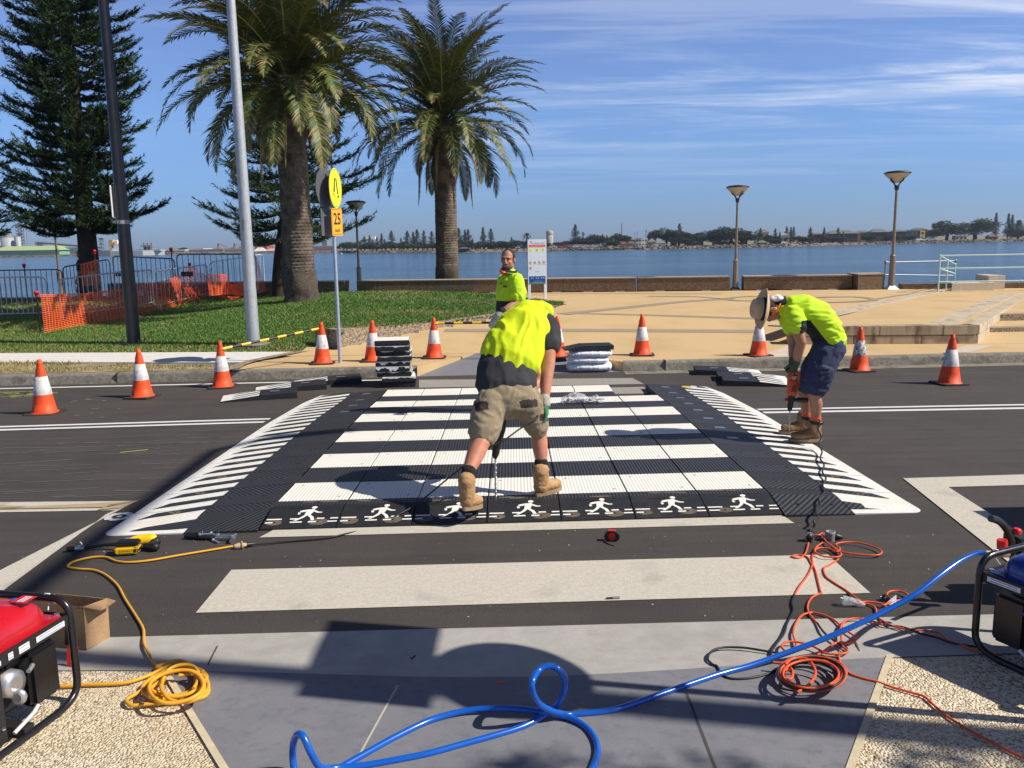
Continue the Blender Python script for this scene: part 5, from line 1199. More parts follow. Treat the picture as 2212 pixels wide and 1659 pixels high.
def frond(base, az, el0, L_, droop, dead, parent, rng, wmax=.56):
    n = 22; pts = []; p = Vector(base); el = el0
    hd = Vector((math.cos(az), math.sin(az), 0))
    for i in range(n+1):
        pts.append(p.copy()); f_ = i/n
        p = p+(hd*math.cos(el)+Vector((0, 0, math.sin(el))))*(L_/n); el = max(el-droop*(.35+1.5*f_)/n, -1.52)
    side = hd.cross(Vector((0, 0, 1))); V = []; Fq = []; mi = []
    tw = rng.normal(0, .25)
    for i in range(n):                                           # midrib
        w_ = .030*(1-i/n)+.006; a, b_ = pts[i], pts[i+1]; k = len(V); up = Vector((0, 0, w_*.7))
        V += [a-side*w_, a+side*w_, b_+side*w_, b_-side*w_]; Fq.append((k, k+1, k+2, k+3)); mi.append(3)
        k = len(V); V += [a-side*w_, a-up*1.6, b_-up*1.6, b_-side*w_]; Fq.append((k, k+1, k+2, k+3)); mi.append(2 if dead else 3)
    nl = 74
    for j in range(nl):
        f_ = .10+.90*(j+.5)/nl; ii = min(n-1, int(f_*n)); g_ = f_*n-ii; q = pts[ii].lerp(pts[ii+1], g_); t_ = (pts[ii+1]-pts[ii]).normalized(); up = side.cross(t_).normalized()
        if up.z < 0: up = -up
        ll = wmax*(math.sin(PI*min(1, .12+f_*.9))**.6)*(1.0 if not dead else .6)*rng.uniform(.8, 1.1)
        for s_ in (-1, 1):
            lift = rng.normal(.20, .16) if not dead else rng.normal(-.7, .25)
            d_ = (side*s_*(1.0 if not dead else .5)+t_*(.75+.5*f_)+up*lift).normalized(); d2 = (d_+Vector((0, 0, -.30 if not dead else -1.1))).normalized()
            w_ = .025*(1 if not dead else .8); wv = t_*w_; m1 = q+d_*ll*.5; e = m1+d2*ll*.5; k = len(V)
            V += [q-wv*.6, q+wv*.6, m1+wv, m1-wv, e]; Fq.append((k, k+1, k+2, k+3)); Fq.append((k+3, k+2, k+4, k+4))
            m_ = 2 if dead else (1 if (rng.random() < .18+.55*max(0, f_-.75)*2) else 0); mi += [m_, m_]
    Fc = [tuple(dict.fromkeys(f_)) for f_ in Fq]; me = bpy.data.meshes.new('frond'); me.from_pydata([tuple(v_) for v_ in V], [], Fc)
    for m_ in (M['frond'], M['frondd'], M['frondx'], M['rachis']): me.materials.append(m_)
    me.polygons.foreach_set('material_index', mi); ob = bpy.data.objects.new('frond', me); COL.objects.link(ob); ob.parent = parent
def palm(P_, th, r_, lab, L_, seed, nf=64, bulge=0.0):
    rng = np.random.default_rng(seed); o = empty('palm_tree', P_, lab, 'palm tree'); na, nz = 110, 300; V = []
    for j in range(nz+1):
        z_ = th*j/nz; f_ = j/nz; rb = r_*(1.02-.16*f_+.10*max(0, f_-.82)/.18+bulge*math.exp(-((f_-.72)/.07)**2))
        for i in range(na):
            a = 2*PI*i/na; cxp = i/na*22; row = z_/.085
            u_ = (cxp+.5*(int(row) % 2)) % 1.0; v_ = row % 1.0
            sc = (1-v_)*.9*(1-abs(u_-.5)*1.1)                     # overlapping leaf scars
            rr = rb+.040*sc+.012*mnoise.noise((math.cos(a)*3, math.sin(a)*3, z_*4))
            V.append((rr*math.cos(a), rr*math.sin(a), z_+.02*abs(u_-.5)))
    F_ = [(j*na+i, j*na+(i+1) % na, (j+1)*na+(i+1) % na, (j+1)*na+i) for j in range(nz) for i in range(na)]
    npmesh('trunk', np.array(V), np.array(F_), M['palmtrunk'], o)
    mb = MB(); vs = []; n = 48; m_ = 14
    for j in range(m_+1):
        z_ = -.2+1.05*j/m_
        for i in range(n):
            a = 2*PI*i/n; rr = r_*1.06*(1.09-.04*(j/m_))+.07*mnoise.noise((math.cos(a)*1.6, math.sin(a)*1.6, z_*2+seed))+.03*mnoise.noise((math.cos(a)*6, math.sin(a)*6, z_*6)); rr *= 1.0 if j < m_ else .93
            if z_ < .1: rr += .06*(.1-z_)/.3
            vs.append((rr*math.cos(a), rr*math.sin(a), z_))
    mb.add(vs, [(j*n+i, j*n+(i+1) % n, (j+1)*n+(i+1) % n, (j+1)*n+i) for j in range(m_) for i in range(n)], 0, True); mb.add(vs[-n:], [tuple(range(n))]); mb.build('root_mass', M['palmroot'], o)
    mb = MB()                                                     # cut leaf bases and hanging fibre under the crown
    for k in range(150):
        a = rng.uniform(0, 2*PI); z_ = th-rng.uniform(-.35, 1.15); q = Vector((math.cos(a), math.sin(a), 0)); b0 = q*r_*.8+Vector((0, 0, z_)); e_ = b0+q*rng.uniform(.12, .34)+Vector((0, 0, rng.uniform(-.02, .28)))
        mb.tube([b0, e_], [.05, .022], 5)
    mb.build('leaf_bases', M['palmroot'], o)
    top = Vector((0, 0, th+.15)); g = 2.399963
    for k in range(nf):
        f_ = (k+.5)/nf; az = k*g+rng.normal(0, .12)
        el = 1.42-1.62*f_**.95+rng.normal(0, .09); dr = .80+.75*rng.random()+(.45 if f_ > .7 else 0)
        frond(top+Vector((math.cos(az)*.18, math.sin(az)*.18, .35*(1-f_)-.45*f_)), az, el, L_*(.92+.16*rng.random())*(1-.08*f_), dr, False, o, rng)
    for k in range(9):
        az = rng.uniform(0, 2*PI); frond(top+Vector((math.cos(az)*.25, math.sin(az)*.25, -.6)), az, -.7+rng.normal(0, .15), L_*.72*rng.uniform(.6, 1.1), 1.6, True, o, rng, .34)
    return o
pA = H(650, 650, zl); pB = H(968, 627, zl)
tA = D(640, 165, pA.y); tB = D(962, 262, pB.y)
palm(pA, tA.z-pA.z, .375, 'large date palm with the thickest crown, left of the crossing sign', 3.5, 11, 92)
palm(pB, tB.z-pB.z, .38, 'date palm with a bulging upper trunk, right of the crossing sign', 3.8, 12, 90, .30)
def norfolk(P_, hgt, zcut, rad, lab, seed, lean=(0, 0), nwh=26, trunk_r=.3, dens=1.0, rtop=.25, trunkname='conifer'):
    rng = np.random.default_rng(seed); o = empty('conifer_tree', P_, lab, 'tree'); mb = MB(); n = 14
    ax = [Vector((lean[0]*ss(0, 1, i/n*1.6), lean[1]*ss(0, 1, i/n*1.6), hgt*i/n)) for i in range(n+1)]
    mb.tube([ax[0]-Vector((lean[0]*.05, 0, .3))]+ax, [trunk_r*1.35]+[trunk_r*(1-.85*i/n)+.02 for i in range(n+1)], 14); mb.build('trunk', M['bark'], o)
    def axis(z_): f_ = z_/hgt*n; i = min(n-1, int(f_)); return ax[i].lerp(ax[i+1], f_-i)
    BR = MB(); TV = []; 
    dirs = []
    for w_ in range(nwh):
        z_ = zcut+(hgt-zcut)*(w_+.3*rng.random())/nwh; f_ = (z_-zcut)/(hgt-zcut); rl_ = rad*(1-(1-rtop)*f_**1.25)*(.82 if w_ == 0 else 1); nb = rng.integers(5, 8); a0 = rng.uniform(0, 6.28)
        for b_ in range(nb):
            az = a0+b_*2*PI/nb+rng.normal(0, .12); hd = Vector((math.cos(az), math.sin(az), 0)); L_ = rl_*rng.uniform(.58, 1.15); base = axis(z_); pts = []
            for i in range(8):
                s_ = i/7; pts.append(base+hd*L_*s_+Vector((0, 0, L_*(-.20*s_+.22*s_*s_*s_-.06*math.sin(PI*s_)))))
            BR.tube(pts, [.035*(1-.8*i/7)*(rl_/rad)+.006 for i in range(8)], 5)
            side = Vector((-hd.y, hd.x, 0))
            nt_ = int(11*dens*L_/2.0+3)
            for k in range(nt_):                                   # upward curving branchlets dressed with needles
                s_ = .22+.78*(k+rng.random())/nt_; q = pts[min(6, int(s_*7))].lerp(pts[min(6, int(s_*7))+1], s_*7-min(6, int(s_*7)))
                for sd in (-1, 1):
                    tl_ = (.30+.36*math.sin(PI*min(1, s_*.9)))*rng.uniform(.7, 1.2)*(L_/rad*.5+.5); d_ = (hd*.65+side*sd*rng.uniform(.4, 1.0)+Vector((0, 0, rng.uniform(-.15, .25)))).normalized()
                    TV.append((q, d_, tl_))
            TV.append((pts[-1], (hd+Vector((0, 0, .35))).normalized(), .42))
    BR.build('limbs', M['bark'], o)
    m_ = len(TV); per = int(34*dens); Q = np.array([tuple(t_[0]) for t_ in TV]); Dn = np.array([tuple(t_[1]) for t_ in TV]); Ln = np.array([t_[2] for t_ in TV])
    s_ = rng.random((m_, per)); base = Q[:, None, :]+Dn[:, None, :]*(Ln[:, None]*s_)[:, :, None]; base[:, :, 2] += (Ln[:, None]*s_**2*.35)
    rd = rng.normal(0, 1, (m_, per, 3)); rd /= np.linalg.norm(rd, axis=2, keepdims=True); dd = Dn[:, None, :]*.9+rd*.85+np.array([0, 0, .25]); dd /= np.linalg.norm(dd, axis=2, keepdims=True)
    ln = rng.uniform(.07, .15, (m_, per, 1)); wv = np.cross(dd, rng.normal(0, 1, (m_, per, 3))); wv /= np.linalg.norm(wv, axis=2, keepdims=True); wv *= .013
    V = np.stack([base-wv, base+wv, base+dd*ln], 2).reshape(-1, 3); Fq = np.arange(len(V)).reshape(-1, 3)
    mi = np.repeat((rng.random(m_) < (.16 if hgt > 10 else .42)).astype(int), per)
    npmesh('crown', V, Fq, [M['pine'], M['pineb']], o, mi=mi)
    return o
pC = H(197, 632, zl); pC = D(197, 610, 27.4); pC.z = zl(pC.x, pC.y)-.05
norfolk(pC, 15.5, D(197, 500, pC.y).z-pC.z, 2.0, 'tall dark conifer behind the crowd barriers at the left', 5, (0, 0), 38, .30, 1.4, .62)
pD = D(605, 618, 27.6); pD.z = .35
norfolk(pD, 8.6, D(612, 515, pD.y).z-pD.z, 2.35, 'smaller leaning conifer half hidden behind the large palm', 6, (.75, 0), 16, .26, 1.05, .7)
pE = D(-75, 600, 28.6); pE.z = .3
norfolk(pE, 9, 2.2, 2.2, 'conifer mostly outside the left edge of the picture', 8, (0, 0), 12, .25, .9)
# ================================================================ THE FAR SHORE
ZS = -.9
shore = [(-900, 566), (0, 556), (214, 553), (343, 550.4), (560, 547.4), (735, 546.2), (760, 547), (1000, 545.5), (1140, 543.8), (1220, 541.5), (1443, 538.3), (1667, 533.6), (1910, 527.2), (2212, 521.0), (3000, 506)]
sp_ = [G(x, y, -2) for x, y in shore]
def shoreY(x):
    for (a, b_), p, q in zip(zip(shore, shore[1:]), sp_, sp_[1:]):
        if a[0] <= x <= b_[0]: f_ = (x-a[0])/(b_[0]-a[0]); return p.y+(q.y-p.y)*f_
    return sp_[0].y if x < 0 else sp_[-1].y
M['rocks'] = mat('shore_rocks', (.05, .04, .032), .95, (.22, .18, .14), .9, .8, .8, kind='voronoi', bdist=.5); M['land'] = mat('far_ground', (.22, .18, .10), .95, (.10, .11, .04), .12, col3=(.30, .26, .17), n3=.02)
mb = MB(); back = [p+(p-O).normalized()*4 for p in sp_]
for i in range(len(sp_)-1):
    a, b_, c, d_ = sp_[i], sp_[i+1], back[i+1], back[i]; far_a = d_+(d_-O).normalized()*1500; far_b = c+(c-O).normalized()*1500
    mb.quad((a.x, a.y, -2.2), (b_.x, b_.y, -2.2), (c.x, c.y, ZS), (d_.x, d_.y, ZS), 0); mb.quad((d_.x, d_.y, ZS), (c.x, c.y, ZS), (far_b.x, far_b.y, ZS), (far_a.x, far_a.y, ZS), 1)
tag(mb.build('far_shore', [M['rocks'], M['land']]), kind='structure')
# boulders of the breakwater
rng = np.random.default_rng(4); mb = MB()
for k in range(900):
    x = rng.uniform(1150, 2300); Y = shoreY(x)+rng.uniform(.5, 4.0); q = D(x, 540, Y); s_ = rng.uniform(.35, .95); z_ = -2+1.1*min(1, (Y-shoreY(x))/4)
    mb.lathe([(s_*.5, -s_*.3), (s_, 0), (s_*.55, s_*.55)], (q.x, Y, z_), 5, smooth=False)
tag(mb.build('breakwater_rocks', M['rocks']), 'line of dark boulders along the far shore', 'rocks', kind='stuff')
M['ffol'] = mat('far_foliage', (.028, .042, .014), .9, (.056, .072, .024), .45); M['ffold'] = mat('far_dark_foliage', (.016, .026, .014), .9, (.035, .048, .022), .5); M['ffoll'] = mat('far_olive_foliage', (.075, .085, .028), .9, (.11, .12, .045), .5)
def leafcloud(cs, n, size, rng, flat=.7):
    V = []; 
    cs = np.array(cs); ch = rng.integers(0, len(cs), n); u_ = rng.normal(0, 1, (n, 3)); u_ /= np.linalg.norm(u_, axis=1, keepdims=True); r_ = rng.uniform(.55, 1.05, (n, 1))
    P_ = cs[ch, :3]+u_*r_*cs[ch, 3:4]*np.array([1, 1, flat]); a = rng.normal(0, 1, (n, 3)); b_ = rng.normal(0, 1, (n, 3)); a /= np.linalg.norm(a, axis=1, keepdims=True); b_ /= np.linalg.norm(b_, axis=1, keepdims=True)
    s_ = size*rng.uniform(.6, 1.3, (n, 1)); V = np.stack([P_-a*s_, P_+b_*s_*.7, P_+a*s_, P_-b_*s_*.7], 1).reshape(-1, 3); return V, np.arange(4*n).reshape(-1, 4)
protos = {}
def proto_round(k):
    rng = np.random.default_rng(20+k); o = empty('round_tree', (0, 0, 0)); mb = MB(); cs = []
    mb.tube([(0, 0, -.2), (.02, 0, .25), (0, .02, .45)], [.045, .035, .03], 7)
    for j in range(6): a = j*1.05+k; e = (math.cos(a)*.28, math.sin(a)*.28, .62+.1*rng.random()); mb.tube([(0, 0, .28), (e[0]*.5, e[1]*.5, .45), e], [.025, .018, .008], 5)
    mb.build('trunk', M['bark'], o)
    for j in range(24): a = rng.uniform(0, 6.28); r_ = .36*math.sqrt(rng.random()); cs.append((math.cos(a)*r_, math.sin(a)*r_, .32+.50*rng.random()*(1-r_*.8), rng.uniform(.14, .21)))
    V, Fq = leafcloud(cs, 4200, .030, rng, .9); mi = (rng.random(len(Fq)) < .25).astype(int); npmesh('crown', V, Fq, [M['ffold'] if k % 2 else M['ffol'], M['ffol'] if k % 2 else M['ffoll']], o, mi=mi); return o
def proto_pine(k):
    rng = np.random.default_rng(40+k); o = empty('norfolk_pine', (0, 0, 0)); mb = MB(); mb.tube([(0, 0, -.02), (0, 0, .97)], [.022, .004], 6); mb.build('trunk', M['bark'], o)
    V = []; Fq = []; nw = 17; wid = [.27, .22, .31, .19][k % 4]
    for w_ in range(nw):
        z_ = .08+.90*w_/nw; R_ = wid*(1-((w_+.5)/nw)**2.0)*rng.uniform(.75, 1.1)+.015; nb = 8
        for b_ in range(nb):
            az = rng.uniform(0, 6.28); L_ = R_*rng.uniform(.7, 1.15); d_ = np.array([math.cos(az), math.sin(az), 0]); s_ = np.array([-d_[1], d_[0], 0])
            for q in range(12):
                f_ = (q+1)/12; c = d_*L_*f_+np.array([0, 0, z_-.02*f_+.03*f_*f_])+rng.normal(0, .006, 3); w2 = .026*rng.uniform(.5, 1.2); kx = len(V)
                V += [c-s_*w2*1.3, c+d_*w2*.9, c+s_*w2*1.3, c+np.array([0, 0, w2*1.3])]; Fq.append((kx, kx+1, kx+2, kx+3))
    mi = (np.random.default_rng(k).random(len(Fq)) < .25).astype(int)
    npmesh('crown', np.array(V), np.array(Fq), [M['ffold'], M['ffol']], o, mi=mi); return o
PR = [proto_round(k) for k in range(4)]; PP_ = [proto_pine(k) for k in range(4)]
used = set()
def place(proto, x, ytop, back_, lab, group, wpx=None, yb=None):
    """stand a tree on the far land `back_` metres behind the shoreline"""
    Y = shoreY(x)+back_; t_ = D(x, ytop, Y); h_ = t_.z-ZS
    if id(proto) in used: o = copy_tree(proto)
    else: o = proto; used.add(id(proto))
    wx = (wpx*scale_at(Y)) if wpx else h_
    o.location = (t_.x, Y, ZS); o.scale = (wx, wx, h_); o.rotation_euler = (0, 0, random.uniform(0, 6)); tag(o, lab, 'tree', group); return o
gp = 'pines along the middle of the far shore'; lp = 'far pine standing in the row on the middle of the opposite shore'
pines = [(787, 509, 30), (798, 507, 30), (814, 511, 20), (824, 503, 24), (845, 496.5, 22), (866, 513, 15), (879, 497, 22), (892, 499, 18), (900, 494, 20), (915, 496, 20), (932, 498, 20), (947, 500, 20), (991, 491, 25), (1004, 495, 22), (1011, 494, 26), (1043, 489, 20), (1060, 492, 20), (1020, 514, 10), (1105, 511, 40), (831, 515, 14), (805, 516, 12)]
for i, (x, y, b_) in enumerate(pines): place(PP_[i % 4], x, y, b_, lp, gp)
place(PP_[2], 1243, 483, 60, 'tall lone pine on the far shore just right of the notice board', None); place(PP_[0], 1302, 505, 70, 'small pine right of the two round trees across the water', None)
place(PP_[1], 1468, 481, 30, 'pine rising above the round trees left of the middle lamp', None)
for i, (x, y, b_) in enumerate([(1643, 491, 14), (1709, 489, 8), (1675, 492, 10), (1685, 500, 6), (1751, 489, 10), (1781, 490, 8), (1811, 490.5, 8), (1822, 499, 5), (1700, 488, 45), (1715, 488.5, 50)]):
    place(PP_[(i*2+1) % 4], x, y, b_, 'small dark pine in front of the far houses between the two lamps', 'small pines before the far houses', wpx=None)
for x, y, l in ((2153, 457.5, 'tall narrow dark pine left of the group at the far right'), (2180, 459, 'tallest pine of the pair at the far right shore'), (2188, 462, 'pine standing close behind the tallest one at the far right'), (2202, 474, 'shorter pine at the right edge of the far shore')):
    place(PP_[3], x, y, 26, l, None, wpx=(2202 == x)*60+46)
gr = 'leafy trees on the far shore'; lr = 'low olive tree in the continuous belt beneath the far pines'
x = 742
while x < 1180:
    place(PR[random.choice((0, 2, 0, 3))], x, random.uniform(519, 526) if x < 960 else random.uniform(515, 524), random.uniform(8, 26), lr, 'low trees beneath the far pines', wpx=random.uniform(30, 46)); x += random.uniform(7, 12)
rt = [(1263, 511, 70, 16), (1292, 503.5, 74, 20), (1341, 501, 52, 60), (1408, 497.5, 26, 50), (1440, 489, 78, 26), (1467, 494, 66, 24), (1517, 496.5, 86, 22), (1578, 485.5, 112, 18), (1612, 498, 60, 26), (1552, 500, 60, 30), (1480, 510, 50, 12), (1208, 521, 40, 14), (1230, 518, 46, 22), (1325, 517, 40, 10), (1665, 505, 50, 14)]
lbs = ['round dark tree nearest the notice board across the water', 'larger round dark tree just right of the first round one', 'tree clump beneath the thin radio mast', 'small isolated round tree above the far roofs', 'big spreading tree left of the far pine top', 'big tree joined to the far pine top', 'broad tree with open trunk left of the middle lamp', 'broadest fig tree right beside the middle lamp', 'tree just right of the middle lamp post', 'tree between the two broad figs', 'low shady tree beside the blue-grey roof', 'low tree above the parked cars, leftmost', 'low bushy tree above the parked cars, right one', 'low bush left of the long brown roof', 'dense tree beside the green pavilion']
for (x, y, w_, b_), l in zip(rt, lbs): place(PR[1 if w_ > 60 else random.choice((1, 3))], x, y, b_, l, None, wpx=w_)
for (x, y, w_, b_, l) in ((2047, 471, 96, 22, 'huge green fig tree, left one of the pair at the far right'), (2110, 466.5, 112, 22, 'huge green fig tree, right one of the pair at the far right'), (2018, 488, 60, 20, 'darker tree leaning against the left fig'), (2200, 490, 60, 14, 'low dark tree under the pines at the right edge'), (1872, 503, 56, 8, 'dark bushy tree between the two grey-roofed flats'), (1935, 504, 60, 8, 'dark bushy tree right of the right lamp post'), (1735, 508, 60, 8, 'low dark hedge tree by the brick house'), (1676, 512, 46, 6, 'low bush beneath the small pines'), (1800, 509, 60, 8, 'low bush before the long flats'), (1965, 506, 40, 8, 'bush left of the yellow house')):
    place(PR[0] if 'fig' in l else PR[1], x, y, b_, l, None, wpx=w_)
for x, w_, y in ((640, 30, 533), (20, 40, 545), (300, 24, 538), (395, 22, 533), (425, 22, 535), (500, 24, 534), (565, 20, 535), (140, 30, 535), (180, 30, 537), (205, 24, 537)):
    place(PR[3], x, y, 60, 'small distant bush tree on the industrial shore at the left', 'small trees on the industrial shore', wpx=w_)
# houses
def hm(c): 
    k = 'f%d_%d_%d' % tuple(int(v*100) for v in c)
    if k not in M: M[k] = mat('wall_'+k, c, .85, tuple(v*.85 for v in c), .3)
    return M[k]
M['fglass'] = mat('far_window', (.03, .035, .045), .2); 
def house(x0, x1, ytop, yeave, back_, wall, roof, lab, kind='hip', win=3, floors=1, dep=None, name='house', cat='house', side=None):
    xm = (x0+x1)/2; Y = shoreY(xm)+back_; a, b_ = D(x0, yeave, Y), D(x1, yeave, Y); t_ = D(xm, ytop, Y); w_ = (b_-a).length; ze = (a.z+b_.z)/2-ZS; zr = max(t_.z-ZS, ze+.2); dep = dep or w_*.6; dep = min(dep, 14)
    o = empty(name, ((a.x+b_.x)/2, Y, ZS), lab, cat); mb = MB(); mb.box((0, dep/2, ze/2-.2), (w_*.96, dep, ze+.4)); mb.build('walls', hm(wall), o)
    if side: mb = MB(); mb.box((w_*.44, -.06, ze/2), (w_*.10, .12, ze)); mb.build('end_wall', hm(side), o)
    if kind != 'flat':
        mb = MB(); e = w_*.03+.3; L, Rr, f0, f1 = -w_/2-e*.2, w_/2+e*.2, -.5, dep+.5; ins = min(dep/2, w_/2*.9) if kind == 'hip' else 0
        vs = [(L, f0, ze), (Rr, f0, ze), (Rr, f1, ze), (L, f1, ze), (L+ins, dep/2, zr), (Rr-ins, dep/2, zr)]
        if kind == 'gable': vs = [(L, f0, ze), (Rr, f0, ze), (Rr, f1, ze), (L, f1, ze), (0, f0, zr), (0, f1, zr)]; mb.add(vs, [(1, 2, 5, 4), (3, 0, 4, 5)], 0); mb.add(vs, [(0, 1, 4), (2, 3, 5)], 1)
        else: mb.add(vs, [(0, 1, 5, 4), (1, 2, 5), (2, 3, 4, 5), (3, 0, 4)], 0)
        mb.add(vs[:4], [(3, 2, 1, 0)], 0); mb.build('roof', [hm(roof), hm(wall)], o)
    elif roof: mb = MB(); mb.box((0, dep/2, ze+.15), (w_, dep+.4, .3)); mb.build('roof', hm(roof), o)
    for fl in range(floors):
        for k in range(win):
            mb = MB(); fz = ze*(fl+.5)/floors; mb.box((-w_*.48+w_*.96*(k+.5)/win, -.03, fz), (w_*.96/win*.5, .08, ze/floors*.42)); mb.build('window', M['fglass'], o)
    return o
BR, GR, WH, TN = (.16, .055, .035), (.14, .13, .125), (.62, .60, .55), (.30, .20, .12)
house(1024, 1036, 524, 530, 26, (.45, .10, .05), (.42, .09, .05), 'red walled hall between the far pines, behind the boat shed', 'gable', 2)
house(989, 1015, 534, 537, 1, (.05, .045, .045), (.10, .09, .10), 'low dark boat shed standing on the far water edge', 'hip', 6, name='boat_shed', cat='boat shed')
house(1052, 1066, 533, 537, 18, (.50, .16, .08), (.28, .10, .06), 'small brick cottage right of the red hall', 'hip', 2)
house(1332, 1358, 521.5, 527.5, 34, (.35, .12, .07), (.13, .065, .045), 'long low house with a brown hip roof on the far shore', 'hip', 3); house(1355, 1373, 521, 526.5, 36, (.50, .20, .12), (.16, .08, .055), 'pinkish brick house joined to the long brown roofed one', 'hip', 2)
house(1374, 1386, 514, 516, 44, (.55, .56, .58), (.30, .30, .30), 'pale grey two storey house right of the brown roofed one', 'flat', 2, 2); house(1386, 1399, 513, 515.5, 46, (.75, .74, .70), None, 'white flat roofed two storey house', 'flat', 2, 2)
house(1398, 1418, 514, 523, 32, (.75, .68, .55), (.22, .09, .05), 'white gabled house with a brown tiled roof', 'gable', 2, 2); house(1343, 1376, 515, 518, 60, (.30, .22, .16), (.22, .15, .11), 'brown roof rising behind the long low house', 'hip', 2)
house(1310, 1321, 517, 519, 50, (.62, .48, .25), (.30, .20, .12), 'cream house behind the round trees', 'flat', 1, 2); house(1486, 1518, 519.5, 524, 20, (.07, .07, .08), (.20, .22, .25), 'open pavilion with a blue-grey roof across the water', 'hip', 4)
house(1449, 1462, 516, 519, 30, WH, (.35, .33, .30), 'white house peeping beneath the big trees', 'flat', 1, 2); house(1300, 1313, 527, 531, 8, (.12, .12, .10), (.08, .17, .11), 'small green roofed shelter by the parked cars', 'hip', 2, name='shelter', cat='shelter')
house(1637, 1657, 519.5, 524, 6, (.12, .10, .08), (.12, .20, .15), 'small green roofed shelter right of the middle lamp', 'hip', 2, name='shelter', cat='shelter'); house(1545, 1600, 521, 523, 24, (.16, .075, .05), (.12, .07, .05), 'low brick house beneath the broad figs', 'hip', 5)
house(1600, 1612, 517, 520, 26, (.35, .05, .04), (.20, .12, .1), 'little red fronted house right of the middle lamp', 'flat', 1); house(1541, 1554, 496, 498, 90, (.62, .54, .34), None, 'cream tower block top above the trees left of the middle lamp', 'flat', 3, 2)
house(1482, 1496, 505, 509, 80, (.40, .22, .15), (.30, .14, .09), 'red roofed house on the rise behind the far trees', 'hip', 2)
house(1633, 1662, 495, 502, 60, (.60, .50, .24), (.15, .16, .17), 'yellow villa with a dark roof right of the middle lamp', 'hip', 3, 2); house(1689, 1707, 504, 508, 34, WH, (.60, .58, .55), 'white gabled house among the small pines', 'gable', 1)
house(1724, 1742, 507, 513, 28, (.35, .27, .2), (.30, .26, .22), 'beige roofed house left of the brick block', 'hip', 1); house(1752, 1780, 503, 506.5, 14, BR, (.12, .11, .105), 'red brick block of flats among the small pines', 'hip', 3, 2, side=(.42, .15, .08))
house(1789, 1860, 497, 504.5, 14, (.06, .05, .048), (.15, .15, .15), 'long two storey flats with a grey hip roof and a brick end wall', 'hip', 8, 2, side=(.45, .15, .08)); house(1851, 1881, 498, 502, 34, (.2, .15, .11), (.15, .13, .11), 'brown roofed house behind the long flats', 'hip', 2)
house(1881, 1921, 494.5, 501.5, 14, (.07, .055, .05), (.14, .135, .13), 'grey roofed flats just left of the right lamp post', 'hip', 4, 2); house(1928, 1962, 496, 500, 20, (.07, .07, .07), (.16, .14, .13), 'dark house right of the right lamp post', 'hip', 3, 2)
house(1963, 1990, 495.5, 498, 20, (.10, .16, .16), (.20, .40, .38), 'house with a turquoise flat roof', 'flat', 3, 2); house(1988, 1999, 496, 498, 18, (.62, .50, .12), None, 'bright yellow house end beside the turquoise roof', 'flat', 1, 2)
house(1974, 2004, 492, 496, 50, (.2, .15, .12), (.16, .10, .08), 'brown tiled roof behind the turquoise one', 'hip', 2); house(2064, 2090, 507, 510, 10, (.50, .42, .30), (.36, .28, .2), 'low cream kiosk beneath the figs', 'flat', 3); house(2135, 2156, 506, 511, 8, (.16, .08, .07), (.20, .08, .07), 'low shelter with a dark red roof under the right fig', 'hip', 2, name='shelter', cat='shelter')
# tower, masts and stacks beyond
def ftube(x, yt, Y_back, wpx, m_, name, lab, cat, yb=None, taper=1.0):
    Y = shoreY(x)+Y_back; t_ = D(x, yt, Y); s_ = scale_at(Y); o = empty(name, (t_.x, Y, ZS), lab, cat); r_ = wpx*s_/2; mb = MB(); mb.lathe([(r_, -.5), (r_*taper, t_.z-ZS), (.01, t_.z-ZS+r_*.2)], n=20); mb.build('shaft', m_, o); return o, r_, t_.z-ZS
M['fconc'] = mat('far_concrete', (.34, .31, .25), .9, (.42, .38, .32), .3); M['fblue'] = mat('far_blue_grey', (.16, .19, .24), .8); M['fred'] = mat('far_red_steel', (.42, .09, .06), .7); M['fpink'] = mat('far_faded_red', (.30, .07, .07), .8)
o, r_, h_ = ftube(1187.5, 505, 120, 15, M['fconc'], 'water_tower', 'round concrete water tower behind the notice board', 'water tower'); mb = MB(); mb.lathe([(r_*1.08, h_-.3), (r_*1.08, h_+.6), (r_*.9, h_+1.6), (.01, h_+2)], n=20); mb.build('roof', M['fconc'], o)
o, r_, h_ = ftube(1343, 481, 140, 1.6, M['lampdk'], 'radio_mast', 'thin radio mast above the far trees', 'mast', taper=.5); mb = MB(); 
for k in range(5): mb.box((0, 0, h_*(.55+.09*k)), (r_*4, r_*4, .15))
mb.build('platforms', M['lampdk'], o)
for (x, yt, w_, l) in ((1261, 501.5, 7, 'wide hazy chimney right of the lone pine'), (1396, 496.5, 2.6, 'hazy refinery column with a flared head'), (1416, 498.5, 3, 'hazy stack just right of the small round tree'), (1371, 502, 1.2, 'leftmost of the two thin distant pipes'), (1377, 499.5, 1.2, 'rightmost of the two thin distant pipes'), (1312, 508, 5, 'squat hazy chimney behind the round trees')):
    o, r_, h_ = ftube(x, yt, 400, w_, M['fblue'], 'chimney', l, 'chimney', taper=.85); mb = MB(); mb.lathe([(r_*1.2, h_-2), (r_*1.25, h_-.6), (r_, h_)], n=16); mb.build('rim', M['fblue'], o)
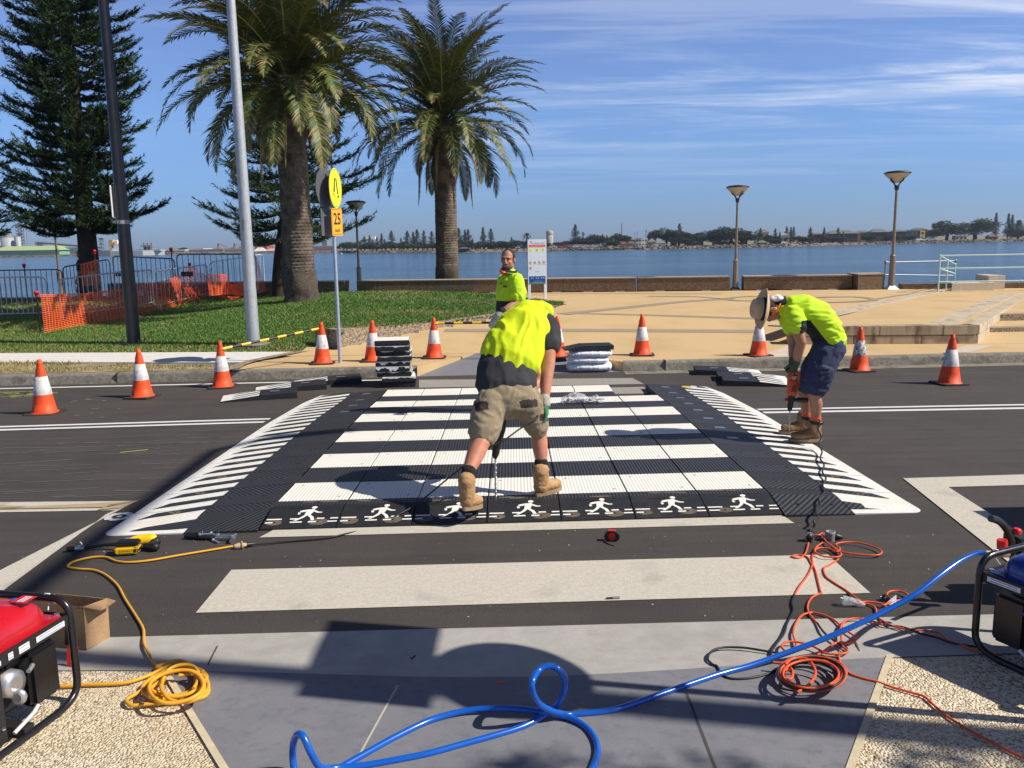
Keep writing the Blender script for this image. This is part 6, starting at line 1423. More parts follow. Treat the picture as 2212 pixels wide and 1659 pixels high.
# industrial shore at the left
def fbox(x0, x1, yt, yb, Yb, m_, dep=12):
    Y = shoreY((x0+x1)/2)+Yb; a, b_ = D(x0, yt, Y), D(x1, yt, Y); z0 = max(D((x0+x1)/2, yb, Y).z, ZS-.3); return Y, (a.x+b_.x)/2, b_.x-a.x, z0, (a.z+b_.z)/2
def fthing(name, lab, cat, pieces, x, Yb):
    Y0 = shoreY(x)+Yb; o = empty(name, D(x, 540, Y0), lab, cat)
    for (nm, x0, x1, yt, yb, dY, m_, dep) in pieces:
        Y, cx_, w_, z0, z1 = fbox(x0, x1, yt, yb, Yb+dY, m_); mb = MB(); mb.box((cx_, Y+dep/2, (z0+z1)/2), (w_, dep, max(.3, z1-z0))); part(mb, nm, m_, o)
    return o
M['fgrn'] = mat('far_shed_roof', (.38, .46, .22), .8); M['fteal'] = mat('far_shed_wall', (.16, .38, .28), .8); M['fsilo'] = mat('far_silo', (.34, .36, .37), .6, (.42, .44, .45), .2, stretch=(6, 6, .1)); M['fgrey'] = mat('far_grey_steel', (.19, .20, .22), .8); M['fpale'] = mat('far_pale_roof', (.55, .53, .48), .85); M['ftan'] = mat('far_tan_roof', (.46, .36, .24), .85); M['fship'] = mat('ship_hull_pale', (.40, .42, .42), .7); M['fwht'] = mat('ship_white', (.78, .77, .72), .6); M['fyel'] = mat('ship_crane_yellow', (.62, .40, .14), .6)
# green shed
Y, cx_, w_, z0, z1 = fbox(-40, 128, 541, 551, 8, None); o = empty('dock_shed', (cx_, Y, ZS), 'long green roofed dock shed in front of the silos', 'warehouse'); mb = MB(); mb.box((0, 14, (z1+ZS)/2-ZS-.2), (w_, 28, z1-ZS+.4)); mb.build('walls', M['fteal'], o)
zt2 = D(60, 531.5, Y+14).z-ZS; ze = z1-ZS; mb = MB(); mb.add([(-w_/2-1, -1, ze), (w_/2+1, -1, ze), (w_/2+1, 29, ze), (-w_/2-1, 29, ze), (-w_/2+8, 14, zt2), (w_/2-8, 14, zt2)], [(0, 1, 5, 4), (1, 2, 5), (2, 3, 4, 5), (3, 0, 4)]); mb.build('roof', M['fgrn'], o)
for i, (x, w_, l) in enumerate(((-14, 30, 'grain silo cut by the left edge of the picture'), (16, 28, 'grain silo in the middle of the group at the far left'), (38, 11, 'narrow grain silo at the right of the group'))):
    o, r_, h_ = ftube(x, 513 if i < 2 else 512, 60, w_, M['fsilo'], 'grain_silo', l, 'silo'); mb = MB(); mb.lathe([(r_*1.02, h_), (r_*.4, h_+(3.2 if i < 2 else .6)), (.01, h_+(3.4 if i < 2 else .7))], n=20); mb.build('roof', M['fgrey'], o)
def lattice(x0, x1, yt, yb, Yb, name, lab, cat, m_, nx=3, nz=7):
    Y, cx_, w_, z0, z1 = fbox(x0, x1, yt, yb, Yb, None); o = empty(name, (cx_, Y, z0), lab, cat); mb = MB(); r_ = w_*.035; h_ = z1-z0
    for i in range(nx+1):
        for dy in (0, w_*.7): X = -w_/2+w_*i/nx; mb.tube([(X, dy, 0), (X, dy, h_)], r_, 4)
    for k in range(nz+1):
        zz_ = h_*k/nz; mb.tube([(-w_/2, 0, zz_), (w_/2, 0, zz_)], r_, 4)
        if k < nz: mb.tube([(-w_/2, 0, zz_), (w_/2, 0, zz_+h_/nz)], r_*.8, 4); mb.tube([(w_/2, 0, zz_), (-w_/2, 0, zz_+h_/nz)], r_*.8, 4)
    mb.build('frame', m_, o); mb = MB(); mb.box((0, w_*.35, h_*.93), (w_*1.05, w_*.8, h_*.16)); mb.box((-w_*.1, w_*.35, h_*.55), (w_*.6, w_*.6, h_*.12)); mb.build('machine_house', m_, o); return o
lattice(33, 49, 485.5, 532, 62, 'elevator_tower', 'steel elevator tower beside the grain silos', 'tower', M['fgrey']); lattice(76, 93, 522.5, 533, 120, 'loader', 'grey ship loader on the roofline right of the silos', 'loader', M['fgrey'], 3, 3)
a, b_ = D(88, 524, shoreY(90)+120), D(222, 535, shoreY(90)+110); o = empty('conveyor', a, 'long thin conveyor sloping down behind the left conifer', 'conveyor'); mb = MB(); mb.tube([a, b_], .8, 5); part(mb, 'gallery', M['fgrey'], o); mb = MB()
for k in range(6): p = a.lerp(b_, (k+.5)/6); mb.tube([p, (p.x, p.y, ZS)], .25, 4)
part(mb, 'legs', M['fgrey'], o)
fthing('warehouse', 'blue-grey block building left of the conifer trunk', 'building', [('walls', 142, 170, 534.5, 549, 0, M['fblue'], 14), ('roof', 140, 171, 533.6, 534.8, 0, M['fpale'], 15)], 156, 30)
# ship
Yh = -14; Y, cx_, w_, z0, z1 = fbox(214, 343, 542, 551, Yh, None); o = empty('cargo_ship', (cx_, Y, -2), 'bulk carrier with a pale hull and white bridge moored on the far side', 'ship'); hz_ = z1+2
mb = MB(); pl = [(-w_/2, 4), (-w_/2+3, 0), (w_/2-9, 0), (w_/2, 8), (w_/2-9, 16), (-w_/2+3, 16)]; mb.prism(pl, -1, hz_); mb.build('hull', M['fship'], o)
mb = MB(); mb.box((-w_*.41, 7.9, hz_*.55), (w_*.2, 16.4, hz_*1.15)); mb.build('stern', M['fgrey'], o)
def sb_(x0, x1, yt, yb, m_, nm, dep=12):
    a, b_ = D(x0, yt, Y), D(x1, yt, Y); z_0 = D(x0, yb, Y).z; mb = MB(); mb.box(((a.x+b_.x)/2-cx_, 8, (a.z+z_0)/2+2), (b_.x-a.x, dep, a.z-z_0)); return mb.build(nm, m_, o)
for q in ((238, 262, 536, 544, 'fwht', 'superstructure'), (241, 256, 530, 536, 'fwht', 'bridge'), (243, 249, 520, 530, 'fwht', 'funnel_mast'), (252, 254, 524, 530, 'fwht', 'mast'), (230, 239, 518, 530, 'fyel', 'crane_house'), (232, 236, 530, 543, 'fyel', 'crane_post')): sb_(*q[:4], M[q[4]], q[5])
for x0 in (298, 306, 315): sb_(x0, x0+2.4, 524, 542, M['fgrey'], 'deck_crane', 3)
sb_(295, 319, 530, 533, M['fgrey'], 'gantry', 6); sb_(270, 340, 540.5, 543, M['fship'], 'hatch_cover', 8)
lattice(213, 223, 514, 543, 20, 'unloader', 'dark ship unloader standing behind the stern of the bulk carrier', 'loader', M['fgrey'], 2, 4)
sheds = [(375, 398, 539, 'fpale', 'low pale shed furthest left on the industrial shore'), (408, 438, 537, 'fpale', 'white roofed low shed left of centre on the industrial shore'), (436, 480, 538, 'fgrey', 'long grey shed left of the grey pole'), (486, 524, 536.5, 'ftan', 'tan roofed shed just left of the grey pole'), (530, 552, 538, 'fpale', 'pale shed seen behind the grey pole'), (350, 374, 541, 'fred', 'reddish roofed hut at the bow of the bulk carrier')]
for x0, x1, yt, m_, l in sheds: fthing('warehouse', l, 'warehouse', [('walls', x0, x1, yt+2.5, 550, 0, M['fgrey'], 14), ('roof', x0-1, x1+1, yt, yt+2.6, 0, M[m_], 16)], (x0+x1)/2, 20)
house(548, 573, 534.5, 542.5, 16, (.5, .48, .44), (.68, .66, .62), 'white tent-like roof right of the grey pole', 'hip', 3, name='warehouse', cat='warehouse'); house(572, 602, 536.5, 542, 14, (.30, .25, .18), (.50, .40, .27), 'long tan roofed shed behind the large palm', 'gable' if 0 else 'hip', 4, name='warehouse', cat='warehouse')
fthing('plant_building', 'brown coal plant building above the white tent roof', 'building', [('block', 552, 576, 526, 538, 0, M['fpink'], 14), ('tower', 568, 577, 522, 530, 4, M['fgrey'], 10)], 565, 110)
fthing('plant_building', 'dark block building at the left side of the large palm trunk', 'building', [('block', 604, 616, 529, 548, 0, M['fblue'], 14), ('annex', 598, 606, 534, 548, 2, M['fgrey'], 12)], 610, 24)
fthing('red_carrier', 'hazy red hulled bulk ship behind the sign post', 'ship', [('hull', 672, 722, 537.5, 547, 0, M['fpink'], 14), ('deck', 674, 720, 531.5, 538, 1, M['fgrey'], 12), ('tower', 695, 706, 519, 531, 4, M['fgrey'], 10)], 697, 30)
for x, l in ((471, 'left red crane on the industrial skyline'), (506, 'second red crane, just left of the grey pole'), (587, 'red crane behind the large palm'), (553, 'red crane right behind the grey pole')):
    Y = shoreY(x)+140; t_ = D(x, 524.5, Y); o = empty('harbour_crane', (t_.x, Y, ZS), l, 'crane', 'red cranes on the industrial skyline'); h_ = t_.z-ZS; mb = MB(); mb.tube([(-1, 0, 0), (0, 0, h_)], .35, 4); mb.tube([(1, 0, 0), (0, 0, h_)], .35, 4); mb.build('mast', M['fred'], o); mb = MB(); mb.tube([(0, 0, h_*.9), (7, 0, h_*.45)], .25, 4); mb.build('jib', M['fred'], o)
a, b_ = D(515, 536, shoreY(540)+120), D(556, 528, shoreY(540)+120); o = empty('conveyor', a, 'dark conveyor rising behind the grey pole', 'conveyor'); mb = MB(); mb.tube([a, b_], .9, 5); part(mb, 'gallery', M['fgrey'], o)
a, b_ = D(762, 528, shoreY(780)+200), D(795, 516, shoreY(780)+200); o = empty('conveyor', a, 'grey conveyor rising to a white capped loader above the far trees', 'conveyor'); mb = MB(); mb.tube([a, b_], 1.0, 5); part(mb, 'gallery', M['fblue'], o); mb = MB(); mb.box((b_.x+1.5, b_.y, b_.z+.7), (7.5, 5, 1.8)); part(mb, 'cap', M['fwht'], o)
# buoy
p = G(737, 549.5, -2); s_ = scale_at(p.y); o = empty('channel_buoy', p, 'green navigation beacon standing in the water by the sign post', 'buoy'); mb = MB(); mb.lathe([(3*s_, -.3), (3.2*s_, 1.2*s_), (1.6*s_, 3*s_), (.01, 3.2*s_)], n=12); mb.build('float', M['rail' if 0 else 'fteal'], o); mb = MB(); mb.tube([(0, 0, 2*s_), (0, 0, 17*s_)], .9*s_, 6); mb.lathe([(1.6*s_, 11*s_), (1.6*s_, 14*s_), (.01, 16*s_)], n=8); mb.build('beacon', M['signgreen'], o)
# cars parked on the far shore
cc = [(.7, .7, .7), (.62, .64, .66), (.05, .05, .06), (.3, .32, .35), (.5, .04, .03), (.08, .12, .2)]
for i, c in enumerate(cc): M['car%d' % i] = mat('car_paint_%d' % i, c, .3, coat=.5)
def carproto(i):
    o = empty('parked_car', (0, 0, 0)); mb = MB(); mb.prism([(-2.1, -.8), (2.1, -.8), (2.1, .8), (-2.1, .8)], .3, .85); mb.prism([(-1.3, -.72), (1.1, -.72), (1.1, .72), (-1.3, .72)], .85, 1.36); mb.build('body', M['car%d' % i], o)
    mb = MB(); mb.box((-.1, -.73, 1.08), (2.0, .04, .32)); mb.box((-.1, .73, 1.08), (2.0, .04, .32)); mb.build('windows', M['fglass'], o)
    for sx in (-1.3, 1.3):
        for sy in (-.8, .8): mb = MB(); mb.lathe([(.3, -.1), (.3, .1)], (sx, sy, .32), 10, rot=Matrix.Rotation(PI/2, 3, 'X')); mb.build('wheel', M['black'], o)
    return o
cp = [carproto(i) for i in range(6)]; used2 = set(); xs = []
x = 1188
while x < 1290: xs.append((x, 6+random.uniform(0, 16))); x += random.uniform(3.0, 5.5)
xs += [(x_, 16) for x_ in (1335, 1345, 1352, 1362, 1420, 1432, 1075, 1088, 1101, 1112, 1124, 1135)]+[(x_, 12) for x_ in (1982, 1995, 2010, 1676, 1684)]
for k, (x, bk_) in enumerate(xs):
    i = random.choice((0, 0, 1, 1, 2, 3, 4, 5)) if x < 1970 else 0
    o = cp[i] if i not in used2 else copy_tree(cp[i]); used2.add(i); Y = shoreY(x)+bk_; t_ = D(x, 540, Y); o.location = (t_.x, Y, ZS+.0); o.rotation_euler = (0, 0, random.uniform(-.3, .3)); tag(o, ['white', 'silver', 'black', 'grey', 'red', 'dark blue'][i]+' car parked along the far shore', 'car', 'cars parked along the far shore')
# far palm on the other shore
o = empty('far_palm', (0, 0, 0), 'tiny palm tree on the far shore left of the notice board', 'palm tree'); Y = shoreY(1138)+20; t_ = D(1138, 505, Y); o.location = (t_.x, Y, ZS); h_ = t_.z-ZS; mb = MB(); mb.tube([(0, 0, 0), (0, 0, h_-1)], .4, 7); mb.build('trunk', M['bark'], o); mb = MB()
for k in range(26):
    a = k*2.4; e_ = 1.2-k*.07; d_ = Vector((math.cos(a)*math.cos(e_), math.sin(a)*math.cos(e_), math.sin(e_))); s_ = Vector((-math.sin(a), math.cos(a), 0))*.35; b0 = Vector((0, 0, h_-1)); m1 = b0+d_*1.5; m2 = m1+(d_+Vector((0, 0, -.9))).normalized()*1.5; mb.add([b0-s_*.3, b0+s_*.3, m1+s_, m1-s_, m2], [(0, 1, 2, 3), (3, 2, 4)])
mb.build('fronds', M['ffol'], o)
for q in PR+PP_+cp:
    pass
# ================================================================ PEOPLE
def head_prims(mb, C, f, u, s=1.0):
    f = f.normalized(); u = (u-f*u.dot(f)).normalized(); sd = f.cross(u).normalized(); Rm = Matrix((sd, f, u)).transposed()
    P_ = lambda a, b_, c: C+sd*a*s+f*b_*s+u*c*s
    mb.ell(P_(0, -.012, .032), (.074*s, .094*s, .092*s), Rm); mb.ell(P_(0, .022, -.035), (.060*s, .070*s, .080*s), Rm); mb.ell(P_(0, .052, -.092), (.034*s, .030*s, .026*s), Rm)
    mb.ell(P_(0, .074, .032), (.052*s, .022*s, .016*s), Rm)                                    # brow
    mb.loft([P_(0, .085, .020), P_(0, .104, -.010), P_(0, .104, -.024)], [.010*s, .013*s, .015*s]); 
    for q in (-1, 1):
        mb.ell(P_(q*.075, -.006, -.004), (.010*s, .022*s, .032*s), Rm); mb.ell(P_(q*.036, .060, -.022), (.022*s, .020*s, .022*s), Rm)
    mb.ell(P_(0, .088, -.052), (.024*s, .014*s, .008*s), Rm); mb.ell(P_(0, .086, -.064), (.021*s, .013*s, .008*s), Rm)
    mb.loft([P_(0, -.035, -.05), P_(0, -.045, -.15)], [.055*s, .060*s]); return P_, Rm
def hair_cap(C, f, u, s, name, m_, o, front=.045, low=-.03, grow=1.05):
    f = f.normalized(); u = (u-f*u.dot(f)).normalized(); sd = f.cross(u).normalized(); Rm = Matrix((sd, f, u)).transposed(); mb = MB(); c0 = C-f*.012*s+u*.032*s
    mb.ell(c0, (.074*s*grow, .094*s*grow, .092*s*grow), Rm, nu=28, nv=20); keep = []
    for fc in mb.f:
        q = sum((Vector(mb.v[i]) for i in fc), Vector())/len(fc)-C; a, b_ = q.dot(f)/s, q.dot(u)/s
        if b_ > low+max(0, a)*1.0 and not (a > front and b_ < .115): keep.append(fc)
    mb.f = keep; mb.m = [0]*len(keep); mb.sm = [True]*len(keep); ob = mb.build(name, m_); md = ob.modifiers.new('t', 'SOLIDIFY'); md.thickness = .006; return adopt(ob, o)
def hand_prims(mb, W_, d, n_, thumb, curl=.6, s=1.0, spread=.12):
    """palm, four unequal bent fingers and a thumb. d: along the hand, n_: palm normal, thumb: side of the thumb"""
    d = d.normalized(); n_ = (n_-d*n_.dot(d)).normalized(); t_ = thumb-d*thumb.dot(d)-n_*thumb.dot(n_); t_.normalize()
    mb.loft([W_, W_+d*.045*s, W_+d*.085*s], [(.028*s, .020*s), (.042*s, .017*s), (.042*s, .014*s)], side=t_)
    for k, (off, L_) in enumerate(((.031, .072), (.011, .082), (-.010, .076), (-.030, .058))):
        b_ = W_+d*.088*s+t_*off*s; dd = (d+t_*off*spread*8).normalized(); pts = [b_-dd*.012*s]; a = 0; p = b_
        for sg in (.42, .33, .25):
            a += curl*.75; v_ = dd*math.cos(a)+n_*math.sin(a); p = p+v_*L_*sg*s; pts.append(p)
        mb.loft(pts, [.0100*s, .0098*s, .0088*s, .0075*s], n=10)
    b_ = W_+d*.022*s+t_*.030*s; v1 = (d*.6+t_*.8+n_*.25).normalized(); v2 = (d*.85+t_*.35+n_*.45).normalized()
    mb.loft([b_-v1*.01, b_+v1*.032*s, b_+v1*.032*s+v2*.040*s], [.0135*s, .0115*s, .0095*s], n=10)
def boot(o, heel, toe, z0, m_, ms, top=.17, name='boot', lean=Vector((0, 0, 0)), pitch=0):
    heel = Vector(heel); toe = Vector(toe); d = (toe-heel); L_ = d.length; d.normalize(); sd = Vector((d.y, -d.x, 0)).normalized(); up = Vector((0, 0, 1)); P_ = lambda a, z_: heel+d*a*L_+up*z_
    mb = MB(); mb.loft([P_(.12, .072), P_(.35, .070), P_(.62, .062), P_(.85, .056)], [(.044, .046), (.046, .050), (.052, .042), (.046, .036)], side=sd)
    mb.loft([P_(.20, .06), P_(.21, .12)+lean*.5, P_(.20, top)+lean], [(.050, .060), (.054, .062), (.060, .068)], side=sd); mb.loft([P_(.30, .11), P_(.55, .075), P_(.8, .06)], [(.036, .03), (.040, .03), (.036, .025)], side=sd)
    ob = adopt(organic(name, mb, m_, None, .007, 3, .004, 30), o)
    mb = MB(); n = 22; out = []
    for k in range(n):
        a = 2*PI*k/n; x_ = math.cos(a); y_ = math.sin(a); w_ = .052+.006*x_; out.append((heel+d*(L_*.5+x_*(L_*.54))+sd*y_*w_*(1-.12*(x_ < -.5))))
    vs = [(q.x, q.y, q.z+.0) for q in out]+[(q.x, q.y, q.z+.028) for q in out]
    mb.add(vs, [tuple(range(n))[::-1], tuple(range(n, 2*n))], 0); mb.add(vs, [(i, (i+1) % n, (i+1) % n+n, i+n) for i in range(n)], 0); s_ob = adopt(mb.build('sole', ms), ob); 
    mb = MB()
    for k in range(5):
        q = P_(.32+.07*k, .118-.012*k); mb.tube([q-sd*.022+up*-.004, q+up*.006, q+sd*.022+up*-.004], .0032, 5)
    adopt(mb.build('laces', M['card']), ob)
    return ob, s_ob
V3 = Vector
# ---------------- A: bending worker seen from behind
oA = empty('person', G(1095, 1095, HT), 'worker in yellow vest and khaki shorts bending over a drill, seen from behind', 'person')
a_ = lambda x, y, Y: D(x, y, Y)
pel = a_(1098, 858, 6.32); mb = MB(); sx = V3((1, 0, -.06))
mb.loft([pel, a_(1096, 800, 6.40), a_(1108, 752, 6.50), a_(1139, 708, 6.62), a_(1157, 684, 6.76)], [(.17, .115), (.16, .11), (.17, .12), (.165, .12), (.11, .09)], side=sx)
hdA = a_(1176, 699, 6.98); P_, Rm = head_prims(mb, hdA, V3((.15, .62, -.75)), V3((.15, .75, .62))); mb.loft([a_(1154, 684, 6.78), a_(1166, 690, 6.9)], [.066, .062])
mb.loft([a_(1183, 695, 6.62), a_(1186, 745, 6.52), a_(1184, 790, 6.46), a_(1179, 830, 6.40), a_(1177, 868, 6.34)], [.062, .058, .052, .047, .031])
mb.loft([a_(1110, 700, 6.86), a_(1140, 770, 6.90), a_(1168, 822, 6.80), a_(1135, 850, 6.66), a_(1096, 872, 6.50)], [.055, .052, .050, .044, .031])
mb.loft([a_(1065, 872, 6.26), a_(1050, 915, 6.16), a_(1046, 942, 6.10), a_(1027, 982, 6.0), a_(1012, 1018, 5.90), a_(1006, 1062, 5.82)], [.10, .085, .066, .066, .046, .040])
mb.loft([a_(1136, 872, 6.32), a_(1156, 905, 6.40), a_(1164, 930, 6.42), a_(1166, 962, 6.40), a_(1170, 1000, 6.37), a_(1170, 1042, 6.34)], [.10, .082, .060, .063, .043, .038])
hand_prims(mb, a_(1094, 874, 6.48), V3((-.55, -.5, -.6)), V3((.2, -.6, .2)), V3((.6, -.2, .7)), 1.3)
adopt(organic('body', mb, M['skin'], None, .009, 3), oA)
hair_cap(hdA, V3((.15, .62, -.75)), V3((.15, .75, .62)), 1.0, 'hair', M['hair'], oA, .06, -.06)
mb = MB()                                                          # charcoal t-shirt
mb.loft([a_(1090, 836, 6.33), a_(1092, 800, 6.39), a_(1106, 755, 6.49), a_(1138, 708, 6.62), a_(1160, 686, 6.74)], [(.225, .15), (.213, .148), (.208, .15), (.19, .145), (.13, .11)], side=sx, n=24)
mb.loft([a_(1068, 838, 6.30), a_(1080, 800, 6.38)], [(.135, .11), (.15, .12)], side=sx); mb.loft([a_(1128, 838, 6.34), a_(1118, 800, 6.40)], [(.115, .11), (.14, .12)], side=sx)
mb.loft([a_(1172, 688, 6.66), a_(1187, 706, 6.60), a_(1187, 744, 6.53)], [(.085, .08), (.086, .082), (.090, .088)])
mb.loft([a_(1118, 690, 6.84), a_(1122, 716, 6.9), a_(1136, 748, 6.92)], [.08, .078, .076])
adopt(organic('tshirt', mb, M['char'], None, .011, 4, .010, 9, (1, 1, .5)), oA)
mb = MB()                                                          # vest
mb.loft([a_(1100, 781, 6.43), a_(1111, 752, 6.50), a_(1139, 708, 6.63), a_(1155, 684, 6.74), a_(1168, 674, 6.80)], [(.232, .172), (.234, .182), (.212, .180), (.165, .140), (.10, .09)], side=sx, n=26)
mb.loft([a_(1122, 775, 6.46), a_(1139, 797, 6.42)], [(.11, .12), (.045, .10)], side=sx); mb.loft([a_(1150, 745, 6.55), a_(1148, 785, 6.47)], [(.065, .12), (.045, .10)], side=sx)
mb.loft([a_(1146, 666, 6.66), a_(1182, 673, 6.66)], [(.045, .055), (.045, .05)])
adopt(organic('hi_vis_vest', mb, M['hiviz'], None, .009, 4, .016, 8.0, (1.3, .8, .40)), oA)
mb = MB()                                                          # shorts
mb.loft([a_(1094, 846, 6.32), a_(1097, 866, 6.30)], [(.222, .150), (.232, .155)], side=sx, n=24)
mb.loft([a_(1066, 866, 6.27), a_(1052, 900, 6.20), a_(1044, 936, 6.13)], [(.130, .135), (.122, .128), (.112, .115)], side=sx, n=22)
mb.loft([a_(1134, 866, 6.31), a_(1150, 893, 6.37), a_(1161, 922, 6.41)], [(.128, .13), (.104, .12), (.086, .105)], side=sx, n=22)
def asg(c, n_):
    for (x, y, w_, h_) in ((1040, 877, 30, 19), (1142, 872, 38, 17)):
        q = RM.transposed() @ (c-O); px, py = CX-q.x/q.z*F, CY+q.y/q.z*F
        if n_.y < .1 and abs(px-x-(py-y)*.2) < w_*.5 and abs(py-y+(px-x)*.12) < h_*.5: return 1
    q = RM.transposed() @ (c-O); px, py = CX-q.x/q.z*F, CY+q.y/q.z*F
    if 1166 < px < 1184 and 896+(px-1166)*-.3 < py < 910: return 1
    return 0
adopt(organic('shorts', mb, [M['khaki'], M['brownp']], None, .009, 4, .011, 11, (1, 1, 1), assign=asg), oA)
for a, b_ in ((a_(1013, 1016, 5.905), a_(1008, 1046, 5.85)), (a_(1169, 998, 6.372), a_(1170, 1024, 6.35))):
    mb = MB(); mb.loft([a, a.lerp(b_, .5), b_], [.054, .051, .052]); adopt(organic('sock', mb, M['sock'], None, .008, 2, .004, 16), oA)
an = a_(1007, 1050, 5.85); z_ = zroad(an.x, an.y)+HT; boot(oA, (an.x-.015, an.y-.060, z_+.050), (an.x+.085, an.y+.205, z_-.004), 0, M['boot'], M['solet'], .225)
an = a_(1170, 1028, 6.345); z_ = zroad(an.x, an.y)+HT; boot(oA, (an.x-.045, an.y-.050, z_), (an.x+.150, an.y+.155, z_), 0, M['boot'], M['solet'], .20)
mb = MB(); hand_prims(mb, a_(1178, 868, 6.335), V3((.10, -.06, -1)), V3((-1, .1, -.05)), V3((.0, 1, 0)), .45, 1.12)
mb.loft([a_(1177, 860, 6.345), a_(1178, 875, 6.33)], [.042, .040])
adopt(organic('glove', mb, [M['glove'], M['gloveg']], None, .0045, 2, assign=lambda c, n_: 1 if c.z < a_(1178, 876, 6.33).z and n_.x > -.1 else 0), oA)
def hammer_drill(P0, P1, bit0, bit1, lab, body, side_dir, cat='drill', sh=True):
    """upright rotary hammer: P0 top handle, P1 chuck"""
    o = empty('rotary_drill', bit1, lab, cat); d = (P1-P0).normalized(); L_ = (P1-P0).length; s_ = Vector(side_dir).normalized()
    mb = MB(); mb.loft([P0+d*L_*.28, P0+d*L_*.42, P0+d*L_*.60], [(.050, .042), (.056, .046), (.046, .040)], side=s_); 
    mb.loft([P0+d*L_*.10-s_*.045, P0-s_*.005-d*.01, P0+s_*.05+d*L_*.02], [.019, .020, .018]); mb.loft([P0+s_*.055+d*L_*.03, P0+s_*.052+d*L_*.35], [.018, .02]); mb.loft([P0-s_*.045+d*L_*.08, P0-s_*.03+d*L_*.35], [.02, .026])
    adopt(organic('motor_housing', mb, body, None, .005, 2), o)
    mb = MB()
    for k in range(4): q = P0+d*L_*(.34+.045*k)+Vector((0, -.046, 0)); mb.box(q, (.045, .012, .008))
    part(mb, 'vents', M['black'], o)
    mb = MB(); mb.tube([P0+d*L_*.56, P0+d*L_*.66, P0+d*L_*.78, P0+d*L_*.80, P0+d*L_*.93, P1, P1+d*.02], [.040, .036, .034, .030, .028, .022, .014], 18); part(mb, 'gearbox', M['black'], o)
    if sh:
        q = P0+d*L_*.74; mb = MB(); mb.tube([q, q+s_*.05], .016, 10); mb.tube([q+s_*.05, q+s_*.06, q+s_*.15, q+s_*.16], [.022, .026, .024, .020], 14); part(mb, 'side_handle', M['black'], o); mb = MB(); mb.tube([q-s_*.06, q-s_*.03], [.014, .02], 8); part(mb, 'depth_lock', M['redp'], o)
    mb = MB(); n = 60; bd = (bit1-bit0); u_ = bd.orthogonal().normalized(); w_ = bd.normalized().cross(u_)
    mb.tube([bit0, bit1], .0065, 8); mb.tube([bit0.lerp(bit1, i/n)+(u_*math.cos(i*.95)+w_*math.sin(i*.95))*.0055 for i in range(4, n+1)], .0042, 5); part(mb, 'drill_bit', M['alu'], o); return o
bt = G(1071, 1076, HT)
hammer_drill(a_(1084, 880, 6.34), a_(1070, 985, 6.27), a_(1070, 984, 6.27), bt, 'black rotary drill with a long masonry bit between the legs of the bending worker', M['black'], (-.75, .65, 0), sh=False)

# ---------------- C: worker in the straw hat, side view
oC = empty('person', HR(1740, 950, .04), 'worker in straw hat and navy shorts bending to drill the right ramp edge', 'person')
mb = MB(); sy = V3((0, 1, 0)); Yc = 8.32
mb.loft([a_(1790, 748, Yc), a_(1780, 714, Yc), a_(1760, 686, Yc), a_(1728, 672, Yc), a_(1702, 668, Yc)], [(.15, .11), (.15, .11), (.17, .115), (.17, .11), (.10, .08)], side=sy)
hC = a_(1663, 669, Yc); fC = V3((-.20, 0, -.98)); uC = V3((-.98, 0, .12)); head_prims(mb, hC, fC, uC); mb.loft([a_(1706, 664, Yc), a_(1684, 662, Yc)], [.066, .062])
mb.loft([a_(1712, 680, Yc-.19), a_(1722, 712, Yc-.21), a_(1731, 738, Yc-.21), a_(1725, 762, Yc-.17), a_(1719, 784, Yc-.10)], [.062, .056, .050, .047, .032])
mb.loft([a_(1706, 684, Yc+.19), a_(1708, 715, Yc+.2), a_(1713, 744, Yc+.18), a_(1713, 766, Yc+.12), a_(1713, 786, Yc+.05)], [.060, .053, .048, .045, .032])
mb.loft([a_(1784, 762, Yc-.10), a_(1766, 810, Yc-.12), a_(1757, 848, Yc-.12), a_(1763, 874, Yc-.10), a_(1762, 905, Yc-.08), a_(1764, 928, Yc-.08)], [.10, .085, .066, .062, .044, .04])
mb.loft([a_(1784, 762, Yc+.10), a_(1752, 810, Yc+.14), a_(1736, 846, Yc+.16), a_(1741, 870, Yc+.17), a_(1742, 898, Yc+.18), a_(1743, 918, Yc+.18)], [.10, .085, .064, .060, .043, .04])
adopt(organic('body', mb, M['skin2'], None, .009, 3), oC)
hair_cap(hC, fC, uC, 1.0, 'hair', M['hair'], oC, .055, -.07)
mb = MB(); mb.loft([a_(1794, 738, Yc), a_(1783, 712, Yc), a_(1763, 684, Yc), a_(1729, 669, Yc), a_(1702, 665, Yc), a_(1688, 664, Yc)], [(.195, .140), (.20, .148), (.215, .155), (.215, .148), (.16, .115), (.085, .08)], side=sy, n=26)
mb.loft([a_(1712, 676, Yc-.18), a_(1717, 688, Yc-.205), a_(1723, 705, Yc-.215)], [(.085, .08), (.09, .085), (.088, .085)]); mb.loft([a_(1706, 680, Yc+.18), a_(1707, 694, Yc+.2), a_(1709, 708, Yc+.2)], [(.082, .08), (.085, .082), (.082, .08)])
mb.loft([a_(1698, 690, Yc), a_(1703, 712, Yc)], [(.13, .06), (.10, .035)], side=sy); mb.loft([a_(1780, 722, Yc), a_(1790, 733, Yc)], [(.2, .12), (.205, .12)], side=sy)
def asC(c, n_):
    q = RM.transposed() @ (c-O); px, py = CX-q.x/q.z*F, CY+q.y/q.z*F
    L = px-1750; t_ = (py-692)/(40.0)
    if t_ > 0 and px < 1750+t_*32 and px > 1732-t_*6 and c.y < Yc+.25: return 1
    return 0
adopt(organic('polo_shirt', mb, [M['hivizg'], M['navy']], None, .009, 4, .015, 10, (.6, 1, 1.8), assign=asC), oC)
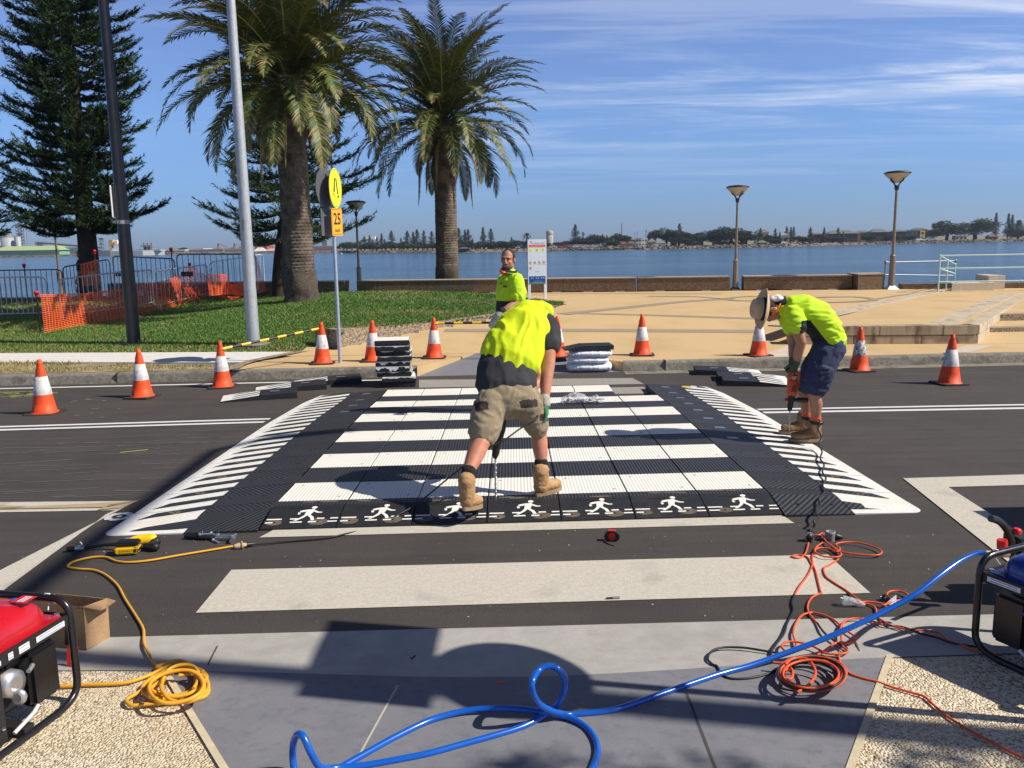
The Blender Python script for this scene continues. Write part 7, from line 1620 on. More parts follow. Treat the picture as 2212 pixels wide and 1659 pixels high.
mb = MB(); mb.loft([a_(1694, 655, Yc), a_(1684, 657, Yc)], [(.085, .07), (.08, .065)], side=sy); adopt(organic('collar', mb, M['navy'], None, .008, 2), oC)
mb = MB(); mb.loft([a_(1690, 648, Yc), a_(1680, 645, Yc), a_(1668, 647, Yc)], [(.05, .03), (.06, .04), (.045, .03)], side=sy); adopt(organic('neck_cloth', mb, M['bag'], None, .007, 2, .006, 30), oC)
mb = MB(); mb.loft([a_(1791, 738, Yc), a_(1790, 756, Yc)], [(.20, .140), (.205, .15)], side=sy, n=24)
mb.loft([a_(1787, 758, Yc-.10), a_(1770, 800, Yc-.12), a_(1759, 835, Yc-.12)], [(.115, .145), (.112, .145), (.112, .138)], side=sy, n=22); mb.loft([a_(1785, 758, Yc+.10), a_(1760, 800, Yc+.13), a_(1744, 832, Yc+.15)], [(.115, .14), (.108, .135), (.105, .12)], side=sy, n=22)
mb.loft([a_(1785, 796, Yc-.235), a_(1778, 822, Yc-.235)], [(.02, .075), (.02, .08)], side=sy)
adopt(organic('shorts', mb, M['navys'], None, .009, 3, .012, 10), oC)
mb = MB(); 
for (x, y) in ((1779, 797), (1779, 806)): q = a_(x, y, Yc-.262); mb.box(q, (.13, .008, .006))
q = a_(1773, 806, Yc-.26); mb.lathe([(.012, -.003), (.018, 0), (.018, .006), (.012, .008)], q, 14, rot=Matrix.Rotation(PI/2, 3, 'X')); part(mb, 'pocket_trim', M['navy'], oC)
for (x0, y0, x1, y1, dy) in ((1762, 899, 1763, 908, -.08), (1742, 892, 1743, 900, .18)):
    mb = MB(); mb.loft([a_(x0, y0, Yc+dy), a_(x1, y1, Yc+dy)], [.050, .052]); adopt(organic('sock', mb, M['orange'], None, .008, 2), oC)
hz_ = HR(1771, 952, .03); z_ = hz_.z; boot(oC, (hz_.x+.01, hz_.y, z_), (hz_.x-.31, hz_.y-.01, z_), 0, M['bootb'], M['solet'], .19); h2 = HR(1748, 936, .03); boot(oC, (h2.x, h2.y+.02, h2.z), (h2.x-.30, h2.y+.03, h2.z), 0, M['bootb'], M['solet'], .19)
for q in ((1762, 908, -.08), (1743, 898, .18)):
    mb = MB(); mb.lathe([(.064, -.018), (.069, 0), (.066, .012), (.058, .016)], a_(q[0]+2, q[1]+4, Yc+q[2]), 18); part(mb, 'boot_cuff', M['black'], oC)
mb = MB(); hand_prims(mb, a_(1719, 782, Yc-.10), V3((-.18, .25, -.95)), V3((-.3, .95, 0)), V3((-1, -.3, -.1)), 1.15, 1.15); mb.loft([a_(1721, 774, Yc-.12), a_(1718, 786, Yc-.10)], [.044, .042])
adopt(organic('glove', mb, M['gloved'], None, .0048, 2), oC)
mb = MB(); hand_prims(mb, a_(1713, 786, Yc+.05), V3((-.05, -.25, -.95)), V3((.1, -1, 0)), V3((-1, .2, 0)), 1.15, 1.1); mb.loft([a_(1713, 778, Yc+.07), a_(1713, 790, Yc+.05)], [.043, .041]); adopt(organic('glove', mb, M['gloved'], None, .0048, 2), oC)
# wide-brimmed hat with a dark band, top-level because it is worn
Rh = Matrix((V3((0, 1, 0)), (uC.cross(V3((0, 1, 0)))).normalized(), uC.normalized())).transposed(); ch = hC+uC.normalized()*.050
oh = empty('straw_hat', ch, 'tan wide brimmed straw hat with a black band on the drilling worker', 'hat')
mb = MB(); mb.lathe([(.098, .0), (.100, .02), (.098, .05), (.094, .09), (.083, .118), (.060, .132), (.03, .128), (.001, .120)], ch, 30, rot=Rh, sx=.96, sy=1.10); hcrown = part(mb, 'crown', M['hat'], oh)
mb = MB(); vs = []; n = 44
for k in range(n):
    a = 2*PI*k/n
    for r_, zz_ in ((.094, 0), (.135, .002), (.180, .010+.022*abs(math.cos(a))), (.195, .016+.03*abs(math.cos(a))), (.195, .010+.03*abs(math.cos(a))), (.135, -.006), (.094, -.008)):
        vs.append(ch+Rh @ V3((r_*math.cos(a)*.98, r_*math.sin(a)*1.04, zz_)))
mb.add(vs, [(7*k+j, 7*((k+1) % n)+j, 7*((k+1) % n)+j+1, 7*k+j+1) for k in range(n) for j in range(6)], 0, True); part(mb, 'brim', M['hat'], oh)
mb = MB(); mb.lathe([(.1025, .006), (.1030, .034), (.1015, .036)], ch, 30, rot=Rh, sx=.965, sy=1.105); part(mb, 'hat_band', M['navy'], hcrown)
# ear muffs: orange band behind the neck
om = empty('ear_defenders', a_(1664, 672, Yc), 'orange banded ear defenders worn under the straw hat', 'ear defenders'); mb = MB()
for s_ in (-1, 1): mb.ell(a_(1668, 668, Yc)+V3((0, s_*.088, 0)), (.030, .016, .030))
part(mb, 'ear_cups', M['skin'], om); mb = MB(); mb.tube(smoothpath([a_(1661, 676, Yc)+V3((0, -.092, 0)), a_(1668, 674, Yc)+V3((0, -.098, 0)), a_(1676, 662, Yc)+V3((0, -.09, 0)), a_(1684, 652, Yc)+V3((0, -.05, 0)), a_(1686, 650, Yc), a_(1684, 652, Yc)+V3((0, .05, 0)), a_(1668, 674, Yc)+V3((0, .098, 0))], 5), .008, 8); part(mb, 'band', M['orange'], om)
bt2 = HR(1706, 931, .055)
hammer_drill(a_(1716, 806, Yc-.03), a_(1706, 884, Yc-.06), a_(1706, 883, Yc-.06), V3((a_(1706, 930, Yc-.05).x, Yc-.05, a_(1706, 930, Yc-.05).z)), 'orange and black rotary hammer drill held upright by the worker in the straw hat', M['orange'], (1, -.25, 0))

# ---------------- B: bearded worker standing behind, looking at the camera
Yb = 10.0; gz = zroad(0, Yb)+HT; oB = empty('person', (a_(1100, 800, Yb).x, Yb, gz), 'bearded worker in a lime polo shirt standing behind the bending one', 'person')
fB = V3((-.80, -.60, 0)); sB = V3((.60, -.80, 0)); mb = MB(); hB = a_(1097.5, 562, Yb); fH = V3((-.28, -.96, -.05)); uH = V3((.02, -.06, 1))
nk = a_(1101, 590, Yb); cx0 = a_(1102, 700, Yb).x
mb.loft([V3((cx0, Yb, gz+.98)), a_(1101, 672, Yb), a_(1103, 630, Yb), a_(1102, 604, Yb)], [(.15, .11), (.145, .11), (.17, .12), (.15, .085)], side=sB); head_prims(mb, hB, fH, uH, 1.04); mb.loft([hB-V3((0, -.03, .08)), nk+V3((0, .01, -.02))], [.058, .064])
mb.loft([a_(1115, 606, Yb-.13), a_(1117, 630, Yb-.16), a_(1116, 652, Yb-.18), a_(1098, 665, Yb-.25), a_(1080, 678, Yb-.30)], [.055, .052, .047, .042, .030])
mb.loft([a_(1089, 606, Yb+.15), a_(1086, 630, Yb+.18), a_(1085, 655, Yb+.17), a_(1083, 690, Yb+.10)], [.055, .05, .045, .03])
for s_ in (-1, 1):
    b0 = V3((cx0, Yb, gz+.95))+sB*.085*s_; mb.loft([b0, b0+V3((-.02, 0, -.42)), b0+V3((0, .02, -.66)), b0+V3((0, .02, -.88))], [.088, .062, .055, .04])
def asB(c, n_): return 0
adopt(organic('body', mb, M['skin2'], None, .0075, 2), oB)
hair_cap(hB, fH, uH, 1.04, 'hair', M['hair'], oB, .030, -.015, 1.045)
mb = MB(); Pm = lambda a, b_, c: hB+(fH.normalized().cross(uH).normalized())*a+fH.normalized()*b_+uH.normalized()*c
mb.ell(Pm(0, .030, -.075), (.062, .066, .050), Matrix((fH.normalized().cross(uH).normalized(), fH.normalized(), uH.normalized())).transposed(), nu=24, nv=16); k_ = []
for fc in mb.f:
    q = sum((Vector(mb.v[i]) for i in fc), Vector())/len(fc)-hB
    if q.dot(uH) < -.050 or (abs(q.dot(sB)) > .05 and q.dot(uH) < -.03): k_.append(fc)
mb.f = k_; mb.m = [0]*len(k_); mb.sm = [True]*len(k_); part(mb, 'beard', M['beard'], oB)
mb = MB(); mb.loft([Pm(-.028, .098, -.040), Pm(0, .108, -.037), Pm(.028, .098, -.040)], [.006, .007, .006]); part(mb, 'moustache', M['beard'], oB)
for s_ in (-1, 1):
    mb = MB(); mb.ell(Pm(s_*.033, .084, .008), (.010, .006, .0045)); part(mb, 'eye', M['ink'], oB); mb = MB(); mb.loft([Pm(s_*.018, .094, .028), Pm(s_*.052, .084, .026)], [.005, .005]); part(mb, 'eyebrow', M['hair'], oB)
mb = MB(); mb.loft([V3((cx0, Yb, gz+.90)), a_(1101, 690, Yb), a_(1102, 660, Yb), a_(1104, 628, Yb), a_(1103, 603, Yb), a_(1102, 592, Yb)], [(.185, .15), (.18, .145), (.18, .145), (.205, .155), (.185, .11), (.09, .075)], side=sB, n=26)
mb.loft([a_(1116, 604, Yb-.13), a_(1118, 622, Yb-.155), a_(1117, 640, Yb-.17)], [.078, .078, .078]); mb.loft([a_(1089, 606, Yb+.15), a_(1087, 622, Yb+.17), a_(1086, 640, Yb+.17)], [.076, .074, .074])
zc = a_(1090, 649, Yb).z
adopt(organic('polo_shirt', mb, [M['hivizg'], M['navy']], None, .009, 3, .012, 11, (1, 1, .6), assign=lambda c, n_: 1 if c.z < zc and c.x < a_(1104, 650, Yb).x+.02*(zc-c.z) else 0), oB)
mb = MB(); mb.lathe([(.085, -.012), (.098, .0), (.092, .028), (.074, .034)], nk+V3((-.005, -.02, .015)), 22, rot=Matrix.Rotation(R(12), 3, 'Y') @ Matrix.Rotation(R(14), 3, 'X')); part(mb, 'collar', M['navy'], oB)
mb = MB(); mb.lathe([(.099, -.004), (.101, .006), (.099, .012)], nk+V3((-.005, -.02, .02)), 22, rot=Matrix.Rotation(R(12), 3, 'Y') @ Matrix.Rotation(R(14), 3, 'X')); part(mb, 'collar_stripe', M['hivizg'], oB)
mb = MB(); q = a_(1091, 619, Yb-.16); mb.box(q, (.045, .006, .018), rz=R(-20)); q = a_(1082, 612, Yb-.1); mb.box(q, (.018, .02, .018)); part(mb, 'chest_tab', M['navy'], oB)
om = empty('ear_muffs', a_(1088, 590, Yb-.1), 'orange ear muffs hanging round the neck of the bearded worker', 'ear muffs'); mb = MB(); mb.ell(a_(1087, 590, Yb-.11), (.028, .022, .026)); mb.ell(a_(1083, 586, Yb-.07), (.022, .022, .026)); part(mb, 'ear_cup', M['orange'], om); mb = MB(); mb.tube(smoothpath([a_(1083, 586, Yb-.05), a_(1084, 580, Yb+.02), a_(1100, 580, Yb+.1), a_(1112, 584, Yb), a_(1100, 592, Yb-.12), a_(1088, 591, Yb-.13)], 5), .009, 8); part(mb, 'headband', M['black'], om)
mb = MB()
for s_ in (-1, 1):
    b0 = V3((cx0, Yb, gz+.95))+sB*.095*s_; mb.loft([b0, b0+V3((-.02, 0, -.40)), b0+V3((0, .02, -.86))], [.12, .10, .085])
adopt(organic('trousers', mb, M['navys'], None, .012, 3, .01, 9), oB)
for s_ in (-1, 1): b0 = V3((cx0, Yb, gz))+sB*.1*s_; boot(oB, b0-fB*.06, b0+fB*.22, 0, M['bootb'], M['sole'], .13)
mb = MB(); hand_prims(mb, a_(1077, 681, Yb-.30), V3((-.55, -.1, -.8)), V3((.3, .9, -.2)), V3((-.8, -.1, .5)), .55, 1.2); mb.loft([a_(1084, 674, Yb-.29), a_(1076, 683, Yb-.30)], [.044, .046]); adopt(organic('glove', mb, M['glove'], None, .005, 2), oB)
mb = MB(); mb.loft([a_(1086, 671, Yb-.285), a_(1081, 677, Yb-.29)], [.048, .047]); adopt(organic('glove_cuff', mb, M['navy'], None, .007, 2), oB)
mb = MB(); hand_prims(mb, a_(1083, 690, Yb+.10), V3((0, -.1, -1)), V3((-1, 0, 0)), V3((0, -1, 0)), .5, 1.1); adopt(organic('glove', mb, M['glove'], None, .006, 2), oB)

# ---------------- D: man walking behind the barriers
Yw = 27.4; hW = a_(173, 549.5, Yw); g0 = hW.z-1.66; oW = empty('person', (hW.x, Yw, g0), 'man in a dark t-shirt and cap walking behind the barriers beside the conifer', 'person'); X_ = hW.x+.02
mb = MB(); head_prims(mb, hW, V3((-1, -.15, 0)), V3((0, 0, 1)), 1.05); mb.loft([V3((X_, Yw, g0+.9)), V3((X_+.02, Yw, g0+1.15)), V3((X_, Yw, g0+1.42))], [(.16, .12), (.16, .12), (.17, .1)], side=sy); mb.loft([V3((X_, Yw, g0+1.4)), hW-V3((0, 0, .1))], [.06, .06])
mb.loft([V3((X_, Yw-.2, g0+1.38)), V3((X_+.02, Yw-.23, g0+1.1)), V3((X_-.10, Yw-.23, g0+.86))], [.055, .045, .03]); mb.loft([V3((X_, Yw+.2, g0+1.38)), V3((X_+.1, Yw+.23, g0+1.1)), V3((X_+.15, Yw+.23, g0+.86))], [.055, .045, .03])
hand_prims(mb, V3((X_-.10, Yw-.23, g0+.86)), V3((-.2, 0, -1)), V3((0, 1, 0)), V3((-1, 0, 0)), .5); mb.loft([V3((X_, Yw-.09, g0+.9)), V3((X_-.12, Yw-.1, g0+.48)), V3((X_-.08, Yw-.1, g0+.08))], [.085, .06, .04]); mb.loft([V3((X_, Yw+.09, g0+.9)), V3((X_+.10, Yw+.1, g0+.48)), V3((X_+.25, Yw+.1, g0+.1))], [.085, .06, .04])
adopt(organic('body', mb, M['skin2'], None, .012, 2), oW)
mb = MB(); mb.loft([V3((X_, Yw, g0+.86)), V3((X_+.02, Yw, g0+1.15)), V3((X_, Yw, g0+1.42))], [(.19, .15), (.19, .15), (.20, .12)], side=sy); mb.loft([V3((X_, Yw-.19, g0+1.38)), V3((X_+.01, Yw-.23, g0+1.18))], [.075, .07]); mb.loft([V3((X_, Yw+.19, g0+1.38)), V3((X_+.05, Yw+.23, g0+1.18))], [.075, .07]); adopt(organic('tshirt', mb, M['char'], None, .012, 3, .008, 8), oW)
mb = MB(); mb.loft([V3((X_, Yw, g0+.92)), V3((X_, Yw, g0+.84))], [(.17, .13), (.17, .13)], side=sy); mb.loft([V3((X_, Yw-.09, g0+.85)), V3((X_-.10, Yw-.1, g0+.5))], [.11, .10]); mb.loft([V3((X_, Yw+.09, g0+.85)), V3((X_+.08, Yw+.1, g0+.5))], [.11, .10]); adopt(organic('shorts', mb, M['black'], None, .014, 3, .008, 8), oW)
for dx_, dy_ in ((-.08, -.1), (.25, .1)): boot(oW, (X_+dx_+.06, Yw+dy_, g0), (X_+dx_-.2, Yw+dy_, g0), 0, M['black'], M['sole'], .07)
oc = empty('baseball_cap', hW+V3((0, 0, .05)), 'black baseball cap on the man walking behind the barriers', 'cap'); mb = MB(); mb.lathe([(.086, 0), (.09, .03), (.078, .07), (.04, .10), (.001, .108)], hW+V3((.012, 0, .045)), 18, sx=1.12); part(mb, 'crown', M['black'], oc); mb = MB(); mb.loft([hW+V3((-.08, 0, .055)), hW+V3((-.17, 0, .045))], [(.06, .008), (.05, .006)], side=sy); part(mb, 'peak', M['black'], oc)
# ================================================================ TOOLS, CORDS, GENERATORS
def cord(name, pts, r_, m_, lab, cat, n=6, group=None, wob=0.0):
    """pts: (x, y[, height]) on the photo's ground"""
    P_ = []
    for q in pts:
        h = q[2] if len(q) > 2 else 0.0; p = HR(q[0], q[1], h+r_+.004); P_.append(p)
    P_ = smoothpath(P_, n); mb = MB(); mb.tube(P_, r_, 8); return tag(mb.build(name, m_), lab, cat, group)
def hgt(x, y, h=0.0): return HR(x, y, h)
pf = lambda X, Y: HT     # top of the platform
# yellow extension cord: from connector, round the corner, down to the coil
Zy = lambda x, y: (x*.3257, 1118+y*.3257)      # enlargement -> photo pixels
yc = [(1545, 190), (1400, 215), (1200, 248), (1000, 283), (860, 296), (770, 288), (700, 262), (600, 265), (490, 292), (450, 325), (520, 340), (620, 348), (700, 380), (780, 450), (830, 540), (900, 650), (950, 740), (955, 830), (990, 910), (1020, 965), (1070, 990)]
cord('extension_cord', [(*Zy(*q),) for q in yc], .0075, M['cordy'], 'long yellow extension cord winding from the connector to the coil on the left', 'cord')
o = empty('cord_coil', HR(*Zy(1170, 1130)), 'tangled yellow extension cord coil lying on the pebble pavement', 'cord coil')
co = Zy(1190, 1110); rngc = random.Random(5)
for k in range(7):
    cx_, cy_ = 1190+rngc.uniform(-35, 25), 1105+rngc.uniform(-30, 20); ra, rb = rngc.uniform(130, 205), rngc.uniform(65, 108); ph = rngc.uniform(0, 6); tl = rngc.uniform(-.25, .1); pts = []
    for i in range(22):
        a = ph+2*PI*i/22*.96; x = cx_+ra*math.cos(a)*(1+.08*math.sin(2*a+k)); y = cy_+rb*math.sin(a)+tl*(x-cx_); X_, Y_ = Zy(x, y); pts.append(HR(X_, Y_, .010+.010*k+.006*math.sin(3*a)))
    mb = MB(); mb.tube(smoothpath(pts, 3), .0085, 8); part(mb, 'loop', M['cordy'], o)
mb = MB(); mb.tube(smoothpath([HR(*Zy(*q), .02) for q in ((1070, 1000), (1040, 990), (1120, 960), (1200, 950), (1270, 990), (1300, 1080), (1280, 1140), (1150, 1200), (1050, 1180), (1000, 1120), (1060, 1040), (1150, 1030))], 5), .0085, 8); part(mb, 'loop', M['cordy'], o)
mb = MB(); mb.tube(smoothpath([HR(*Zy(*q), .015) for q in ((250, 1120), (430, 1118), (560, 1108), (700, 1105), (850, 1092), (980, 1050), (1060, 1010), (1130, 975))], 5), .0085, 8); part(mb, 'tail', M['cordy'], o)
mb = MB(); mb.tube(smoothpath([HR(*Zy(*q), .02) for q in ((1000, 1110), (900, 1170), (840, 1210), (870, 1245), (950, 1240), (1100, 1225), (1300, 1200), (1380, 1130), (1350, 1040), (1280, 1010))], 5), .0085, 8); part(mb, 'loop', M['cordy'], o)
# connector and black drill cord
cpx = Zy(1585, 188); p = HR(*cpx, .02); q = HR(*Zy(1555, 192), .02); q2 = HR(*Zy(1640, 180), .02)
o = empty('cable_connector', p, 'translucent plug and socket joining the yellow and black cords', 'connector'); mb = MB(); mb.tube([q, p, q2], [.013, .021, .012], 12); part(mb, 'socket', M['hat'], o); mb = MB(); mb.tube([p.lerp(q2, .3), p.lerp(q2, .45)], .030, 14); part(mb, 'collar', M['tan'], o); mb = MB(); mb.tube([q2, q2.lerp(p, -.9)], [.018, .007], 10); part(mb, 'plug', M['black'], o)
P_ = [HR(536, 1177, .02), HR(620, 1170, .01), HR(700, 1163, .01), HR(742, 1154, .012)]+[D(x, y, Y) for x, y, Y in ((800, 1140, 5.86), (860, 1112, 5.98), (905, 1085, 6.10), (960, 1040, 6.12), (1010, 1000, 6.08), (1055, 968, 6.05), (1090, 950, 6.08), (1125, 925, 6.15), (1160, 905, 6.2), (1150, 890, 6.3), (1110, 885, 6.4))]
mb = MB(); mb.tube(smoothpath(P_, 6), .006, 8); tag(mb.build('drill_cable', M['cordb']), 'thin black drill cable rising from the road past the bending worker', 'cable')
# impact driver with long socket
o = empty('impact_driver', HR(*Zy(850, 260)), 'yellow and black cordless impact driver lying by the corner of the ramp', 'power tool')
B = lambda x, y, h: HR(*Zy(x, y), h)
mb = MB(); mb.loft([B(880, 165, .055), B(930, 150, .06), B(1010, 140, .065)], [.038, .040, .036]); adopt(organic('motor_housing', mb, M['yellow'], None, .004, 2), o)
mb = MB(); mb.loft([B(1020, 160, .045), B(1035, 160, .045)], [.040, .034]); mb.loft([B(960, 190, .03), B(1030, 195, .03)], [.024, .03]); mb.loft([B(925, 190, .035), B(900, 215, .035)], [.022, .022]); adopt(organic('grip', mb, M['black'], None, .004, 2), o)
mb = MB(); mb.tube([B(870, 165, .055), B(835, 165, .055), B(820, 170, .05)], [.036, .032, .020], 16); part(mb, 'nose', M['grey'], o)
mb = MB(); c_ = B(828, 262, 0); rot = Matrix.Rotation(R(8), 3, 'Z'); mb.box(c_+V3((0, .055, .036)), (.150, .085, .050), rot=rot, bev=.010); part(mb, 'battery_case', M['yellow'], o)
mb = MB(); mb.box(c_+V3((0, .062, .074)), (.145, .085, .034), rot=rot, bev=.009); part(mb, 'battery_top', M['black'], o)
mb = MB(); fx_ = rot @ V3((1, 0, 0)); q_ = c_+V3((0, .055, .036))+rot @ V3((0, -.0435, 0)); mb.quad(*[q_+fx_*a+V3((0, 0, b_))-rot @ V3((0, .0005, 0)) for a, b_ in ((-.042, -.014), (.042, -.014), (.042, .014), (-.042, .014))], 1); text_mesh(mb, 'DEWALT', q_, fx_, (0, 0, 1), .021, 0, lift=.0025); 
for k in range(4): mb.box(q_+fx_*(.054+.006*k)+V3((0, 0, -.018+.010*k)), (.012, .004, .003), mi=1)
part(mb, 'maker_label', [M['ink'], M['yellow']], o)
mb = MB(); mb.tube([B(822, 172, .05), B(690, 182, .03), B(570, 200, .022), B(445, 210, .02)], [.013, .011, .012, .018], 10); part(mb, 'extension_shaft', M['black'], o)
mb = MB(); mb.tube([B(560, 200, .022), B(500, 205, .022)], .020, 12); part(mb, 'socket', M['alu'], o); mb = MB(); mb.tube(smoothpath([B(530, 200, .04), B(515, 190, .05), B(545, 180, .055), B(530, 160, .075)], 4), .006, 5); part(mb, 'wire_tie', M['chrome'], o)
# hammer and anchors
o = empty('hammer', HR(460, 1165), 'black handled hammer lying along the front edge of the ramp with bolts on it', 'hammer'); z2 = lambda x, y, h: HR(135.5+x*.18382, 1138.5+y*.18382, h)
mb = MB(); mb.loft([z2(1450, 108, .02), z2(1600, 118, .02), z2(1760, 125, .02)], [.017, .019, .015]); part(mb, 'handle', M['black'], o); mb = MB(); mb.tube([z2(1760, 122, .02), z2(1990, 118, .02)], .008, 8); mb.tube([z2(1995, 165, .02), z2(2000, 130, .025), z2(2030, 90, .02)], [.022, .018, .012], 10); part(mb, 'head', M['chrome'], o)
for i, (x0, y0, x1, y1, m_, l) in enumerate(((1600, 88, 1760, 78, 'alu', 'anchor bolt lying on the hammer handle, left one'), (1640, 66, 1690, 60, 'blue', 'small blue capped bolt on top of the hammer'), (1810, 92, 1990, 100, 'chrome', 'long threaded anchor bolt lying beside the hammer head'), (1765, 150, 1830, 178, 'chrome', 'short anchor bolt lying below the hammer'), (1740, 70, 1790, 92, 'chrome', 'anchor bolt with a nut in the middle of the hammer'))):
    o = empty('anchor_bolt', z2(x0, y0, .04), l, 'bolt', 'anchor bolts on the hammer'); a, b_ = z2(x0, y0, .042 if i != 3 else .012), z2(x1, y1, .042 if i != 3 else .012); mb = MB(); mb.tube([a, b_], .008, 8); part(mb, 'shank', M[m_], o); mb = MB(); mb.tube([a, a.lerp(b_, .15)], .013, 6); part(mb, 'nut', M['alu'], o)
# tape measure
p = HR(1322, 1168); o = empty('tape_measure', p, 'black and red tape measure lying on the asphalt before the crossing', 'tape measure', rz=R(-10)); mb = MB(); pr_ = [(.045*math.cos(a)*1.15, .038*math.sin(a)+.034) for a in [k*PI/8 for k in range(16)]]
n = len(pr_); vs = [(x, -.022, max(.002, z_)) for x, z_ in pr_]+[(x, .022, max(.002, z_)) for x, z_ in pr_]; mb.add(vs, [tuple(range(n)), tuple(range(n, 2*n))[::-1]]+[(i, (i+1) % n, (i+1) % n+n, i+n) for i in range(n)]); mb.build('case', M['black'], o)
mb = MB(); mb.lathe([(.024, -.002), (.024, .002)], (0, -.023, .036), 18, rot=Matrix.Rotation(PI/2, 3, 'X')); mb.box((0, 0, .071), (.05, .03, .006)); mb.build('red_face', M['redp'], o); mb = MB(); mb.tube([(-.04, -.02, .01), (-.05, -.04, .008), (-.01, -.09, .004), (.02, -.11, .004)], .0045, 5); mb.build('wrist_strap', M['cordb'], o)
p = HR(1323, 1295); o = empty('masonry_plug', p, 'small dark wall plug lying on the wide white bar', 'plug', rz=R(5)); mb = MB(); mb.tube([(-.035, 0, .008), (.03, .0, .008)], .007, 8); mb.build('shank', M['blackm'], o); mb = MB(); mb.tube([(.0, 0, .009), (.04, 0, .009)], .009, 8); mb.build('sleeve', M['grey'], o)
p = HR(892, 1422, .008); mb = MB(); mb.add([p+V3(q) for q in ((-.02, 0, 0), (0, -.012, .002), (.016, .016, .006), (.004, .02, .004), (-.004, .008, .002))], [(0, 1, 2, 3, 4)]); tag(mb.build('dead_leaf', M['ink']), 'small black leaf scrap on the gutter slab', 'leaf')
p = HR(1083, 1474, .006); mb = MB(); mb.box(p, (.035, .014, .003)); tag(mb.build('paint_mark', M['orange']), kind='structure')
p = G(1492, 838, zroad(2, 11.5)+HT); p = HR(1492, 838, HT); o = empty('pliers', p, 'yellow handled pliers lying at the far end of the right ramp', 'pliers'); mb = MB(); mb.tube([(-.12, 0, .015), (.0, .015, .015)], .011, 6); mb.tube([(-.12, .035, .015), (.0, .015, .015)], .011, 6); mb.build('grips', M['yellow'], o); mb = MB(); mb.tube([(0, .015, .015), (.09, .018, .015)], [.016, .006], 6); mb.build('jaws', M['steel'], o)

# --- orange and black cords on the right
Zo = lambda x, y: ((2180+x/2.3532)*.67769, (1680+y/2.3532)*.67769)
def oc(name, pts, m_, lab, r_=.0056, h=0.0): return cord(name, [(*Zo(q[0], q[1]), (q[2] if len(q) > 2 else h)) for q in pts], r_, M[m_], lab, 'cord', 7, 'orange and black extension cords')
oc('extension_cord', [(950, 55), (1010, 60), (1045, 45), (1060, 100), (1130, 160), (1180, 200), (1150, 225), (1050, 220), (985, 190), (1000, 160), (1080, 160), (1150, 185), (1170, 160), (1140, 130), (1190, 115), (1300, 115), (1430, 150), (1485, 185), (1450, 210), (1350, 208), (1200, 190), (1120, 150)], 'cordo', 'orange cord with round loops just below the right ramp corner', h=.012)
oc('extension_cord', [(1040, 115), (985, 160), (962, 230), (965, 280), (930, 360), (870, 440), (830, 510)], 'cordo', 'upper orange half of the cord running down over the white bar'); oc('extension_cord', [(830, 510), (812, 570), (820, 630), (775, 720), (750, 800), (690, 880), (655, 940), (662, 1000)], 'cordb', 'black cord running down from the white bar to the coil')
oc('extension_cord', [(935, 118), (910, 200), (860, 232), (808, 220), (860, 208), (925, 225), (955, 270), (985, 320), (1005, 400), (1025, 480), (1030, 495), (960, 530), (928, 590), (940, 650), (1000, 720)], 'cordo', 'orange cord with a small loop at the left of the plugs'); oc('extension_cord', [(1000, 720), (1050, 790), (1110, 840), (1170, 880), (1225, 915), (1200, 955), (1120, 975), (1020, 965)], 'cordb', 'black cord crossing under the blue hose above the coil')
oc('extension_cord', [(1160, 240), (1100, 280), (1050, 310), (1065, 370), (1130, 420), (1210, 470), (1290, 530), (1350, 570), (1430, 600), (1460, 680), (1560, 740), (1700, 770), (1850, 780), (1930, 800), (1980, 850), (2080, 885), (2230, 935), (2380, 960)], 'cordo', 'orange cord snaking across the white bar towards the blue generator')
oc('extension_cord', [(1290, 575), (1370, 560), (1470, 572), (1500, 585), (1560, 560), (1650, 540), (1680, 510), (1620, 480), (1540, 485), (1525, 520), (1580, 550), (1640, 545)], 'cordo', 'orange cord with a round loop by the white tag', h=.01)
oc('extension_cord', [(960, 640), (890, 660), (840, 720), (820, 800), (840, 870), (835, 905), (800, 920)], 'cordo', 'orange cord bulging left above the coil'); oc('extension_cord', [(960, 638), (1050, 660), (1130, 700), (1210, 770), (1290, 830), (1250, 865), (1140, 870), (1050, 935), (1000, 960)], 'cordo', 'orange cord passing beneath the hose into a small dark loop')
oc('extension_cord', [(780, 945), (735, 900), (770, 862), (870, 865), (980, 900), (1060, 945), (1180, 950), (1230, 930), (1190, 890), (1180, 800), (1180, 740), (1230, 695), (1310, 685), (1400, 705), (1490, 730)], 'cordo', 'orange cord curling round above the coil and up to the right', h=.008)
oc('extension_cord', [(1400, 700), (1500, 735), (1640, 750), (1780, 800), (1900, 830), (1980, 860), (2060, 880), (2250, 905)], 'cordb', 'black cord lying along the kerb towards the blue generator')
oc('extension_cord', [(740, 950), (640, 935), (450, 905), (280, 905), (200, 940), (180, 990), (215, 1030), (250, 1045), (280, 1100), (350, 1135), (480, 1135), (600, 1110), (700, 1070), (760, 1040)], 'cordb', 'thin dark cord looping out to the left of the coil')
oc('extension_cord', [(1165, 940), (1170, 1010), (1230, 1090), (1330, 1130), (1450, 1160), (1560, 1200), (1700, 1240), (1800, 1270), (1870, 1330), (1950, 1400), (2100, 1500), (2300, 1610), (2520, 1720), (2850, 1850)], 'cordo', 'orange cord leaving the coil over the pebble pavement to the lower right')
o = empty('cord_coil', HR(*Zo(965, 1120)), 'neat round coil of orange and black extension cord on the grey ramp', 'cord coil')
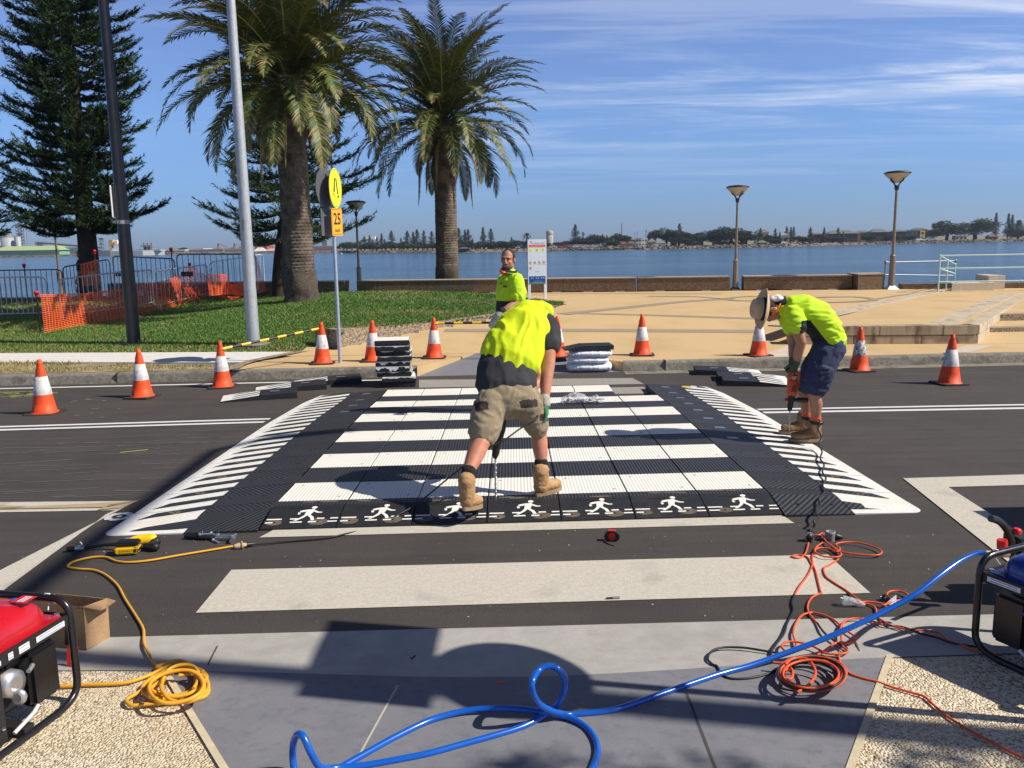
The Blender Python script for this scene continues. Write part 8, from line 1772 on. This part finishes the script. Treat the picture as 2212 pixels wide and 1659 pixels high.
for k in range(11):
    pts = []; cx_, cy_ = 962+rngc.uniform(-10, 10), 1110+rngc.uniform(-10, 14)-k*2; ra, rb = 232+rngc.uniform(-28, 30), 112+rngc.uniform(-20, 18)
    for i in range(25): a = 2*PI*i/24; X_, Y_ = Zo(cx_+ra*math.cos(a), cy_+rb*math.sin(a)); pts.append(HR(X_, Y_, .008+.007*k+.004*math.sin(2*a+k)))
    mb = MB(); mb.tube(smoothpath(pts, 3), .0056, 8); part(mb, 'loop', M['cordo'] if k % 3 else M['cordb'], o)
mb = MB(); mb.tube(smoothpath([HR(*Zo(*q), .07) for q in ((850, 1240), (940, 1180), (985, 1110), (975, 1050), (920, 990), (820, 985), (760, 1030))], 5), .0065, 8); part(mb, 'loop', M['cordo'], o)
mb = MB(); mb.tube(smoothpath([HR(*Zo(*q), .05) for q in ((670, 1015), (760, 1030), (815, 1080), (800, 1140), (740, 1120), (720, 1060), (780, 1000), (860, 975))], 5), .0065, 8); part(mb, 'loop', M['cordo'], o)
# plugs beside the ramp corner
for x, y, l, m_ in ((935, 80, 'round black plug at the left of the cable joint', 'black'), (1095, 75, 'grey round socket at the right of the cable joint', 'grey')):
    p = HR(*Zo(x, y+25)); o = empty('cable_plug', p, l, 'plug'); mb = MB()
    if m_ == 'black': mb.ell((0, 0, .03), (.030, .030, .030)); mb.build('plug_body', M['black'], o); mb = MB(); mb.lathe([(.032, -.006), (.034, 0), (.032, .006)], (0, -.01, .032), 18, rot=Matrix.Rotation(PI/2, 3, 'X')); mb.build('ring', M['alu'], o)
    else: mb.lathe([(.030, 0), (.032, .05), (.033, .062), (.024, .064), (.022, .05), (.001, .05)], n=20); mb.build('socket_body', M['grey'], o); mb = MB(); mb.loft([(.035, 0, .03), (.075, .0, .02)], [.022, .014]); mb.build('tail', M['black'], o)
# tags and clear plug
p = HR(*Zo(1285, 600)); o = empty('clear_plug', p, 'clear plastic plug lying among the orange cords', 'plug'); mb = MB(); mb.tube([(-.06, .02, .03), (-.02, .01, .03), (.02, 0, .022), (.05, 0, .012)], [.026, .022, .018, .009], 10); mb.build('plug_body', M['film'], o); mb = MB(); mb.tube([(-.06, .02, .03), (-.075, .02, .03)], .004, 5); mb.tube([(-.055, .03, .036), (-.07, .03, .04)], .004, 5); mb.build('pins', M['chrome'], o)
p = HR(*Zo(1560, 590)); o = empty('test_tag', p, 'white paper test tag on an orange cord', 'tag'); mb = MB(); mb.add([(-.04, 0, .008), (.02, -.01, .008), (.03, .02, .055), (-.0, .02, .03)], [(0, 1, 2, 3)]); mb.build('flag', M['label'], o)
# drill lead of the right worker
P_ = [a_(1768, 905, 8.05), a_(1770, 930, 8.0), a_(1772, 960, 7.95)]+[HR(x, y, .06) for x, y in ((1774, 985), (1778, 1010), (1781, 1035), (1778, 1060), (1770, 1085), (1766, 1110), (1762, 1125))]+[HR(x, y, .01) for x, y in ((1752, 1143), (1757, 1158), (1748, 1170))]
P_ = smoothpath(P_, 6); P_ = [p+V3((.012*math.sin(i*.9), 0, 0)) for i, p in enumerate(P_)]
mb = MB(); mb.tube(P_, .0075, 8); tag(mb.build('drill_cable', M['cordb']), 'kinked black drill cable running down the right ramp from the boots', 'cable')
# --- blue air hose
Zh = lambda x, y: ((850+x/1.9235)*.67769, (2050+y/1.9235)*.67769)
def hp(x, y, h): return HR(*Zh(x, y), h)
P_ = [HR(2128, 1194, .40), HR(2105, 1197, .395), HR(2070, 1214, .37), HR(2030, 1243, .33), HR(1980, 1282, .27), HR(1920, 1316, .21), HR(1850, 1350, .155)]+[HR(1780, 1380, .10), HR(1700, 1410, .05), HR(1620, 1438, .02), HR(1535, 1462, .015)]+[hp(*q) for q in ((2212, 385, .012), (2080, 418, .012), (1950, 432, .012), (1850, 438, .015), (1760, 420, .05), (1680, 380, .10), (1635, 310, .17), (1628, 240, .22), (1670, 165, .24), (1740, 140, .25), (1800, 170, .23), (1832, 240, .17), (1815, 320, .10), (1760, 400, .04), (1690, 450, .02), (1560, 515, .012), (1400, 565, .012), (1200, 620, .012), (1000, 675, .012), (800, 715, .012), (600, 750, .012), (430, 765, .02), (330, 762, .05), (270, 670, .12), (225, 575, .17), (190, 560, .17), (165, 610, .13), (160, 700, .06), (172, 800, .01))]
mb = MB(); mb.tube(smoothpath(P_, 7), .0135, 12); tag(mb.build('air_hose', M['hose']), 'bright blue air hose sweeping from the compressor with a standing loop', 'hose')
P_ = [hp(*q) for q in ((450, 765, .012), (600, 680, .012), (800, 570, .012), (1000, 475, .014), (1200, 420, .02), (1400, 400, .03), (1550, 405, .03), (1700, 425, .03), (1850, 455, .02), (1950, 510, .012), (2010, 580, .012), (2030, 660, .012), (2010, 740, .012), (1975, 810, .012))]
mb = MB(); mb.tube(smoothpath(P_, 7), .0135, 12); tag(mb.build('air_hose', M['hose']), 'second blue hose bend curving across the bottom of the ramp', 'hose')

# --- generators
def generator(a, b_, sgn, tank_m, lab, redtank=True):
    o = empty('generator', a, lab, 'generator'); d = (b_-a); d.z = 0; d.normalize(); w = V3((d.y, -d.x, 0))*1.0
    if w.x*sgn < 0: w = -w
    z0 = a.z; LL, WW, HH = .68, .46, .475
    P_ = lambda s, t_, z_: V3((a.x, a.y, z0))+d*s+w*t_+V3((0, 0, z_)); r_ = .0165
    mb = MB()                                                       # tubular cradle: both end hoops joined by the bottom rails
    def arc(c0, c1, c2, n=6): return [(c0*(1-t)**2+c1*2*t*(1-t)+c2*t*t) for t in [i/n for i in range(n+1)]]
    def hoop(s0, sg):
        k = .09; pts = arc(P_(s0+sg*k*1.6, 0, .02), P_(s0, 0, .02), P_(s0, 0, .11))+arc(P_(s0, 0, HH-k), P_(s0, 0, HH), P_(s0, k, HH))+arc(P_(s0, WW-k, HH), P_(s0, WW, HH), P_(s0, WW, HH-k))+arc(P_(s0, WW, .11), P_(s0, WW, .02), P_(s0+sg*k*1.6, WW, .02)); return pts
    h0 = hoop(0, 1); h1 = hoop(LL, -1)
    mb.tube(h0, r_, 14); mb.tube(h1, r_, 14); mb.tube([P_(.14, 0, .02), P_(LL-.14, 0, .02)], r_, 12); mb.tube([P_(.14, WW, .02), P_(LL-.14, WW, .02)], r_, 12); part(mb, 'frame', M['blacksteel'], o)
    mt = Matrix((d, w, V3((0, 0, 1)))).transposed()
    bx = lambda mbb, s, t_, z_, ds, dt, dz, mi=0, bev=0: mbb.box(P_(s, t_, z_), (ds, dt, dz), rot=mt, mi=mi, bev=bev)
    mb = MB(); bx(mb, LL/2, .006, .385, LL, .012, .050); bx(mb, LL/2, WW-.006, .385, LL, .012, .050); bx(mb, 0, WW/2, .385, .012, WW, .045); bx(mb, LL*.42, WW/2, .04, .05, WW, .035); bx(mb, LL*.85, WW/2, .04, .05, WW, .035); rl_o = part(mb, 'rails', M['blackm'], o)
    for (s, ds, dz, dzo) in ((.12, .16, .024, 0), (.265, .055, .030, 0), (.335, .025, .028, 0), (.44, .11, .018, -.004), (.57, .05, .03, 0)):
        mb = MB(); fo = -.0022; cs = [P_(s+q*ds/2, fo, .385+dzo+v_*dz/2) for q, v_ in ((-1, -1), (1, -1), (1, 1), (-1, 1))]; mb.add(cs, [(0, 1, 2, 3)])
        n = 2 if dz > .02 else 1
        for k in range(n): mb.add([P_(s+q*ds*.42, fo-.001, .385+dzo+(-.25+.5*k)*dz+v_*.0016) for q, v_ in ((-1, -1), (1, -1), (1, 1), (-1, 1))], [(0, 1, 2, 3)], 1)
        part(mb, 'rail_label', [M['label'], M['grey']], rl_o)
    # tank
    mb = MB(); zt_ = .41; L0, L1, T0, T1 = .05, LL-.06, .035, WW-.035
    secs = [(0, zt_, 0), (.0, zt_+.03, 0), (.02, zt_+.075, .0), (.06, zt_+.105, 0), (.10, zt_+.115, 0)]; vs = []; n = 40
    for (ins, z_, _) in secs:
        for k in range(n):
            an = 2*PI*k/n; cx_, sy_ = math.cos(an), math.sin(an); ex = lambda v_: math.copysign(abs(v_)**.35, v_); s = (L0+L1)/2+ex(cx_)*((L1-L0)/2-ins); t_ = (T0+T1)/2+ex(sy_)*((T1-T0)/2-ins)
            vs.append(P_(s, t_, z_+(.012*math.cos(6*PI*(s-L0)/(L1-L0)) if ins > .05 else 0)))
    mb.add(vs, [(i*n+k, i*n+(k+1) % n, (i+1)*n+(k+1) % n, (i+1)*n+k) for i in range(len(secs)-1) for k in range(n)], 0, True); mb.add(vs[-n:], [tuple(range(n))], 0, True); bx(mb, (L0+L1)/2, (T0+T1)/2, zt_, L1-L0+.03, T1-T0+.04, .010)
    tk_ = part(mb, 'fuel_tank', tank_m, o)
    mb = MB(); q = P_(.36, .24, .52); mb.lathe([(.052, -.01), (.052, .035), (.046, .042), (.001, .044)], q, 24); part(mb, 'tank_cap', M['grey'], tk_)
    for (s, t_) in ((.03, .02), (LL-.03, .02)): mb = MB(); mb.lathe([(.012, 0), (.012, .008), (.001, .009)], P_(s, t_+.02, .412), 6, smooth=False); part(mb, 'tank_bolt', M['chrome'], o)
    for s in (.13, .32):
        mb = MB(); z_s = .516; cs = [P_(s+q*.035, .10+v_*.035, z_s+.008) for q, v_ in ((-1, -1), (1, -1), (1, 1), (-1, 1))]; mb.add(cs, [(0, 1, 2, 3)]); 
        for k in range(3): mb.add([P_(s+q*.028, .085+.012*k+v_*.003, z_s+.0095) for q, v_ in ((-1, -1), (1, -1), (1, 1), (-1, 1))], [(0, 1, 2, 3)], 1)
        mb.ell(P_(s, .145, z_s+.006), (.016, .012, .002), mi=2); part(mb, 'warning_label', [M['redp'], M['label'], M['hose']], o) if redtank else None
    # engine block
    mb = MB(); bx(mb, .135, .065, .205, .165, .075, .24, 0, .018); part(mb, 'air_cleaner' if redtank else 'muffler_box', M['blacksteel'], o)
    mb = MB(); bx(mb, .24, .23, .20, .26, .24, .26, 0, .03); bx(mb, .20, .10, .31, .20, .06, .05, 0, .01); part(mb, 'engine_block', M['blackm'] if redtank else tank_m, o)
    mb = MB(); q = P_(.285, .07, .235); mb.tube([q-w*.035, q-w*.03, q+w*.07], [.030, .055, .060], 20); mb.lathe([(.034, 0), (.036, .014), (.02, .02)], P_(.285, .03, .185), 10, rot=Matrix.Rotation(PI/2, 3, 'X')); mb.tube([P_(.235, .02, .265), P_(.20, .03, .275)], .010, 8); part(mb, 'carburettor' if redtank else 'recoil_cover', M['alu'] if redtank else M['blue'], o)
    mb = MB(); mb.tube([P_(.205, .02, .10), P_(.24, .015, .085), P_(.34, .02, .055)], .009, 6); part(mb, 'choke_lever', M['steel'], o)
    mb = MB(); bx(mb, .51, .03, .19, .28, .012, .30)
    for k in range(9):
        for j in range(3): bx(mb, .42+j*.085, .0225, .08+k*.028, .06, .004, .008, 1)
    for (s, z_) in ((.39, .32), (.39, .10), (.50, .20), (.60, .32)): mb.lathe([(.009, 0), (.009, .005)], P_(s, .02, z_), 8, mi=2)
    part(mb, 'side_panel', [M['blackm'], M['ink'], M['chrome']], o)
    mb = MB(); bx(mb, .50, .25, .19, .26, .30, .26, 0, .02); part(mb, 'alternator', M['blackm'], o)
    mb = MB(); q = P_(0, .10, HH+.001); mb.tube([q+V3((.016*math.cos(k), 0, .019*math.sin(k)))+w*.003*k for k in range(8)], .0035, 5); mb.tube([q+V3((0, 0, -.02)), q+V3((.01, -.03, -.045))], .003, 4); part(mb, 'cable_tie', M['label'], o)
    return o
za = .045
a0_ = G(172, 1516, za+.0); b0_ = G(-30, 1668, za+.0); gL = generator(V3((a0_.x, a0_.y, za)), b0_, -1, M['red'], 'red tanked portable generator in a black tube frame at the lower left corner')
a1_ = G(2103, 1410, za); b1_ = G(2215, 1462, za); gR = generator(V3((a1_.x, a1_.y, za)), b1_, 1, M['blue'], 'blue tanked portable generator at the right edge in front of the compressor', False)
# compressor behind it
cb0 = V3((2.78, 4.35, .05)); o = empty('air_compressor', cb0, 'dark air compressor with a curved carrying handle and red knob at the right edge', 'compressor')
hy = 4.30; q = [D(2140, 1120, hy-.02), D(2158, 1126, hy), D(2176, 1146, hy), D(2187, 1176, hy), D(2189, 1215, hy), D(2190, 1290, hy)]
mb = MB(); mb.tube(smoothpath(q, 5), .019, 12); part(mb, 'handle', M['blacksteel'], o)
c_ = D(2222, 1180, hy+.05); mb = MB(); mb.box(c_, (.20, .16, .13), bev=.012); part(mb, 'switch_box', M['blackm'], o); mb = MB(); mb.lathe([(.022, 0), (.026, .02), (.016, .03)], D(2196, 1153, hy), 14); part(mb, 'red_knob', M['redp'], o)
mb = MB(); mb.tube([D(2162, 1196, hy-.05), D(2178, 1196, hy-.05)], .020, 10); mb.tube([D(2128, 1194, 4.05), D(2165, 1195, hy-.05)], .011, 8); part(mb, 'outlet_fitting', M['hat'], o); mb = MB(); mb.tube([D(2165, 1186, hy-.05), D(2165, 1166, hy-.05)], .026, 12); part(mb, 'regulator', M['redp'], o)
mb = MB(); tcx = c_.x+.32; mb.lathe([(.001, -.34), (.10, -.31), (.14, -.25), (.14, .25), (.10, .31), (.001, .34)], (tcx, hy+.1, .24), 24, rot=Matrix.Rotation(PI/2, 3, 'Y')); part(mb, 'air_tank', M['blackm'], o); mb = MB(); mb.box((tcx+.02, hy+.1, .46), (.30, .20, .18), bev=.03); part(mb, 'pump', M['blackm'], o)
for s_ in (-.2, .2): mb = MB(); mb.lathe([(.09, -.02), (.09, .02)], (tcx+.25, hy+.1+s_, .12), 20, rot=Matrix.Rotation(PI/2, 3, 'X')); part(mb, 'wheel', M['black'], o)
for s_ in (-.22, ): mb = MB(); mb.box((tcx+s_, hy+.1, .08), (.03, .2, .08)); part(mb, 'foot', M['black'], o)
# cardboard box
pb_ = HR(150, 1398); o = empty('cardboard_box', pb_, 'torn cardboard box standing behind the red generator', 'box', rz=R(-10)); o.scale = (.80, .62, .82); bw, bh = .30, .27; L = -.21
def wavy(q, n, amp, seed_): return [q[0].lerp(q[1], i/n)+V3((0, 0, amp*mnoise.noise((i*1.3, seed_, 0)))) for i in range(n+1)]
mb = MB(); top = wavy((V3((L, 0, bh)), V3((.13, -.02, bh))), 9, .03, 3); low = [V3((L, 0, 0)).lerp(V3((.13, -.02, .0)), i/9) for i in range(10)]; vs = low+top; mb.add(vs, [(i, i+1, 11+i, 10+i) for i in range(9)]); md_ = part
ob = mb.build('front_panel', M['card'], o); m_ = ob.modifiers.new('s', 'SOLIDIFY'); m_.thickness = .005
mb = MB(); mb.add([(.13, -.02, .0), (.17, .20, 0), (.18, .20, bh*.95), (.14, -.02, bh)], [(0, 1, 2, 3)]); ob = mb.build('side_panel', M['card'], o); ob.modifiers.new('s', 'SOLIDIFY').thickness = .005
mb = MB(); mb.add([(L, 0, 0), (L+.02, .2, 0), (L+.02, .2, bh), (L, 0, bh)], [(0, 1, 2, 3)]); mb.add([(L+.02, .2, 0), (.17, .2, 0), (.18, .2, bh*.95), (L+.02, .2, bh)], [(0, 1, 2, 3)]); ob = mb.build('rear_panels', M['card'], o); ob.modifiers.new('s', 'SOLIDIFY').thickness = .005
mb = MB(); mb.add([(L, 0, bh), (.13, -.02, bh), (.16, -.09, bh+.03), (.05, -.10, bh+.02), (-.08, -.07, bh+.05), (L+.02, -.05, bh+.02)], [(0, 1, 2, 3, 4, 5)]); mb.add([(.13, -.02, bh), (.18, .2, bh*.95), (.25, .18, bh*.93), (.22, .08, bh*.85), (.24, -.0, bh*.92)], [(0, 1, 2, 3, 4)]); ob = mb.build('flaps', M['card'], o); ob.modifiers.new('s', 'SOLIDIFY').thickness = .005
mb = MB(); mb.add([(-.02, -.016, .02), (.05, -.020, .02), (.055, -.022, bh-.06), (.0, -.018, bh-.04)], [(0, 1, 2, 3)]); mb.build('packing_tape', M['tape'], o)
p = HR(158, 1440, .0); o = empty('warning_tag', p, 'red folded warning tag on the ground behind the generator frame', 'tag'); mb = MB(); mb.add([(-.03, 0, .0), (.03, -.02, .0), (.03, .02, .09), (-.03, .02, .09)], [(0, 1, 2, 3)]); mb.build('card', M['redp'], o)

# ================================================================ THINGS JUST OUTSIDE THE FRAME THAT SHADE IT
o = empty('near_crossing_sign', (2.58, 3.05, .05), 'crossing sign post on the near footpath, outside the right edge', 'road sign')
mb = MB(); mb.tube([(0, 0, 0), (0, 0, 3.4)], .028, 12); mb.build('post', M['galv'], o); mb = MB(); mb.lathe([(.36, -.003), (.36, .003)], (-.04, 0, 2.50), 48, rot=Matrix.Rotation(PI/2, 3, 'Y')); mb.build('round_sign', M['signy'], o); mb = MB(); mb.box((-.04, .06, 3.12), (.006, .80, .58)); mb.build('square_sign', M['signback'], o)
o = empty('street_light', (6.75, 2.0, .05), 'tall street light on the near side outside the right edge', 'street light')
mb = MB(); mb.tube([(0, 0, 0), (0, 0, 8.9), (0, .1, 9.15), (0, .5, 9.3), (0, 4.4, 9.4), (.35, 4.9, 9.35)], [.12, .085, .08, .075, .06, .06], 12); mb.build('pole', M['polegrey'], o); mb = MB(); mb.loft([(.35, 4.9, 9.3), (1.0, 5.0, 9.2)], [(.16, .07), (.12, .05)], side=(0, 1, 0)); mb.build('luminaire', M['grey'], o)
o = empty('near_tree', (7.9, .6, .05), 'street tree on the near side outside the right edge', 'tree'); mb = MB(); mb.tube([(0, 0, 0), (-.1, 0, 2.2), (-.3, .1, 4.2)], [.14, .1, .05], 8); mb.build('trunk', M['bark'], o)
rng = np.random.default_rng(9); cs = [(-.9+rng.uniform(-1.3, .9), .45+rng.uniform(-.9, .65), 4.6+rng.uniform(-.7, .9), rng.uniform(.22, .42)) for _ in range(14)]; V, Fq = leafcloud(cs, 3200, .06, rng, .8); npmesh('crown', V, Fq, [M['ffol']], o)
o = empty('stand_in_trailer', (4.45, 5.35, 0), 'stand-in trailer outside the right edge, added to cast a shadow on the road', 'stand-in trailer'); mb = MB(); mb.box((.75, .05, .78), (1.5, .85, .85), bev=.12); mb.build('box', M['white'], o); mb = MB(); mb.box((.75, .05, .33), (1.6, .8, .06)); mb.tube([(-.0, .05, .33), (-.2, .05, .35)], .03, 6); mb.build('chassis', M['blackm'], o)  # unseen body added only to cast the road shadow on the right
for s_ in (-.45, .55): mb = MB(); mb.lathe([(.27, -.08), (.27, .08)], (.8, s_, .27), 20, rot=Matrix.Rotation(PI/2, 3, 'X')); mb.build('wheel', M['black'], o)
# ================================================================ HAZE
hv = bpy.data.materials.new('haze'); hv.use_nodes = True; t = hv.node_tree; t.nodes.clear(); ou = t.nodes.new('ShaderNodeOutputMaterial'); pv = t.nodes.new('ShaderNodeVolumePrincipled')
pv.inputs['Color'].default_value = (.66, .80, 1.0, 1); pv.inputs['Density'].default_value = .00018; pv.inputs['Anisotropy'].default_value = .2
t.links.new(pv.outputs[0], ou.inputs['Volume'])
mb = MB(); mb.box((0, 1250, 21), (5200, 2700, 48.4)); tag(mb.build('haze', hv), 'thin sea haze over the harbour', kind='stuff')
# ================================================================ LABELS OF THE FAR REPEATS
ORD = 'first second third fourth fifth sixth seventh eighth ninth tenth eleventh twelfth thirteenth fourteenth fifteenth sixteenth seventeenth eighteenth nineteenth twentieth'.split()
def ordn(i):
    if i < 20: return ORD[i]
    return ('twenty-', 'thirty-', 'forty-', 'fifty-')[min(3, (i+1)//10-2)]+(ORD[(i+1) % 10-1] if (i+1) % 10 else 'tenth') if (i+1) % 10 else {30: 'thirtieth', 40: 'fortieth', 50: 'fiftieth'}[i+1]
tops = [o_ for o_ in COL.objects if o_.parent is None and o_.get('group')]
for grp, txt in (('pines along the middle of the far shore', '%s pine from the left in the far row behind the palms'), ('low trees beneath the far pines', '%s low tree from the left in the olive belt across the water'),
        ('small pines before the far houses', '%s small dark pine from the left, between the two lamps across the water'), ('small trees on the industrial shore', '%s small hazy bush tree from the left on the industrial shore')):
    L_ = sorted([o_ for o_ in tops if o_['group'] == grp], key=lambda o_: o_.location.x/o_.location.y)
    for i, o_ in enumerate(L_): o_['label'] = txt % ordn(i)
L_ = sorted([o_ for o_ in tops if o_['group'] == 'cars parked along the far shore'], key=lambda o_: o_.location.x/o_.location.y); cnt = {}
for o_ in L_:
    c_ = o_['label'].split(' car')[0]; k_ = cnt.get(c_, 0); cnt[c_] = k_+1; o_['label'] = '%s %s car from the left, parked along the far shore' % (ordn(k_), c_)
